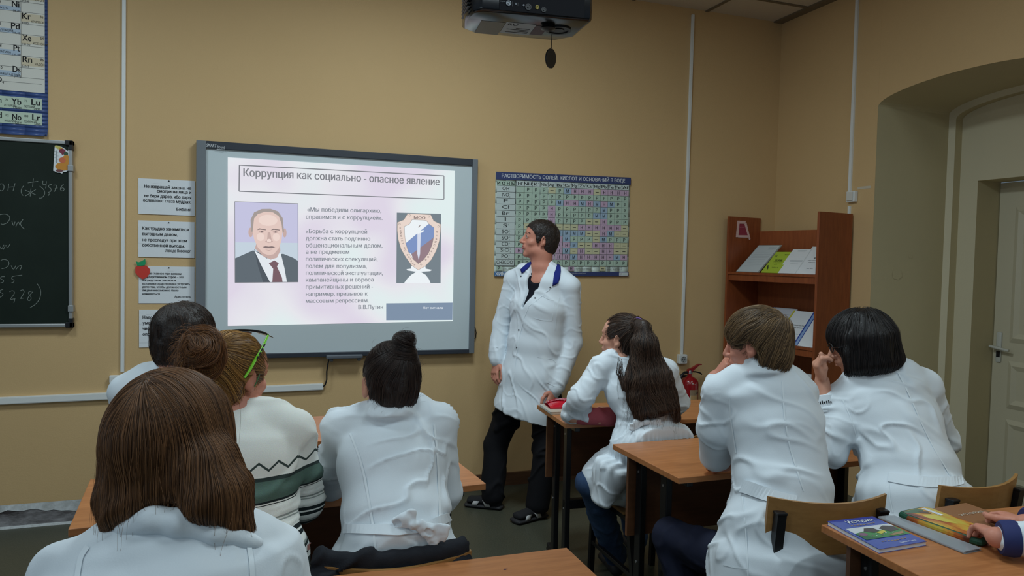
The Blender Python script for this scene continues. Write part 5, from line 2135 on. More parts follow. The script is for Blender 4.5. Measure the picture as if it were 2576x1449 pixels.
def hand(V, w, f, n, thumb, curl=(.35, .5, .4), s=1.0, spread=.06, tcurl=.5, fingers=None, tdir=None):
    """w wrist, f direction of the fingers, n back of the hand, thumb = +1/-1 side along n x f; curl = bend at the three knuckles"""
    f, n = nrm(f), np.asarray(n, float)
    n = nrm(n - f * (n @ f))
    l = np.cross(n, f) * thumb
    k = .006 * s
    V.ecap(w - f * .005, w + f * .075 * s, l, .027 * s, .017 * s, .040 * s, .014 * s, .010, .6)
    V.ell(w + f * .035 * s + l * .022 * s - n * .006 * s, A3(.018, .028, .014) * s, .010, np.stack([l, f, n]))
    lens = (.072, .080, .074, .058)
    for i in range(4):
        x = (.029 - .0195 * i) * s
        b = w + f * (.080 - .004 * abs(i - 1.2)) * s + l * x
        d = nrm(f + l * spread * (1.5 - i))
        c = curl if fingers is None else fingers[i]
        p, ang = b, 0.0
        r0 = (.0098, .0100, .0096, .0086)[i] * s
        for j, frac in enumerate((.46, .30, .24)):
            ang += c[j]
            dd = d * math.cos(ang) - n * math.sin(ang)
            q = p + dd * lens[i] * frac * s
            V.cap(p, q, r0 * (1 - .08 * j), r0 * (.92 - .09 * j), k * .7)
            p = q
    b = w + f * .022 * s + l * .026 * s - n * .004 * s
    td = nrm(f * .75 + l * .62 - n * .25) if tdir is None else nrm(tdir)
    p = b
    for j, (ln, r) in enumerate(((.040, .0125), (.033, .0108), (.026, .0096))):
        q = p + td * ln * s
        V.cap(p, q, r * s, r * .92 * s, k)
        p = q
        td = nrm(td * math.cos(tcurl) + (nrm(f - td * (f @ td)) * .8 - l * .5) * math.sin(tcurl))


M_skin = mat('skin', (206, 152, 128), .5, noise=(30, (196, 136, 112), .5), spec=.35)
M_skinp = mat('skin_rosy', (202, 138, 116), .5, noise=(30, (192, 122, 102), .5), spec=.35)
M_lip = mat('lip', (170, 104, 96), .45)
M_coat = mat('white_cotton_coat', (220, 229, 236), .85, bump=(420, .05), spec=.2)
M_seam = mat('coat_seam', (226, 235, 241), .85, spec=.2)
M_trous = mat('black_trousers_cloth', (20, 20, 24), .85, spec=.2)
M_jeans = mat('blue_denim', (58, 80, 112), .85, noise=(60, (44, 62, 92), .6), spec=.2)
M_navy = mat('navy_cloth', (26, 30, 48), .85, spec=.2)
M_shoe = mat('dark_shoe', (34, 34, 38), .5)


def folds(v, seed, A, amp, ridge=True):
    """cloth folds: A scales the axes (rows = fold frame); creased noise"""
    p = v @ np.asarray(A, float).T
    wv = np.stack([vnoise(v * 6 + 3, seed + 11), vnoise(v * 6 + 9, seed + 12), vnoise(v * 6 + 15, seed + 13)], 1)
    a = vnoise(p + wv * .55, seed)
    if ridge:   # thin raised creases along the zero lines of the noise
        a = np.exp(-(a / .15) ** 2) - .22 + .35 * a
    return amp * a


def axes(d, across, along):
    """fold frame: folds run along direction d"""
    d = nrm(d)
    o = nrm(np.cross(d, A3(.3, .5, .8)))
    o2 = np.cross(d, o)
    return np.stack([d * along, o * across, o2 * across])


def sleeve_folds(v, a, b, amp=.005, freq=55, seed=0, fade=.12):
    """rings of folds around a bent sleeve between a and b"""
    ax = b - a
    L = np.linalg.norm(ax)
    ax = ax / L
    t = (v - a) @ ax
    d = np.linalg.norm(v - a - np.clip(t, 0, L)[:, None] * ax, axis=1)
    w = np.clip(1 - d / fade, 0, 1) * np.clip(t / L * 5 + .5, 0, 1) * np.clip((1 - t / L) * 5 + .5, 0, 1)
    ph = vnoise(v * 13, seed) * 2.4 + vnoise(v * 5, seed + 2) * 2
    m = np.clip(.5 + vnoise(v * 8, seed + 4), 0, 1)
    return amp * w * m * (np.exp(-(np.sin(t * freq * .5 + ph) / .35) ** 2) * 2 - .6)

# ================================================================== PEOPLE
HB, HC = .0045, .006      # grid steps for bodies and clothes


def bounds(pts, pad):
    p = np.array(pts)
    return p.min(0) - pad, p.max(0) + pad


def seams(root, tree, lines, w=.0045, off=.0016):
    for pts in lines:
        mb = MB()
        ribbon(mb, tree, pts, w, off)
        if mb.v:
            wparent(mb.build('seam', M_seam, None, True), root)


def person(label, base):
    return empty('person', base, label, 'person', 'people in the classroom')


def torso(V, secs, u, shrink=0.0, k=.05):
    for (a, w0, d0), (b, w1, d1) in zip(secs[:-1], secs[1:]):
        V.ecap(a, b, u, w0 - shrink, d0 - shrink, w1 - shrink, d1 - shrink, k, .7)


def legs(name, root, hips, knees, ankles, mat_, shoe=True, fdirs=None, r=(.085, .066, .052), seat=None, hem=None):
    pts = [*hips, *knees, *ankles] + ([seat[0]] if seat else [])
    lo, hi = bounds(pts, .17)
    lo[2] = max(lo[2], .0)
    V = Vol(lo, hi, .008)
    for h, k, a in zip(hips, knees, ankles):
        V.chain([h, k], r[:2], .04)
        V.chain([k, a], (r[1], hem or r[2]), .02)
    if seat:
        V.ell(seat[0], seat[1], .05)
    V.build(name, mat_, root, lambda v, n: folds(v, 5, np.eye(3) * 14, .006))
    if shoe:
        for a, f in zip(ankles, fdirs or [A3(0, 1, 0)] * len(ankles)):
            f = nrm(A3(f[0], f[1], 0))
            o = A3(a[0], a[1], 0)
            lo, hi = bounds([o, o + f * .2], .12)
            S_ = Vol(lo, hi, .006)
            s_ = np.cross(f, UP)
            S_.ecap(o + UP * .038 - f * .03, o + UP * .032 + f * .14, s_, .036, .036, .042, .028, .02, .8)
            S_.cap(o + UP * .05, o + UP * .10, .036, .04, .02)
            S_.cut(o + UP * .002, -UP, .002)
            S_.build('shoe', M_shoe, root)


def coatbuild(V, root, seed, fold_dir, amp=.006, sc=(5, 22), sleeves=(), name='lab_coat', mats=None, extra=None, slot=None):
    A = axes(fold_dir, sc[1], sc[0])
    A2 = axes(nrm(fold_dir + .45 * A3(.4, -.2, .8)), sc[1] * 1.35, sc[0] * 1.2)
    amp *= .30

    def disp(v, n):
        m = np.clip(.5 + 1.4 * vnoise(v * 3.6, seed + 40), .0, 1)
        m2 = np.clip(.4 + 1.4 * vnoise(v * 4.4, seed + 44), .0, 1)
        d = folds(v, seed, A, amp) * m + folds(v, seed + 1, A2, amp * .8) * m2
        d += .0035 * vnoise(v * 5, seed + 3)
        for a, b in sleeves:
            d += sleeve_folds(v, a, b, .0035, 70, seed)
        if extra is not None:
            d += extra(v, n)
        return d
    return V.build(name, mats or M_coat, root, disp, slot)


def collar(V, c, u, fwd, w=.066, d=.060, h=.035, lean=.012, k=.010):
    """folded collar round the neck"""
    V.ecap(c - UP * .01, c + UP * h + fwd * lean, u, w + .014, d + .014, w, d, k, .25)


# ------------------------------------------------------------ girl with the top bun (middle of the left row)
root = person('seated person in white lab coat with tied belt bow, beside the patterned sweater', A3(.40, 1.98, 0))
hc = P(983, 962, 2.13)
Rh = frame(fdir(-24, -4))
neck = P(985, 1042, 2.12)
u = nrm(CR * 1.0 + CD_ * .02)
secs = [(P(987, 1062, 2.13), .085, .07), (P(990, 1096, 2.12), .142, .090), (P(990, 1165, 2.08), .146, .112), (P(996, 1300, 1.98), .135, .104), (P(998, 1400, 1.93), .160, .13), (P(1000, 1520, 1.92), .205, .16), (A3(.39, 1.99, .50), .215, .17)]
shL, shR = P(862, 1086, 2.13), P(1100, 1074, 2.13)
elL, elR = onz(832, 1226, .80) , P(1120, 1200, 2.16)
elL = elL + A3(0, .015, .01)
wrL, wrR = A3(.28, 2.50, .80), A3(.52, 2.52, .80)
elR[2] = .82
B = Vol(*bounds([hc, neck, shL, shR, elL, elR, wrL, wrR, secs[-1][0]], .19), HB)
B.__init__(bounds([hc, neck, shL, shR, elL, elR, wrL, wrR], .17)[0], bounds([hc, shL, shR, elL, elR, wrL, wrR], .17)[1], HB)
head(B, hc, Rh, .97, neck, .050, True)
torso(B, secs[:5], u, .025)
for a, b, c in ((shL, elL, wrL), (shR, elR, wrR)):
    B.chain([a, b, c], (.042, .036, .027), .02)
hand(B, wrL, nrm(A3(.9, .35, -.05)), A3(0, 0, 1), -1, (.3, .4, .3), .92)
hand(B, wrR, nrm(A3(-.9, .35, -.05)), A3(0, 0, 1), 1, (.3, .4, .3), .92)
B.build('body', M_skin, root)
CV = Vol(*bounds([secs[0][0], shL, shR, elL, elR, wrL, wrR, secs[-1][0] - UP * .08], .20), HC)
torso(CV, secs, u)
CV.chain([secs[0][0] + UP * .012, P(925, 1060, 2.13), shL + UP * .012], (.05, .056, .060), .03)
CV.chain([secs[0][0] + UP * .012, P(1048, 1050, 2.13), shR + UP * .010], (.05, .056, .060), .03)
CV.chain([shL, elL, wrL * .75 + elL * .25], (.056, .052, .042), .022)
CV.chain([shR, elR, wrR * .75 + elR * .25], (.055, .050, .042), .022)
collar(CV, P(984, 1040, 2.095), u, fdir(-10), .064, .066, .036)
CV.cut(A3(0, 0, .452), -UP)


def waistband(z0, dz, amp):
    return lambda v, n: -amp * np.exp(-((v[:, 2] - z0) / dz) ** 2)


zb = P(998, 1332, 1.97)[2]
coatbuild(CV, root, 3, nrm(CR + UP * .10),   .034, (2.0, 15), [(shL, elL), (shR, elR)], extra=lambda v, n: -.010 * np.exp(-((v[:, 2] - zb) / .03) ** 2) * (np.abs((v - secs[3][0]) @ u) < .2))
T = bvh(CV)
seams(root, T, ([(882, 1090), (905, 1150), (918, 1200), (930, 1270), (940, 1330), (944, 1385)], [(1092, 1068), (1100, 1150), (1104, 1230), (1106, 1300)]), .006)
mb = MB()
ribbon(mb, T, [(868, 1330), (930, 1334), (1000, 1336), (1050, 1332), (1090, 1318), (1128, 1300)], .024, .003)
ob = mb.build('belt', M_coat, None)
ob.modifiers.new('thickness', 'SOLIDIFY').thickness = .003
wparent(ob, root)
bc_ = np.array(hit(T, 1035, 1330, .02))
lo, hi = bounds([bc_], .14)
BV = Vol(lo, hi, .003)
dn = -CD_
for i, (dx, dy, a_) in enumerate(((-.028, .008, .3), (.030, -.010, -.5))):
    c = bc_ + CR * dx + UP * dy
    ax_ = nrm(CR * math.cos(a_) + UP * math.sin(a_))
    BV.ecap(c - ax_ * .016, c + ax_ * .014, np.cross(ax_, dn), .016, .010, .022, .012, .006)
    BV.ell(c + ax_ * (.012 if i else -.012) + dn * .004, A3(.012, .009, .010), .004, np.stack([ax_, np.cross(ax_, dn), dn]), True)
BV.ell(bc_ + dn * .006, A3(.012, .012, .012), .006)
BV.ecap(bc_, bc_ + CR * .085 - UP * .022, UP, .010, .004, .024, .005, .004)
BV.ecap(bc_, bc_ - CR * .004 + UP * .034, CR, .008, .004, .013, .005, .004)
BV.ecap(bc_ + CR * .02, bc_ + CR * .055 - UP * .050, UP, .008, .004, .014, .004, .004)
BV.build('belt_bow', M_coat, root, lambda v, n: .002 * vnoise(v * 90, 4))
legs('trousers', root, [A3(.30, 2.02, .50), A3(.48, 2.02, .50)], [A3(.27, 2.40, .49), A3(.53, 2.40, .49)], [A3(.26, 2.36, .09), A3(.55, 2.36, .09)], M_navy)
# hair: pulled up to a bun
HV = Vol(*bounds([hc, P(1012, 862, 2.06)], .16), .0045)
Lh = lambda x, y, z: hc + .97 * (Rh[0] * x + Rh[1] * y + Rh[2] * z)
HV.ell(Lh(0, -.014, .026), A3(.080, .102, .092), .01, Rh)
HV.ell(Lh(0, -.038, -.030), A3(.062, .070, .080), .03, Rh)
HV.ell(Lh(0, .125, -.045), A3(.100, .070, .085), .01, Rh, True)
for m in (-1, 1):
    HV.ell(Lh(m * .092, .012, -.036), A3(.037, .056, .056), .005, Rh, True)
HV.cut(Lh(0, 0, -.066), -Rh[2], .008)
bun = P(1011, 877, 2.08)
HV.ell(bun - UP * .010, A3(.036, .036, .028), .010)
HV.ell(P(1016, 858, 2.08), A3(.029, .029, .022), .004)
HV.ell(P(1030, 850, 2.07), A3(.012, .016, .016), .004)
M_hb = mat('hair_black_brown', (34, 26, 25), .5, noise=(60, (24, 18, 17), .6), bump=(140, .3))
M_hbs = hairmat('strand_black_brown', (24, 17, 16), (66, 50, 44))
HV.build('hair', M_hb, root, lambda v, n: .003 * vnoise(v * 45, 7) - .001)
hobj = root.children[-1]
pts = surf_points(HV, 2600, 1, lambda v: v[:, 2] < bun[2] - .02)
strands('hair_strand', HV, pts, lambda p, t: nrm(bun - UP * .02)[None] * 0 + (bun - UP * .02 - p) / np.linalg.norm(bun - UP * .02 - p, axis=1, keepdims=True), 14, .009, M_hbs, hobj, .00042, (-.002, .0025), seed=2)
pts = surf_points(HV, 900, 4, lambda v: v[:, 2] > bun[2] - .02)
ctr = bun + UP * .004
strands('hair_strand', HV, pts, lambda p, t: np.cross(p - ctr, A3(.25, -.35, 1)) / .03, 12, .008, M_hbs, hobj, .0004, (-.001, .006), seed=5, free=.25)
rng = np.random.default_rng(8)
fr = np.concatenate([surf_points(HV, 60, 9, lambda v: (v[:, 2] > hc[2] + .03)), surf_points(HV, 50, 10, lambda v: v[:, 2] < hc[2] - .045)])
dirs = rng.normal(0, 1, (110, 3)) * .6
strands('hair_strand', HV, fr, lambda p, t: HV.grad(p) * .8 + dirs + A3(.2, 0, -.2) * t * 4, 9, .006, M_hbs, hobj, .00025, (0, .004), seed=6, free=1.0, pull=.15)

# ------------------------------------------------------------ woman in the patterned sweater (left seat, middle row)
root = person('seated person in white sweater with green and black bands, sunglasses on head', A3(0, 2.0, 0))
hc = P(584, 940, 1.98)
Rh = frame(fdir(27, -6))
u = nrm(CR + CD_ * .05)
neck = P(600, 1040, 1.97)
secs = [(P(600, 1056, 1.97), .085, .075), (P(600, 1094, 1.97), .150, .095), (P(598, 1170, 1.95), .160, .12), (P(592, 1290, 1.90), .146, .115), (P(590, 1400, 1.86), .17, .14), (P(588, 1520, 1.85), .20, .16), (A3(-.06, 2.02, .50), .21, .17)]
shL, shR = P(470, 1100, 1.95), P(738, 1085, 1.99)
elL, elR = P(440, 1240, 1.98), P(757, 1212, 2.05)
wrL, wrR = A3(-.15, 2.46, .80), A3(.16, 2.50, .80)
elR[2], elL[2] = .835, .83
lo, hi = bounds([hc, neck, shL, shR, elL, elR, wrL, wrR], .17)
B = Vol(lo, hi, HB)
head(B, hc, Rh, .98, neck, .052, True)
torso(B, secs[:4], u, .025)
for a, b, c in ((shL, elL, wrL), (shR, elR, wrR)):
    B.chain([a, b, c], (.042, .036, .027), .02)
hand(B, wrL, nrm(A3(.8, .5, -.05)), A3(0, 0, 1), -1, (.3, .4, .3), .92)
hand(B, wrR, nrm(A3(-.6, .7, -.05)), A3(0, 0, 1), 1, (.3, .4, .3), .92)
B.build('body', M_skinp, root)
CV = Vol(*bounds([secs[0][0], shL, shR, elL, elR, wrL, wrR, secs[-1][0] - UP * .08], .20), HC)
torso(CV, secs[:-1], u, 0, .04)
CV.chain([secs[0][0] + UP * .006, P(676, 1056, 1.98), shR], (.05, .052, .058), .025)
CV.chain([secs[0][0] + UP * .006, P(530, 1066, 1.96), shL], (.05, .050, .056), .025)
CV.chain([shL, elL, wrL * .8 + elL * .2], (.056, .056, .044), .022)
CV.chain([shR, elR, wrR * .8 + elR * .2], (.056, .054, .044), .022)
CV.ecap(P(600, 1050, 1.97), P(602, 1034, 1.97), u, .068, .064, .060, .056, .008, .25)
# knitted band pattern by height
M_knit = bpy.data.materials.new('patterned_knit')
M_knit.use_nodes = True
nt = M_knit.node_tree
bs = nt.nodes['Principled BSDF']
bs.inputs['Roughness'].default_value = .95
bs.inputs['Specular IOR Level'].default_value = .1
tc = nt.nodes.new('ShaderNodeTexCoord')
sp = nt.nodes.new('ShaderNodeSeparateXYZ')
nt.links.new(tc.outputs['Object'], sp.inputs[0])


def nmath(op, a, b=None, c=None):
    n = nt.nodes.new('ShaderNodeMath')
    n.operation = op
    for i, v in enumerate((a, b, c)):
        if v is None:
            continue
        if isinstance(v, (int, float)):
            n.inputs[i].default_value = v
        else:
            nt.links.new(v, n.inputs[i])
    return n.outputs[0]


rp = nt.nodes.new('ShaderNodeValToRGB')
rp.color_ramp.interpolation = 'CONSTANT'
zz = lambda y: 1.52 - (y - 640) / 1850 * 1.90
KW, KG, KD, KB, KM = (226, 228, 220), (74, 104, 92), (48, 62, 60), (34, 44, 46), (150, 158, 152)
bands = [(1400, KW), (1385, KB), (1378, KW), (1362, KD), (1352, KM), (1345, KW), (1331, KB), (1322, KW), (1318, KB), (1309, KW), (1288, KM), (1284, KW), (1281, KM), (1277, KW), (1249, KB), (1246, KW), (1243, KB), (1238, KG), (1196, KD), (1187, KW)]
z0, z1 = zz(1420), zz(1150)
els = rp.color_ramp.elements
first = True
for y, c in bands:
    pos = (zz(y) - z0) / (z1 - z0)
    if first:
        els[0].position, els[0].color = 0, (*lin(KD), 1)
        els[1].position, els[1].color = pos, (*lin(c), 1)
        first = False
    else:
        e = els.new(pos)
        e.color = (*lin(c), 1)
wob = nt.nodes.new('ShaderNodeTexNoise')
wob.inputs['Scale'].default_value = 9
nt.links.new(tc.outputs['Object'], wob.inputs['Vector'])
zc = nmath('ADD', sp.outputs['Z'], nmath('MULTIPLY', nmath('SUBTRACT', wob.outputs['Fac'], .5), .010))
nt.links.new(nmath('DIVIDE', nmath('SUBTRACT', zc, z0), z1 - z0), rp.inputs[0])
# zigzag line
tri = nmath('PINGPONG', sp.outputs['X'], .024)
zg = nmath('ABSOLUTE', nmath('SUBTRACT', nmath('SUBTRACT', zc, zz(1172)), nmath('MULTIPLY', tri, .75)))
isz = nmath('LESS_THAN', zg, .0032)
mx = nt.nodes.new('ShaderNodeMix')
mx.data_type = 'RGBA'
nt.links.new(isz, mx.inputs['Factor'])
nt.links.new(rp.outputs[0], mx.inputs['A'])
mx.inputs['B'].default_value = (*lin((58, 74, 70)), 1)
fl = nt.nodes.new('ShaderNodeTexNoise')
fl.inputs['Scale'].default_value = 600
nt.links.new(tc.outputs['Object'], fl.inputs['Vector'])
m2 = nt.nodes.new('ShaderNodeMix')
m2.data_type = 'RGBA'
m2.blend_type = 'OVERLAY'
m2.inputs['Factor'].default_value = .45
nt.links.new(mx.outputs['Result'], m2.inputs['A'])
nt.links.new(fl.outputs['Color'], m2.inputs['B'])
hs = nt.nodes.new('ShaderNodeHueSaturation')
hs.inputs['Saturation'].default_value = .75
nt.links.new(m2.outputs['Result'], hs.inputs['Color'])
nt.links.new(hs.outputs[0], bs.inputs['Base Color'])
bp = nt.nodes.new('ShaderNodeBump')
bp.inputs['Strength'].default_value = .25
bp.inputs['Distance'].default_value = .002
nt.links.new(fl.outputs['Fac'], bp.inputs['Height'])
nt.links.new(bp.outputs[0], bs.inputs['Normal'])


def knit(v, n):
    z = v[:, 2]
    d = .008 * vnoise(v * 7, 3) + folds(v, 8, axes(CR, 12, 3), .006)
    for y in (1256, 1264, 1272, 1300):      # raised ribs
        d += .004 * np.exp(-((z - zz(y)) / .0035) ** 2)
    d += .010 * np.exp(-((z - zz(1222)) / .02) ** 2)
    return d


CV.build('sweater', M_knit, root, knit)
legs('trousers', root, [A3(-.14, 2.04, .50), A3(.04, 2.04, .50)], [A3(-.17, 2.44, .49), A3(.09, 2.44, .49)], [A3(-.18, 2.40, .09), A3(.10, 2.40, .09)], M_navy, seat=(A3(-.05, 2.0, .53), A3(.19, .17, .12)))
# hair drawn back into a loose bun
bun = P(508, 869, 1.86)
HV = Vol(*bounds([hc, bun], .17), .0045)
Lh = lambda x, y, z: hc + .98 * (Rh[0] * x + Rh[1] * y + Rh[2] * z)
HV.ell(Lh(0, -.010, .024), A3(.084, .102, .090), .01, Rh)
HV.ell(Lh(0, -.035, -.035), A3(.072, .070, .080), .03, Rh)
HV.ell(Lh(0, .120, -.035), A3(.105, .066, .095), .01, Rh, True)
for m in (-1, 1):
    HV.ell(Lh(m * .094, .014, -.044), A3(.036, .052, .060), .005, Rh, True)
HV.cut(Lh(0, 0, -.086), -Rh[2], .01)
HV.ell(bun, A3(.044, .042, .042), .006)
HV.cap(bun + CD_ * .02, Lh(0, -.08, .03), .026, .035, .01)
HV.ell(bun + CR * .018 - UP * .01 - CD_ * .03, A3(.026, .02, .026), .008)
HV.cap(bun - UP * .02 - CR * .01, P(464, 918, 1.86), .026, .012, .015)
M_hb2 = mat('hair_chestnut', (110, 74, 40), .5, noise=(26, (66, 42, 24), .8), bump=(140, .3))
M_hs2 = hairmat('strand_chestnut_blond', (64, 38, 20), (206, 156, 86))
h2 = HV.build('hair', M_hb2, root, lambda v, n: .004 * vnoise(v * 40, 7) - .0015)
kn = Lh(0, -.10, .03)
pts = surf_points(HV, 3400, 1, lambda v: np.linalg.norm(v - bun, axis=1) > .058)
strands('hair_strand', HV, pts, lambda p, t: (bun - p) / np.linalg.norm(bun - p, axis=1, keepdims=True), 14, .009, M_hs2, h2, .00036, (-.003, .004), seed=2)
M_hs2b = hairmat('strand_chestnut_dark', (50, 29, 17), (150, 100, 58))
pts = surf_points(HV, 1900, 4, lambda v: np.linalg.norm(v - bun, axis=1) < .062)
b0 = bun - CD_ * .02
strands('hair_strand', HV, pts, lambda p, t: np.cross(p - b0, -CD_ + CR * .3 + UP * .5 * np.sin(p[:, :1] * 60)) / .03, 16, .008, M_hs2b, h2, .00040, (-.002, .011), seed=5, free=.5, jit=1.3, clump=30, pull=.5)
rg = np.random.default_rng(9)
pts = surf_points(HV, 260, 14, lambda v: (np.linalg.norm(v - bun, axis=1) < .062) & ((v - bun) @ CR < .0))
dr = rg.normal(0, .35, (260, 3))
strands('hair_strand', HV, pts, lambda p, t: HV.grad(p) * .5 + dr - CR * .3 - UP * (.2 + 1.0 * t), 10, .007, M_hs2b, h2, .00032, (0, .006), seed=15, free=1, pull=.1)
rng = np.random.default_rng(3)
fr = surf_points(HV, 160, 6, lambda v: np.linalg.norm(v - P(468, 912, 1.86), axis=1) < .05)
strands('hair_strand', HV, fr, lambda p, t: -UP * .8 - CR * .35 + .3 * rng.normal(0, 1, p.shape), 9, .007, M_hs2, h2, .0004, (0, .004), seed=7, free=1, pull=.1)
# sunglasses pushed up on the hair
sg = empty('sunglasses', Lh(0, .05, .11), 'black sunglasses with lime green arms on the head of the sweater wearer', 'sunglasses')
F0 = frame(nrm(Rh[1] * .80 + Rh[2] * .60), Rh[2])
gc = Lh(0, .048, .116)
mb = MB()
pts = []
for k in range(21):
    a = (k - 10) / 10 * 1.05
    pts.append(gc + Rh[0] * (.078 * math.sin(a) / math.sin(1.05)) + (Rh[1] * .85 + Rh[2] * .4) * (.038 * (math.cos(a) - .75)))
mb.tube(pts, [.0032] * 21, 8)
wparent(mb.build('frame', mat('black_gloss_frame', (16, 16, 18), .2), None, True), sg)
mb = MB()
up_ = nrm(Rh[1] * .80 - Rh[2] * .30)
for s_ in (0, 11):
    vs, n_ = [], 9
    for k in range(n_):
        p0 = V3(pts[s_ + k])
        hgt = .034 * math.sin(PI * (k + 1.2) / (n_ + 1.4)) ** .5
        vs += [p0, p0 + V3(up_) * hgt * .9 + V3(Rh[1]) * .004]
    mb.add(vs, [(2 * k, 2 * k + 1, 2 * k + 3, 2 * k + 2) for k in range(n_ - 1)])
ob = mb.build('lens', mat('dark_lens', (14, 14, 16), .08, coat=.6), None, True)
ob.modifiers.new('thickness', 'SOLIDIFY').thickness = .0015
wparent(ob, sg)
for m, e_ in ((-1, 0), (1, 20)):
    mb = MB()
    a = V3(pts[e_])
    b = V3(Lh(m * .090, -.012, .040))
    c = V3(Lh(m * .089, -.040, -.002))
    mb.tube([a, a * .5 + b * .5 + V3(Rh[0]) * m * .004, b, b * .5 + c * .5 + V3(Rh[0]) * m * .002, c], [.0035, .0045, .0050, .0045, .0038], 8, 0, True, .5)
    for t_ in (.35, .5, .65, .8):
        q_ = a * (1 - t_) + b * t_ + V3(Rh[0]) * m * .0055
        mb.tube([q_, q_ + (b - a).normalized() * .009], [.0028, .0022], 6, 1)
    wparent(mb.build('temple', [mat('lime_green_plastic', (120, 200, 40), .3), MATS['black_gloss_frame']], None, True), sg)
mb = MB()
mb.tube([Lh(.089, .012, .005), Lh(.092, .004, -.008), Lh(.091, -.004, -.026)], .0016, 6)
wparent(mb.build('hair_pin', mat('green_pin', (60, 110, 70), .4), None, True), root)

# ------------------------------------------------------------ long haired woman nearest the camera
root = person('person in white coat nearest the camera, seated with back turned', A3(-.1, 1.1, 0))
ZF = 1.09
hc = P(438, 1118, ZF + .03)
Rh = frame(fdir(6, -4))
u = nrm(CR + CD_ * .04)
neck = P(420, 1310, ZF)
secs = [(P(424, 1348, ZF), .085, .070), (P(430, 1400, ZF), .170, .10), (P(432, 1520, ZF - .02), .175, .12), (P(432, 1720, ZF - .06), .160, .125), (P(432, 1900, ZF - .08), .19, .16), (A3(-.10, 1.02, .52), .20, .17)]
shL, shR = P(150, 1438, ZF - .02), P(692, 1408, ZF + .02)
elL, elR = P(60, 1690, ZF), P(800, 1660, ZF + .06)
wrL, wrR = A3(-.22, 1.38, .80), A3(.06, 1.40, .80)
elL[2] = elR[2] = .83
lo, hi = bounds([hc, neck, shL, shR, elL, elR, wrL, wrR], .17)
B = Vol(lo, hi, HB)
head(B, hc, Rh, .96, neck, .050, True)
torso(B, secs[:4], u, .025)
for a, b, c in ((shL, elL, wrL), (shR, elR, wrR)):
    B.chain([a, b, c], (.024, .034, .027), .02)
hand(B, wrL, nrm(A3(.9, .3, -.03)), A3(0, 0, 1), -1, (.3, .4, .3), .92)
hand(B, wrR, nrm(A3(-.9, .3, -.03)), A3(0, 0, 1), 1, (.3, .4, .3), .92)
B.build('body', M_skin, root)
CV = Vol(*bounds([secs[0][0], shL, shR, elL, elR, wrL, wrR, secs[-1][0] - UP * .08], .20), .005)
torso(CV, secs, u)
CV.chain([secs[0][0] + UP * .0, P(300, 1408, ZF), shL], (.05, .040, .035), .02)
CV.chain([secs[0][0] + UP * .0, P(560, 1396, ZF), shR], (.05, .040, .034), .02)
CV.chain([shL, elL, wrL * .7 + elL * .3], (.036, .052, .042), .03)
CV.chain([shR, elR, wrR * .7 + elR * .3], (.036, .052, .042), .03)
CV.ell(P(712, 1376, ZF + .02), A3(.022, .030, .012), .008)
CV.ecap(P(410, 1352, ZF + .01), P(402, 1296, ZF + .02), u, .086, .070, .050, .050, .008, .2)
CV.cut(A3(0, 0, .452), -UP)
coatbuild(CV, root, 13, nrm(CR + UP * .25), .012, (3, 13), [(shL, elL), (shR, elR)])
T = bvh(CV)
seams(root, T, ([(222, 1375), (205, 1400), (196, 1449), (194, 1500)], [(626, 1372), (632, 1410), (634, 1449), (636, 1500)]), .007)
KV = Vol(*bounds([P(255, 1352, ZF), P(650, 1362, ZF), P(400, 1290, ZF)], .08), .004)
KV.chain([P(262, 1356, ZF - .045), P(325, 1326, ZF - .062), P(385, 1310, ZF - .070), P(455, 1316, ZF - .070), P(545, 1342, ZF - .062), P(645, 1366, ZF - .045)], (.010, .017, .020, .020, .017, .010), .008)
KV.build('collar', M_coat, root, lambda v, n: .002 * vnoise(v * 40, 5))
legs('trousers', root, [A3(-.2, 1.02, .50), A3(0, 1.02, .50)], [A3(-.22, 1.42, .49), A3(.03, 1.42, .49)], [A3(-.22, 1.40, .09), A3(.04, 1.40, .09)], M_navy)
HV = Vol(*bounds([P(440, 950, ZF), P(255, 1360, ZF), P(655, 1360, ZF)], .09), .0045)
Lh = lambda x, y, z: hc + .96 * (Rh[0] * x + Rh[1] * y + Rh[2] * z)
HV.ell(Lh(0, -.014, .018), A3(.084, .104, .098), .01, Rh)
HV.ecap(P(432, 1135, ZF + .02), P(432, 1235, ZF - .005), u, .082, .090, .094, .070, .02, .5)
HV.ecap(P(434, 1215, ZF - .01), P(440, 1256, ZF - .03), u, .094, .070, .096, .040, .02, .4)
HV.chain([P(300, 1180, ZF - .01), P(292, 1262, ZF - .03), P(276, 1325, ZF - .045)], (.020, .017, .006), .02)
HV.chain([P(345, 1200, ZF - .03), P(322, 1272, ZF - .05), P(300, 1318, ZF - .055)], (.030, .020, .006), .02)
HV.chain([P(545, 1150, ZF - .01), P(578, 1240, ZF - .03), P(626, 1330, ZF - .04)], (.026, .024, .006), .02)
HV.chain([P(500, 1180, ZF - .04), P(525, 1260, ZF - .055), P(580, 1325, ZF - .055)], (.034, .028, .008), .02)
HV.chain([P(560, 1200, ZF + .02), P(588, 1270, ZF + .01), P(620, 1325, ZF - .01)], (.024, .020, .006), .02)
HV.ell(Lh(0, .15, -.05), A3(.085, .075, .12), .01, Rh, True)
HV.ell(P(402, 1325, ZF - .07), A3(.038, .07, .026), .012, None, True)
M_hb5 = mat('hair_brown', (74, 49, 32), .75, spec=.15, noise=(20, (58, 39, 27), .8, (1, 1, .3)), bump=(140, .3))
M_hs5 = hairmat('strand_brown', (56, 36, 23), (146, 102, 66))
h5 = HV.build('hair', M_hb5, root, lambda v, n: .006 * vnoise(v * A3(38, 38, 7), 7) + .003 * vnoise(v * A3(90, 90, 14), 9) - .003)
part = Lh(-.012, -.02, .115)
pd = nrm(Rh[1])


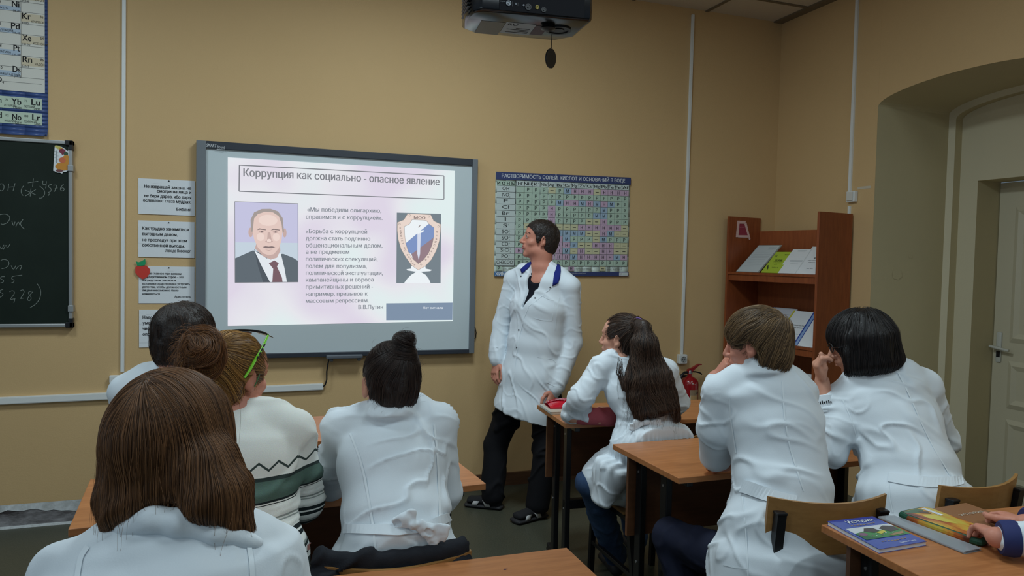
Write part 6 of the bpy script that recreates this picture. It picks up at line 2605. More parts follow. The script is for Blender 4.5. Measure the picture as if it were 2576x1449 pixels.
def longfield(p, t):
    side = p - part
    side = side - np.outer(side @ pd, pd)
    w = np.clip((p[:, 2] - (hc[2] + .02)) / .09, 0, 1)[:, None]
    lat = side / np.maximum(np.linalg.norm(side, axis=1, keepdims=True), 1e-3)
    return lat * w * .9 - UP * (1.05 - .6 * w) - np.outer(np.clip((p - part) @ CD_, -1, 0) * -1.5, CD_ * .3)


rng = np.random.default_rng(11)
pts = surf_points(HV, 11000, 1, lambda v: v[:, 2] > hc[2] - .03)
strands('hair_strand', HV, pts, longfield, 36, .0105, M_hs5, h5, .00026, (-.004, .0035), rng.uniform(.45, 1, 11000), seed=2, clump=24, jit=.10)
pts = part + np.outer(rng.uniform(-.09, .06, 4000), pd) + np.outer(rng.normal(0, .010, 4000), Rh[0]) + np.outer(rng.uniform(-.03, .01, 4000), UP)
strands('hair_strand', HV, pts, longfield, 30, .0105, M_hs5, h5, .00026, (-.002, .003), rng.uniform(.3, 1, 4000), seed=12, clump=24, jit=.10)
pts = surf_points(HV, 8000, 3, lambda v: v[:, 2] < hc[2] + .02)
strands('hair_strand', HV, pts, longfield, 18, .0105, M_hs5, h5, .00026, (-.002, .0035), rng.uniform(.4, 1, 8000), seed=4, clump=24, pull=.6, jit=.10)
fr = surf_points(HV, 110, 5, lambda v: v[:, 2] > hc[2] - .10)
dirs = rng.normal(0, 1, (110, 3)) * .12
strands('hair_strand', HV, fr, lambda p, t: longfield(p, t) + HV.grad(p) * .10 + dirs, 22, .010, M_hs5, h5, .00022, (0, .004), seed=6, free=1, pull=.12)

# ------------------------------------------------------------ dark haired boy at the front left
root = person('person in white coat seated in front of the quotation sheets', A3(-.28, 2.9, 0))
Z2 = 2.66
hc = P(468, 848, Z2)
Rh = frame(fdir(38, -6))
u = nrm(CR + CD_ * .12)
neck = P(452, 930, Z2)
secs = [(P(448, 948, Z2), .09, .08), (P(442, 985, Z2), .165, .10), (P(440, 1060, Z2 - .02), .175, .125), (P(440, 1180, Z2 - .08), .155, .12), (A3(-.27, 2.90, .66), .175, .14), (A3(-.27, 2.92, .50), .20, .17)]
shL, shR = P(325, 990, Z2 - .04), P(560, 990, Z2 + .04)
elL, elR = P(318, 1130, Z2 + .05), P(590, 1110, Z2 + .12)
wrL, wrR = A3(-.28, 3.26, .80), A3(-.05, 3.28, .80)
elL[2] = elR[2] = .83
lo, hi = bounds([hc, neck, shL, shR, elL, elR, wrL, wrR], .17)
B = Vol(lo, hi, HB)
head(B, hc, Rh, 1.0, neck, .056)
torso(B, secs[:4], u, .025)
for a, b, c in ((shL, elL, wrL), (shR, elR, wrR)):
    B.chain([a, b, c], (.042, .036, .028), .02)
hand(B, wrL, nrm(A3(.9, .3, -.03)), A3(0, 0, 1), -1, (.3, .4, .3), .97)
hand(B, wrR, nrm(A3(-.9, .3, -.03)), A3(0, 0, 1), 1, (.3, .4, .3), .97)
B.build('body', M_skin, root)
CV = Vol(*bounds([secs[0][0], shL, shR, elL, elR, wrL, wrR, secs[-1][0] - UP * .05], .20), HC)
torso(CV, secs, u)
CV.chain([secs[0][0] + UP * .012, P(372, 958, Z2), shL + UP * .008], (.055, .060, .062), .03)
CV.chain([secs[0][0] + UP * .012, P(520, 958, Z2), shR + UP * .008], (.055, .060, .062), .03)
CV.chain([shL, elL, wrL * .8 + elL * .2], (.064, .056, .044), .03)
CV.chain([shR, elR, wrR * .8 + elR * .2], (.064, .056, .044), .03)
collar(CV, P(446, 926, Z2), u, fdir(10), .068, .064, .032)
CV.cut(A3(0, 0, .452), -UP)
coatbuild(CV, root, 23, nrm(CR * .7 + UP * .6), .010, (3, 13), [(shL, elL), (shR, elR)])
legs('trousers', root, [A3(-.37, 2.95, .50), A3(-.19, 2.95, .50)], [A3(-.40, 3.32, .49), A3(-.15, 3.32, .49)], [A3(-.40, 3.25, .09), A3(-.14, 3.25, .09)], M_navy)
HV = Vol(*bounds([hc], .15), .0045)
Lh = lambda x, y, z: hc + (Rh[0] * x + Rh[1] * y + Rh[2] * z)
HV.ell(Lh(0, -.014, .034), A3(.090, .110, .094), .01, Rh)
HV.ell(Lh(0, -.038, -.03), A3(.080, .078, .092), .03, Rh)
HV.ell(Lh(0, .135, -.04), A3(.110, .072, .090), .01, Rh, True)
for m in (-1, 1):
    HV.ell(Lh(m * .090, .012, -.05), A3(.030, .040, .050), .01, Rh, True)
HV.cut(Lh(0, 0, -.108), -Rh[2], .01)
M_hb1 = mat('hair_dark_brown', (38, 29, 25), .5, noise=(40, (26, 19, 17), .8), bump=(160, .4))
M_hs1 = hairmat('strand_dark_brown', (24, 17, 14), (70, 52, 42))
h_ = HV.build('hair', M_hb1, root, lambda v, n: .004 * vnoise(v * 40, 7))


def crown_field(cr_, down):
    def f(p, t):
        d = p - cr_
        return d / np.maximum(np.linalg.norm(d, axis=1, keepdims=True), 1e-3) - UP * down
    return f


strands('hair_strand', HV, surf_points(HV, 2600, 1), crown_field(Lh(0, -.06, .115), .25), 8, .007, M_hs1, h_, .0005, (-.002, .004), seed=2, free=.12)

# ------------------------------------------------------------ ponytailed girl at the right front desk
root = person('person in belted white coat and jeans leaning on the right front desk', A3(1.73, 2.95, 0))
Z6 = 3.36
hc = P(1567, 850, Z6 + .02)
Rh = frame(fdir(-56, 2))
u = nrm(CR + CD_ * .15)
neck = P(1566, 905, Z6)
secs = [(P(1578, 912, Z6), .075, .065), (P(1592, 940, Z6), .140, .088), (P(1606, 985, Z6 - .02), .145, .105), (P(1622, 1052, Z6 - .07), .126, .098), (P(1640, 1115, Z6 - .11), .180, .14), (A3(1.74, 2.95, .56), .20, .16), (A3(1.73, 2.96, .48), .20, .17)]
shL, shR = P(1512, 928, Z6 - .01), P(1672, 938, Z6 + .05)
elL, elR = onz(1442, 1044, .805), P(1703, 1000, Z6 + .12)
elR[2] = .86
wrL, wrR = onz(1532, 1056, .795) + A3(.02, .05, 0), A3(1.72, 3.20, .80)
lo, hi = bounds([hc, neck, shL, shR, elL, elR, wrL, wrR], .17)
B = Vol(lo, hi, HB)
head(B, hc, Rh, .97, neck, .050, True)
torso(B, secs[:4], u, .025)
for a, b, c in ((shL, elL, wrL), (shR, elR, wrR)):
    B.chain([a, b, c], (.038, .034, .025), .02)
hand(B, wrL, nrm(A3(1, .1, -.02)), A3(0, .2, 1), -1, (.3, .5, .4), .9)
hand(B, P(1545, 1034, Z6 + .06), nrm(-CR + A3(0, 0, -.1)), A3(0, -.5, .8), 1, (.35, .5, .4), .9)
B.chain([wrR, P(1552, 1032, Z6 + .07)], (.028, .026), .02)
B.build('body', M_skin, root)
CV = Vol(*bounds([secs[0][0], shL, shR, elL, elR, wrR, P(1490, 1230, Z6), secs[-1][0] - UP * .22], .22), HC)
torso(CV, secs, u, 0, .035)
CV.chain([secs[0][0] + UP * .01, P(1540, 908, Z6), shL + UP * .012], (.045, .050, .054), .03)
CV.chain([secs[0][0] + UP * .01, P(1630, 918, Z6 + .02), shR + UP * .008], (.045, .050, .056), .03)
CV.chain([shL, P(1462, 1000, Z6 - .04), elL + A3(.0, .01, .012)], (.056, .056, .050), .025)
CV.chain([elL + A3(0, .01, .012), elL * .72 + wrL * .28 + UP * .015], (.050, .050), .02)
CV.chain([shR, elR, wrR * .6 + elR * .4], (.058, .054, .046), .03)
collar(CV, P(1572, 908, Z6), u, fdir(-40), .058, .055, .028)
# skirt over the left thigh
knL, knR = P(1492, 1205, 3.33), A3(1.80, 3.36, .49)
hpL, hpR = A3(1.66, 2.96, .52), A3(1.84, 2.96, .52)
CV.chain([hpL + UP * .03, hpL * .45 + knL * .55 + UP * .01, knL + CR * .03 + UP * .0], (.13, .115, .085), .04)
CV.ecap(P(1545, 1180, 3.22), P(1512, 1262, 3.22), u, .085, .10, .045, .07, .03, .5)
CV.chain([hpR + UP * .03, hpR * .4 + knR * .6], (.12, .09), .04)
CV.cut(A3(0, 0, .40), -UP)
z6b = P(1622, 1052, Z6 - .07)[2]


def pleat(v, n):
    a = np.arctan2((v - secs[4][0]) @ CD_, (v - secs[4][0]) @ u)
    w = np.clip((z6b - .02 - v[:, 2]) / .06, 0, 1) * np.clip((v[:, 2] - .55) / .1, 0, 1)
    return .006 * w * np.sin(a * 38 + vnoise(v * 8, 4) * 2) - .008 * np.exp(-((v[:, 2] - z6b) / .018) ** 2)


coatbuild(CV, root, 33, nrm(CR * .7 - UP * .75), .020, (2.6, 16), [(shL, elL), (shR, elR)], extra=pleat)
SV = Vol(*bounds([elL, wrL], .10), .005)
SV.chain([elL * .8 + wrL * .2, wrL + UP * .002, wrL + A3(.10, .012, 0)], (.043, .040, .040), .02)
SV.build('sweater_sleeve', mat('rose_knit', (172, 84, 92), .9, bump=(300, .3), spec=.15), root, lambda v, n: sleeve_folds(v, elL, wrL, .004, 70, 3))
bw = P(1625, 1062, Z6 - .19)
BV = Vol(*bounds([bw], .15), .004)
for dx, dz_, tw_ in ((-.055, -.012, .5), (.062, -.008, -.4)):
    e_ = bw + u * dx + UP * dz_
    BV.ecap(bw, e_, UP, .009, .006, .024, .006, .006, .5)
    BV.ecap(e_, e_ + u * np.sign(dx) * .012 - UP * .022, u, .018, .005, .010, .004, .005, .4)
BV.ell(bw, A3(.014, .012, .012), .006)
BV.build('belt_bow', M_coat, root, lambda v, n: .002 * vnoise(v * 80, 4))
anL, anR = P(1548, 1395, 3.58), A3(1.90, 3.32, .09)
anL[2] = .09
legs('jeans', root, [hpL, hpR], [P(1488, 1215, 3.33), knR], [anL, anR], M_jeans, fdirs=[A3(.15, 1, 0), A3(.2, 1, 0)], r=(.082, .066, .050), hem=.056)
# ponytail
tie = P(1604, 816, Z6 - .06)
HV = Vol(*bounds([hc, tie, P(1540, 1060, Z6 - .1), P(1715, 1050, Z6), P(1650, 1050, Z6 - .24)], .12), .005)
Lh = lambda x, y, z: hc + .97 * (Rh[0] * x + Rh[1] * y + Rh[2] * z)
HV.ell(Lh(0, -.014, .026), A3(.083, .103, .090), .01, Rh)
HV.ell(Lh(0, -.035, -.03), A3(.070, .070, .080), .03, Rh)
HV.ell(Lh(0, .125, -.035), A3(.105, .068, .092), .01, Rh, True)
for m in (-1, 1):
    HV.ell(Lh(m * .090, .012, -.04), A3(.034, .050, .050), .006, Rh, True)
HV.cut(Lh(0, 0, -.075), -Rh[2], .01)
HV.cap(tie, Lh(0, -.08, .06), .022, .04, .02)
zt = Z6 - .13
HV.chain([tie + UP * .004, P(1616, 822, Z6 - .10), P(1622, 870, zt)], (.020, .032, .050), .02)
HV.ecap(P(1620, 860, zt), P(1630, 960, zt - .02), CR, .052, .034, .098, .040, .03, .6)
HV.ecap(P(1630, 950, zt - .02), P(1652, 1035, zt - .05), CR, .098, .040, .094, .030, .03, .6)
HV.chain([P(1600, 1000, zt - .03), P(1612, 1052, zt - .055)], (.035, .010), .02)
HV.chain([P(1680, 990, zt), P(1702, 1050, zt - .02)], (.036, .012), .02)
HV.chain([P(1560, 900, Z6 - .09), P(1558, 935, Z6 - .11), P(1570, 975, Z6 - .12)], (.006, .007, .004), .01)
M_hb6 = mat('hair_deep_brown', (50, 37, 31), .5, noise=(16, (34, 25, 22), .8, (1, 1, .35)), bump=(140, .3))
M_hs6 = hairmat('strand_deep_brown', (30, 21, 17), (92, 70, 56))
h6 = HV.build('hair', M_hb6, root, lambda v, n: .006 * vnoise(v * A3(30, 30, 9), 7) - .003)


def pony(p, t):
    top = ((p[:, 2] > tie[2] - .05) & (np.linalg.norm(p - hc, axis=1) < .125))[:, None]
    d = (tie - p) / np.maximum(np.linalg.norm(tie - p, axis=1, keepdims=True), 1e-3)
    return np.where(top, d, -UP[None] * 1.0 + CR * .12 + (p - P(1625, 860, zt)) * A3(1, 1, 0) * 1.2)


rng = np.random.default_rng(4)
strands('hair_strand', HV, surf_points(HV, 1300, 1, lambda v: np.linalg.norm(v - hc, axis=1) < .12), lambda p, t: (tie - p) / np.maximum(np.linalg.norm(tie - p, axis=1, keepdims=True), 1e-3), 12, .009, M_hs6, h6, .0006, (-.002, .002), seed=2)
strands('hair_strand', HV, surf_points(HV, 3000, 3, lambda v: (v[:, 2] < tie[2] + .01) & (np.linalg.norm(v - hc, axis=1) > .10)), pony, 24, .012, M_hs6, h6, .0006, (-.003, .007), rng.uniform(.4, 1, 3000), seed=4, wave=.22, clump=16, pull=.6)
fr = surf_points(HV, 240, 5, lambda v: v[:, 2] < hc[2] - .05)
strands('hair_strand', HV, fr, lambda p, t: -UP * 1.0 + HV.grad(p) * .25, 16, .010, M_hs6, h6, .0004, (0, .006), seed=6, free=1, pull=.1, wave=.5)
mb = MB()
ax_ = nrm(tie - Lh(0, -.06, .05))
o1 = nrm(np.cross(ax_, UP))
o2 = np.cross(ax_, o1)
for r_ in (.0, .006):
    mb.tube([tie + ax_ * r_ + (o1 * math.cos(a) + o2 * math.sin(a)) * .0265 for a in [2 * PI * k / 20 for k in range(21)]], .0045, 6)
wparent(mb.build('hair_tie', mat('lilac_elastic', (140, 110, 196), .6), None, True), root)

# ------------------------------------------------------------ blond boy in the right row
root = person('person in white coat leaning on a desk, fist at the mouth', A3(1.67, 2.02, 0))
Z7 = 2.53
hc = P(1903, 864, Z7)
Rh = frame(fdir(-52, -8))
u = nrm(CR + CD_ * .10)
neck = P(1915, 935, Z7)
secs = [(P(1922, 945, Z7), .088, .076), (P(1925, 985, Z7), .165, .10), (P(1945, 1070, Z7 - .02), .160, .122), (P(1970, 1225, Z7 - .09), .156, .122), (P(1965, 1330, Z7 - .13), .185, .15), (P(1962, 1420, Z7 - .15), .215, .17), (A3(1.66, 1.98, .50), .225, .18)]
shL, shR = P(1808, 990, Z7 + .0), P(2012, 994, Z7 + .05)
elL, elR = onz(1800, 1158, .812), P(2040, 1160, Z7 + .10)
elR[2] = .84
wrL = P(1800, 950, Z7 + .16)
wrR = onz(1868, 1172, .80) + A3(.02, .03, .01)
lo, hi = bounds([hc, neck, shL, shR, elL, elR, wrL, wrR], .17)
B = Vol(lo, hi, .004)
head(B, hc, Rh, .99, neck, .056)
torso(B, secs[:4], u, .025)
B.chain([shL, elL + UP * .014, wrL], (.042, .036, .027), .02)
B.chain([shR, elR, wrR], (.042, .036, .027), .02)
hand(B, wrL, nrm(P(1828, 912, Z7 + .14) - wrL), nrm(-CR * .75 + UP * .55), 1, (1.2, 1.5, 1.0), .95, .03, .6)
hand(B, wrR, nrm(-CR * 1.0 - UP * .12 + CD_ * .15), nrm(-CD_ * .75 + UP * .5), -1, (.25, .7, .5), .95, .06, .4)
B.build('body', M_skinp, root)
CV = Vol(*bounds([secs[0][0], shL, shR, elL, elR, wrL, secs[-1][0] - UP * .2], .22), HC)
torso(CV, secs, u, 0, .04)
CV.chain([secs[0][0] + UP * .012, P(1860, 958, Z7), shL + UP * .010], (.055, .055, .056), .025)
CV.chain([secs[0][0] + UP * .012, P(1980, 962, Z7 + .02), shR + UP * .008], (.055, .055, .054), .025)
CV.chain([shL, P(1800, 1080, Z7 + .02), elL + UP * .015], (.056, .058, .056), .018)
CV.chain([elL + UP * .02, wrL * .55 + elL * .45, wrL * .94 + elL * .06], (.052, .046, .040), .02)
CV.chain([shR, P(2022, 1080, Z7 + .12), elR, wrR * .6 + elR * .4], (.055, .052, .050, .044), .022)
collar(CV, P(1918, 934, Z7 - .02), u, fdir(-20), .068, .064, .036)
CV.ecap(P(1965, 1400, Z7 - .15), P(1965, 1520, Z7 - .18), u, .215, .165, .235, .17, .03, .3)
CV.chain([A3(1.76, 2.02, .52), A3(1.80, 2.22, .50)], (.12, .10), .04)
CV.cut(A3(0, 0, .36), -UP)
z7b = P(1960, 1250, Z7 - .1)[2]
coatbuild(CV, root, 43, nrm(CR * .8 - UP * .5), .028, (2.0, 10), [(shL, elL), (shR, elR)])
T = bvh(CV)
mb = MB()
ribbon(mb, T, [(1868, 1222), (1900, 1234), (1950, 1252), (2000, 1264)], .042, .004)
ob = mb.build('belt', M_coat, None)
ob.modifiers.new('thickness', 'SOLIDIFY').thickness = .003
wparent(ob, root)
seams(root, T, ([(1968, 960), (1972, 1040), (1985, 1120), (2010, 1200), (2022, 1236)], [(1836, 1000), (1838, 1050), (1846, 1100), (1852, 1140)], [(1868, 1250), (1876, 1330), (1880, 1400), (1882, 1449)], [(1820, 1420), (1850, 1428), (1880, 1430)]))
legs('trousers', root, [A3(1.58, 2.02, .50), A3(1.76, 2.02, .50)], [A3(1.50, 2.36, .49), A3(1.84, 2.38, .49)], [A3(1.52, 2.16, .09), A3(1.86, 2.30, .09)], M_navy)
HV = Vol(*bounds([hc], .16), .0045)
Lh = lambda x, y, z: hc + .99 * (Rh[0] * x + Rh[1] * y + Rh[2] * z)
HV.ell(Lh(0, -.010, .036), A3(.090, .112, .090), .01, Rh)
HV.ell(Lh(0, -.040, -.03), A3(.080, .076, .090), .03, Rh)
HV.ell(Lh(0, .132, -.035), A3(.115, .074, .098), .008, Rh, True)
for m in (-1, 1):
    HV.ell(Lh(m * .092, .018, -.046), A3(.034, .056, .056), .006, Rh, True)
HV.cut(Lh(0, 0, -.112), -Rh[2], .01)
M_hb7 = mat('hair_dark_blond', (92, 72, 50), .5, noise=(34, (62, 48, 34), .8), bump=(150, .4))
M_hs7 = hairmat('strand_dark_blond', (52, 38, 26), (150, 120, 84))
h7 = HV.build('hair', M_hb7, root, lambda v, n: .005 * vnoise(v * 36, 7) - .002)
strands('hair_strand', HV, surf_points(HV, 3600, 1), crown_field(Lh(.015, -.085, .075), .15), 9, .008, M_hs7, h7, .00055, (-.002, .006), seed=2, free=.18, clump=34)
mb = MB()
mb.lathe([(.0022, 0), (.0018, .002)], Lh(-.083, -.004, -.030), 8, 0, V3((0, 0, 1)).rotation_difference(V3(-Rh[0] - Rh[1])).to_matrix())
wparent(mb.build('ear_stud', M_dark, None), root)

# ------------------------------------------------------------ black haired woman with glasses
root = person('person in white coat touching their eyeglasses with a raised hand', A3(2.28, 2.05, 0))
Z8 = 2.78
hc = P(2163, 862, Z8 + .02)
Rh = frame(fdir(-72, -14))
u = nrm(CR * 1.0 + CD_ * .05 - UP * .10)
neck = P(2190, 940, Z8)
secs = [(P(2205, 955, Z8), .082, .075), (P(2222, 992, Z8 - .01), .165, .10), (P(2245, 1065, Z8 - .04), .170, .122), (P(2290, 1180, Z8 - .13), .165, .125), (P(2305, 1265, Z8 - .18), .205, .155), (P(2310, 1360, Z8 - .22), .225, .175), (A3(2.31, 1.98, .50), .225, .18)]
shL, shR = P(2122, 998, Z8 + .02), P(2322, 975, Z8 + .02)
elL = onz(2098, 1150, .812)
elR = P(2370, 1130, Z8 + .12)
elR[2] = .84
wrL = P(2068, 960, Z8 + .03)
wrR = A3(2.50, 2.42, .80)
lo, hi = bounds([hc, neck, shL, shR, elL, elR, wrL, wrR], .17)
B = Vol(lo, hi, .004)
Lb = head(B, hc, Rh, .99, neck, .052, True)
torso(B, secs[:4], u, .025)
B.chain([shL, elL + UP * .014, wrL], (.040, .034, .027), .02)
B.chain([shR, elR, wrR], (.040, .036, .027), .02)
fh = nrm(P(2046, 895, Z8 + .02) - wrL)
hand(B, wrL, fh, nrm(-CR * .95 + CD_ * .15), -1, None, .96, .02, .35,
     fingers=[(.75, 1.05, .55), (.85, 1.2, .6), (.95, 1.25, .6), (1.1, 1.3, .7)], tdir=nrm(P(2080, 872, Z8 + .0) - P(2068, 935, Z8 + .02)))
hand(B, wrR, nrm(A3(-.9, .3, -.03)), A3(0, 0, 1), 1, (.3, .4, .3), .92)
B.build('body', M_skin, root)
CV = Vol(*bounds([secs[0][0], shL, shR, elL, elR, wrL, wrR, secs[-1][0] - UP * .1], .22), HC)
torso(CV, secs, u, 0, .04)
CV.chain([secs[0][0] + UP * .012, P(2155, 960, Z8), shL + UP * .006], (.055, .052, .052), .025)
CV.chain([secs[0][0] + UP * .012, P(2270, 940, Z8), shR + UP * .006], (.055, .056, .058), .025)
CV.chain([shL, P(2112, 1075, Z8 - .04), elL + UP * .012], (.058, .058, .052), .022)
CV.chain([elL + UP * .02, wrL * .5 + elL * .5, wrL * .74 + elL * .26], (.048, .042, .037), .02)
CV.chain([shR, elR, wrR * .8 + elR * .2], (.062, .055, .044), .03)
collar(CV, P(2196, 938, Z8), u, fdir(-30), .064, .060, .030)
CV.cut(A3(0, 0, .40), -UP)
coatbuild(CV, root, 53, nrm(CR * .75 - UP * .65), .032, (2.0, 12), [(shL, elL), (shR, elR)])
T = bvh(CV)
mb = MB()
ribbon(mb, T, [(2236, 1200), (2290, 1210), (2350, 1214), (2400, 1212), (2440, 1200)], .034, .004)
ob = mb.build('belt', M_coat, None)
ob.modifiers.new('thickness', 'SOLIDIFY').thickness = .003
wparent(ob, root)
seams(root, T, ([(2256, 930), (2290, 1000), (2320, 1070), (2350, 1130), (2390, 1196)], [(2120, 1005), (2140, 1050), (2156, 1100)], [(2236, 1215), (2238, 1250), (2246, 1290)]))
mb = MB()
cx_dir = nrm(wrL - elL)
c1_, c2_ = wrL * .90 + elL * .10, 0
s1_ = nrm(np.cross(cx_dir, CD_))
s2_ = np.cross(cx_dir, s1_)
mb.tube([wrL * .58 + elL * .42, wrL * .70 + elL * .30, wrL * .80 + elL * .20], [.043, .041, .039], 22, 0)
for k in range(34):
    a = 2 * PI * k / 34
    p_ = wrL * .70 + elL * .30 + (s1_ * math.cos(a) + s2_ * math.sin(a)) * .0415
    mb.tube([p_ - cx_dir * .003, p_ + cx_dir * (.004 + .002 * (k % 3))], .0022, 5, 1)
wparent(mb.build('cuff', [M_coat, M_ink], None, True), root)
legs('trousers', root, [A3(2.22, 2.02, .50), A3(2.40, 2.02, .50)], [A3(2.16, 2.38, .49), A3(2.46, 2.38, .49)], [A3(2.16, 2.32, .09), A3(2.48, 2.32, .09)], M_navy)
HV = Vol(*bounds([hc, P(2265, 925, Z8), P(2120, 935, Z8)], .15), .005)
Lh = lambda x, y, z: hc + .99 * (Rh[0] * x + Rh[1] * y + Rh[2] * z)
HV.ell(Lh(0, -.010, .034), A3(.096, .116, .098), .01, Rh)
HV.ecap(P(2180, 850, Z8 - .0), P(2192, 912, Z8 - .01), CR, .108, .10, .112, .095, .03, .5)
HV.chain([P(2235, 860, Z8), P(2252, 900, Z8 - .01), P(2262, 928, Z8)], (.030, .022, .006), .015)
HV.chain([P(2130, 890, Z8 - .02), P(2145, 925, Z8 - .02), P(2160, 942, Z8 - .02)], (.034, .026, .008), .02)
HV.ell(Lh(-.02, .150, -.055), A3(.125, .085, .085), .008, Rh, True)
HV.ell(P(2078, 898, Z8 - .02), A3(.052, .085, .060), .008, None, True)
HV.ell(P(2190, 945, Z8 - .01) - UP * .012, A3(.078, .10, .022), .01, None, True)
M_hb8 = mat('hair_black', (22, 20, 21), .45, noise=(30, (14, 13, 14), .8), bump=(140, .3))
M_hs8 = hairmat('strand_black', (14, 12, 13), (44, 38, 38))
h8 = HV.build('hair', M_hb8, root, lambda v, n: .006 * vnoise(v * A3(34, 34, 12), 7) - .002)
strands('hair_strand', HV, surf_points(HV, 3600, 1), crown_field(Lh(0, -.03, .13), .8), 16, .010, M_hs8, h8, .0006, (-.003, .006), np.random.default_rng(2).uniform(.3, 1.1, 3600), seed=2, free=.15, clump=26, pull=.7)
# eyeglasses
gl = empty('eyeglasses', Lh(0, .10, 0), 'dark rimmed eyeglasses worn by the person with a raised hand', 'glasses')
mb = MB()
for m in (-1, 1):
    c_ = Lh(m * .034, .108, .004)
    mb.tube([c_ + Rh[0] * .026 * math.cos(a) + Rh[2] * .018 * math.sin(a) - Rh[1] * abs(math.cos(a)) * (.006 if math.cos(a) * m > 0 else 0) for a in [2 * PI * k / 18 for k in range(19)]], .0026, 6)
mb.tube([Lh(-.009, .112, .008), Lh(0, .115, .010), Lh(.009, .112, .008)], .0022, 6)
wparent(mb.build('rim', mat('dark_frame', (24, 20, 22), .25), None, True), gl)
for m in (-1, 1):
    mb = MB()
    mb.tube([Lh(m * .061, .102, .006), Lh(m * .086, .085, .006), Lh(m * .090, .03, .008), Lh(m * .088, -.015, .004)], .0042, 6, 0, True, .5)
    wparent(mb.build('temple', MATS['dark_frame'], None, True), gl)

# ------------------------------------------------------------ person at the right edge, only arms in view
root = person('person at the right picture edge, only hands and white sleeve with navy cuff', A3(2.42, .98, 0))
w1 = onz(2508, 1352, .815)
f1 = nrm(onz(2440, 1300, .80) - w1)
e1 = A3(2.13, 1.17, .83)
w2 = onz(2580, 1318, .805)
f2 = nrm(onz(2520, 1292, .80) - w2)
e2 = A3(2.52, 1.32, .83)
e1 = w1 - nrm(w1 - e1) * .24
shA, shB = A3(2.26, .98, 1.06), A3(2.60, 1.00, 1.06)
hc9 = A3(2.45, 1.00, 1.36)
nk9 = A3(2.44, .97, 1.16)
secs = [(A3(2.44, .97, 1.12), .085, .075), (A3(2.44, .97, 1.06), .16, .10), (A3(2.44, .95, .92), .17, .125), (A3(2.44, .92, .70), .16, .125), (A3(2.44, .90, .54), .20, .16)]
lo, hi = bounds([hc9, w1, w2, e1, e2, shA, shB], .16)
B = Vol(lo, hi, .004)
head(B, hc9, frame(A3(-.2, 1, -.25)), 1.0, nk9)
torso(B, secs, A3(1, 0, 0), .025)
B.chain([shA, e1, w1], (.042, .036, .027), .02)
B.chain([shB, e2, w2], (.042, .036, .027), .02)
hand(B, w1, f1, nrm(A3(.1, -.35, 1)), -1, (.45, .75, .5), .92, .03, .4)
hand(B, w2, f2, nrm(A3(.1, -.5, .9)), 1, (.4, .75, .5), .92, .03, .4)
B.build('body', M_skinp, root)
CV = Vol(*bounds([w1, w2, e1, e2, shA, shB, secs[-1][0]], .2), HC)
torso(CV, secs, A3(1, 0, 0))
CV.chain([secs[0][0], shA], (.055, .066), .03)
CV.chain([secs[0][0], shB], (.055, .066), .03)
CV.chain([shA, e1, w1 - nrm(w1 - e1) * .035], (.066, .058, .044), .02)
CV.chain([shB, e2, w2 - nrm(w2 - e2) * .05], (.066, .058, .044), .02)
coatbuild(CV, root, 63, nrm(CR * .6 + UP * .6), .016, (3, 14), [(e1, w1), (e2, w2)])
for w_, e_ in ((w1, e1), (w2, e2)):
    d_ = nrm(w_ - e_)
    mb = MB()
    mb.tube([w_ - d_ * .045, w_ - d_ * .035, w_ - d_ * .012, w_ - d_ * .006], [.046, .0475, .0455, .041], 24)
    wparent(mb.build('cuff', mat('navy_cuff_trim', (34, 44, 96), .8), None, True), root)
legs('trousers', root, [A3(2.35, .92, .50), A3(2.53, .92, .50)], [A3(2.32, 1.28, .49), A3(2.56, 1.28, .49)], [A3(2.32, 1.25, .09), A3(2.56, 1.25, .09)], M_navy)
HV = Vol(*bounds([hc9], .15), .006)
HV.ell(hc9 + A3(0, -.02, .035), A3(.088, .106, .09), .01)
HV.ell(hc9 + A3(0, .13, -.04), A3(.11, .07, .09), .01, None, True)
HV.cut(hc9 - UP * .09, -UP, .01)
HV.build('hair', M_hb1, root)
chair(2.43, .66, 0, 'plywood school chair of the person at the right edge', proto=ch0)

# ------------------------------------------------------------ standing presenter by the solubility chart
root = person('standing person in white lab coat with navy collar looking at the slide', A3(1.56, 4.15, 0))
Z1 = 4.42
hc = P(1359, 603, Z1)
fh = fdir(-97, 9)
Rh = frame(fh)
f1 = fdir(-152)
u = nrm(np.cross(f1, UP)) * -1.0        # picture right = his left
neck = P(1362, 668, Z1 + .01)
secs = [(P(1364, 682, Z1), .085, .078), (P(1363, 712, Z1), .160, .098), (P(1357, 775, Z1), .176, .128), (P(1348, 865, Z1 + .01), .168, .130), (P(1338, 945, Z1 + .02), .190, .150), (P(1326, 1030, Z1 + .02), .202, .165), (P(1322, 1075, Z1 + .02), .206, .168)]
shR, shL = P(1292, 706, Z1 + .08), P(1434, 724, Z1 - .08)
elR, elL = P(1262, 815, Z1 + .12), P(1441, 862, Z1 - .02)
wrR, wrL = P(1250, 908, Z1 + .06), P(1396, 980, Z1 - .10)
lo, hi = bounds([hc, neck, shL, shR, elL, elR, wrL, wrR, P(1238, 975, Z1), P(1385, 1030, Z1 - .1)], .15)
B = Vol(lo, hi, .004)
Lm = head(B, hc, Rh, .98, neck, .060)
torso(B, secs[:5], u, .035)
B.chain([shR, elR, wrR], (.045, .040, .029), .02)
B.chain([shL, elL, wrL], (.045, .040, .029), .02)
hand(B, wrR, nrm(P(1241, 958, Z1 + .03) - wrR), nrm(-CR * .8 - CD_ * .5), 1, (.25, .5, .4), 1.0, .03, .35)
hand(B, wrL, nrm(P(1380, 1028, Z1 - .14) - wrL), nrm(CR * .7 - CD_ * .6), -1, (.2, .45, .4), 1.0, .03, .35)


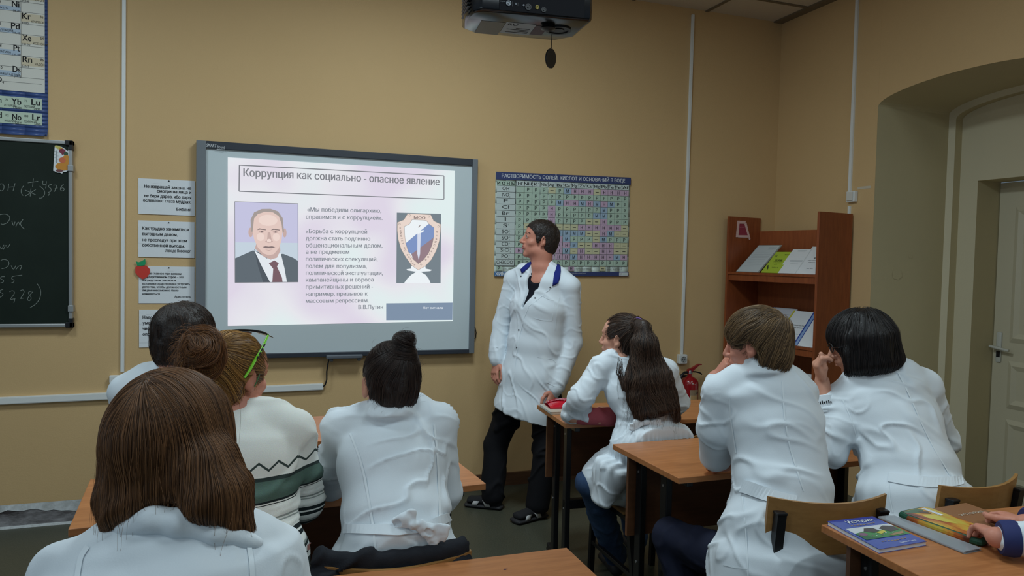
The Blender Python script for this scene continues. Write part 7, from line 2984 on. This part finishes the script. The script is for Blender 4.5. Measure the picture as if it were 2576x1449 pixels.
def lipslot(c):
    d = (c - hc) / .98
    x, y, z = d @ Rh[0], d @ Rh[1], d @ Rh[2]
    return ((np.abs(x) < .021) & (y > .088) & (z < -.0535) & (z > -.0745)).astype(int)


B.build('body', [M_skinp, M_lip], root, None, lipslot)
for m in (-1, 1):
    mb = MB()
    e_ = Lm(m * .031, .0788, .005)
    bm = bmesh.new()
    bmesh.ops.create_uvsphere(bm, u_segments=16, v_segments=10, radius=.0125)
    mb.bm(bm, 0, Matrix.Translation(V3(e_ + Rh[1] * .0016)))
    i_ = e_ + nrm(Rh[1] - Rh[0] * m * -.25) * .0122
    mb.lathe([(.0055, 0), (.0050, .0015), (.0005, .0022)], i_, 14, 1, V3((0, 0, 1)).rotation_difference(V3(nrm(Rh[1] + Rh[0] * m * .3))).to_matrix())
    wparent(mb.build('eye', [mat('eye_white', (206, 200, 194), .3), mat('iris_dark', (40, 32, 30), .2)], None, True), root)
    mb = MB()
    mb.tube([Lm(m * .014, .0945, .022), Lm(m * .026, .0955, .0275), Lm(m * .040, .0880, .0285), Lm(m * .052, .074, .023)], [.0028, .0036, .0032, .0018], 8)
    wparent(mb.build('eyebrow', M_hb1, None, True), root)
# coat, open at the neck
CV = Vol(*bounds([secs[0][0], shL, shR, elL, elR, wrL, wrR, secs[-1][0]], .22), HC)
torso(CV, secs, u, 0, .04)
CV.chain([secs[0][0] + UP * .014, P(1322, 686, Z1 + .04), shR + UP * .012], (.055, .054, .056), .022)
CV.chain([secs[0][0] + UP * .014, P(1402, 694, Z1 - .03), shL + UP * .012], (.055, .054, .058), .022)
CV.chain([shR, elR, wrR - nrm(wrR - elR) * .012], (.058, .054, .046), .02)
CV.chain([shL, elL, wrL - nrm(wrL - elL) * .012], (.060, .058, .050), .02)
collar(CV, P(1363, 676, Z1 + .01), u, -f1 * .3, .074, .072, .022, .0)
for a, e in ((wrR, elR), (wrL, elL)):
    d_ = nrm(a - e)
    CV.ecap(a - d_ * .07, a - d_ * .006, u, .046, .046, .047, .047, .006, .12)
# neck opening
fo = f1 * .11
CV.ecap(P(1368, 655, Z1) + fo * .55, P(1357, 716, Z1) + fo * 1.0, u, .060, .07, .046, .06, .012, .6, True)
CV.ecap(P(1357, 716, Z1) + fo * 1.0, P(1334, 768, Z1) + fo * 1.12, u, .046, .045, .006, .04, .008, .5, True)
CV.cut(P(1350, 1056, Z1), nrm(-UP - CR * .28), .004)
CV.ecap(P(1284, 1052, Z1) + f1 * .16, P(1287, 996, Z1) + f1 * .16, u, .018, .09, .003, .06, .004, .3, True)
coatbuild(CV, root, 73, nrm(CR * .35 - UP * .9), .026, (2.2, 12), [(shR, elR), (elR, wrR), (shL, elL), (elL, wrL)])
T = bvh(CV)


def c2(x, y):
    return 1220 + x / 6.3, 530 + y / 6.3


def strip(mb, tree, A, Bb, off, mi=0, n=10, m=4):
    """patch of cloth between two picture polylines laid on a garment"""
    def samp(pl, t):
        k = min(int(t * (len(pl) - 1)), len(pl) - 2)
        s_ = t * (len(pl) - 1) - k
        return (pl[k][0] + (pl[k + 1][0] - pl[k][0]) * s_, pl[k][1] + (pl[k + 1][1] - pl[k][1]) * s_)
    grid = []
    for i in range(n + 1):
        a, b = samp(A, i / n), samp(Bb, i / n)
        row = []
        for j in range(m + 1):
            p = hit(tree, a[0] + (b[0] - a[0]) * j / m, a[1] + (b[1] - a[1]) * j / m, off)
            row.append(p)
        grid.append(row)
    for i in range(n):
        for j in range(m):
            q = [grid[i][j], grid[i][j + 1], grid[i + 1][j + 1], grid[i + 1][j]]
            if any(p is None for p in q):
                continue
            if max((q[0] - q[2]).length, (q[1] - q[3]).length) > .06:
                continue
            mb.add(q, [(0, 1, 2, 3)], mi)


M_navyc = mat('navy_collar_cloth', (30, 42, 120), .8, spec=.2)
mb = MB()
strip(mb, T, [c2(*p) for p in ((735, 800), (640, 870), (566, 932))], [c2(*p) for p in ((750, 806), (690, 915), (592, 1000))], .006)
strip(mb, T, [c2(*p) for p in ((1118, 800), (1142, 880), (1092, 1010), (1068, 1195))], [c2(*p) for p in ((1140, 806), (1205, 915), (1192, 1060), (1158, 1152))], .006)
ob = mb.build('collar_trim', M_navyc, None, True, weld=.0004)
ob.modifiers.new('thickness', 'SOLIDIFY').thickness = .003
wparent(ob, root)
for x, y in ((1311, 695), (1384, 723), (1346, 750), (1305, 830), (1300, 874)):
    p = hit(T, x, y, .001)
    if p is not None:
        mb = MB()
        mb.lathe([(.0050, 0), (.0042, .002), (.0005, .0024)], p, 10, 0, V3((0, 0, 1)).rotation_difference(V3(f1)).to_matrix())
        wparent(mb.build('snap_button', mat('dark_snap', (84, 84, 88), .35, metal=.6), None, True), root)
seams(root, T, ([(1330, 772), (1318, 800), (1306, 850), (1298, 900), (1291, 960), (1286, 1000)], [(1330, 770), (1355, 752), (1388, 722)], [(1362, 742), (1378, 752), (1396, 756), (1388, 806)], [(1344, 800), (1366, 806), (1388, 806)],
            [(1352, 898), (1392, 904), (1398, 912)], [(1406, 748), (1400, 790), (1396, 830)], [(1262, 876), (1242, 872)], [(1376, 962), (1396, 972), (1412, 972)]))
SV = Vol(*bounds([secs[0][0], secs[3][0]], .24), .007)
torso(SV, secs[:4], u, .018, .04)
SV.ecap(P(1370, 640, Z1) + f1 * .05, P(1362, 700, Z1) + f1 * .09, u, .068, .07, .040, .06, .01, .6, True)
SV.build('shirt', mat('black_t_shirt', (24, 26, 34), .9, spec=.15), root)
# trousers
hpR, hpL = P(1302, 985, Z1 + .10), P(1372, 985, Z1 - .02)
knR, knL = P(1247, 1118, Z1 + .14), P(1374, 1122, Z1 - .04)
anR, anL = onz(1240, 1254, .06), onz(1352, 1278, .06)
V = Vol(*bounds([hpR, hpL, knR, knL, anR, anL], .16), .007)
V.lo[2] = .0
V.chain([hpR, knR], (.098, .078), .05)
V.chain([knR, anR + UP * .02], (.078, .070), .02)
V.chain([hpL, knL], (.096, .076), .03)
V.chain([knL, anL + UP * .02], (.076, .070), .02)
V.cut(A3(0, 0, .045), -UP)
V.build('trousers', M_trous, root, lambda v, n: folds(v, 5, axes(UP * .4 + CR, 10, 3), .012))
M_sock = mat('black_sock', (26, 26, 30), .9)
M_strap = mat('white_strap_leather', (196, 196, 196), .5)
M_sole = mat('dark_sole', (36, 36, 40), .7)
for an, toe in ((anR, onz(1152, 1256, .03)), (anL, onz(1304, 1302, .03))):
    o = A3(an[0], an[1], 0)
    f_ = nrm(A3(toe[0] - an[0], toe[1] - an[1], 0))
    L_ = .20
    s_ = np.cross(f_, UP)
    SV = Vol(*bounds([o, o + f_ * .22], .12), .005)
    SV.ecap(o - f_ * .05 + UP * .014, o + f_ * (L_ - .04) + UP * .014, s_, .040, .014, .050, .014, .01, 1.2)
    SV.cut(A3(0, 0, .001), -UP, .001)
    sole = SV.build('sandal', M_sole, root)
    FV = Vol(*bounds([o, o + f_ * .22], .12), .005)
    FV.ecap(o - f_ * .03 + UP * .052, o + f_ * (L_ - .055) + UP * .040, s_, .034, .036, .042, .020, .02, .9)
    FV.cap(o + UP * .05, o + UP * .11, .036, .034, .02)
    FV.build('sock', M_sock, root)
    mb = MB()
    for a0, a1 in ((.02, .11), (.105, .03)):
        pts = []
        for k in range(13):
            t_ = k / 12
            th = PI * t_
            pts.append(o + f_ * (a0 + (a1 - a0) * t_) - s_ * .047 * math.cos(th) + UP * (.020 + .052 * math.sin(th) ** .7 * (1 - .25 * (a0 + (a1 - a0) * t_) / .11)))
        vs = []
        for p in pts:
            vs += [p - f_ * .017, p + f_ * .017]
        mb.add(vs, [(2 * k, 2 * k + 1, 2 * k + 3, 2 * k + 2) for k in range(12)])
    ob = mb.build('strap', M_strap, None, True)
    ob.modifiers.new('thickness', 'SOLIDIFY').thickness = .004
    wparent(ob, sole)
HV = Vol(*bounds([hc], .15), .004)
Lh = lambda x, y, z: hc + .98 * (Rh[0] * x + Rh[1] * y + Rh[2] * z)
HV.ell(Lh(0, -.008, .036), A3(.082, .104, .088), .01, Rh)
HV.ell(Lh(0, -.040, -.025), A3(.073, .070, .078), .03, Rh)
HV.ell(Lh(0, .122, -.022), A3(.13, .106, .088), .004, Rh, True)
for m in (-1, 1):
    HV.ell(Lh(m * .086, .004, -.046), A3(.03, .036, .046), .004, Rh, True)
    HV.cap(Lh(m * .073, .028, .0), Lh(m * .073, .022, -.022), .010, .006, .008)
HV.cut(Lh(0, 0, -.078), -Rh[2], .01)
hm = HV.build('hair', M_hb1, root, lambda v, n: .0015 * vnoise(v * 60, 7))
strands('hair_strand', HV, surf_points(HV, 2200, 1), crown_field(Lh(0, -.06, .10), .3), 5, .004, M_hs1, hm, .0006, (-.001, .003), seed=2, free=.3)


# ------------------------------------------------------------ jackets hung over the chairs
M_jack = mat('black_jacket_cloth', (30, 33, 40), .8, bump=(300, .15), spec=.25)


def jacket(cx, cy, ang, top, w, label, seed, drop=0.0):
    t = empty('jacket', (cx, cy, top), label, 'jacket', 'dark jackets hung on chairs')
    u_ = A3(math.cos(ang), math.sin(ang), 0)
    v_ = A3(-math.sin(ang), math.cos(ang), 0)
    c = A3(cx, cy, 0)
    V = Vol(c + A3(-w - .16, -.28, top - .5), c + A3(w + .16, .22, top + .08), .007)
    n = 6
    for i in range(n):
        a, b = -1 + 2 * i / n, -1 + 2 * (i + 1) / n
        za, zb = top - .022 + .010 * a * a, top - .022 + .010 * b * b
        V.ecap(c + u_ * w * a * .93 - v_ * (.018 * (1 - a * a)) + UP * za, c + u_ * w * b * .93 - v_ * (.018 * (1 - b * b)) + UP * zb, v_, .022, .022, .022, .022, .015, .8)
    V.ecap(c + UP * (top - .05) - v_ * .025, c + UP * (top - .36) - v_ * .045, u_, w, .016, w * .98, .024, .02, .4)
    V.ecap(c + UP * (top - .05) + v_ * .025, c + UP * (top - .24) + v_ * .035, u_, w * .97, .014, w * .92, .016, .02, .4)
    for s_ in (-1, 1):
        V.chain([c + u_ * s_ * w * .92 + UP * (top - .07) - v_ * .01, c + u_ * s_ * w * 1.04 + UP * (top - .22) - v_ * .03, c + u_ * s_ * w * 1.02 + UP * (top - .42) - v_ * .04], (.030, .042, .040), .03)
    V.build('cloth', M_jack, t, lambda v, n_: folds(v, seed, axes(UP + CR * .3, 11, 2.5), .012) + .003 * vnoise(v * 6, seed))
    return t


jacket(.338, 1.800, math.radians(-4), .795, .185, 'black jacket draped over the chair back behind the bow-tied coat', 3)
tj = jacket(-.09, 1.82, math.radians(2), .81, .19, 'black jacket with a zip on the chair of the sweater wearer', 7)
mb = MB()
q = P(776, 1376, 1.72)
mb.rbox((q[0] - .003, q[1] - .003, q[2] - .006), (q[0] + .003, q[1] + .001, q[2] + .006), .001)
mb.tube([q + A3(0, -.001, .006), q + A3(.005, -.002, .010)], .0014, 6)
wparent(mb.build('zip_pull', mat('dull_pink_metal', (150, 120, 122), .4, metal=.4), None), tj)
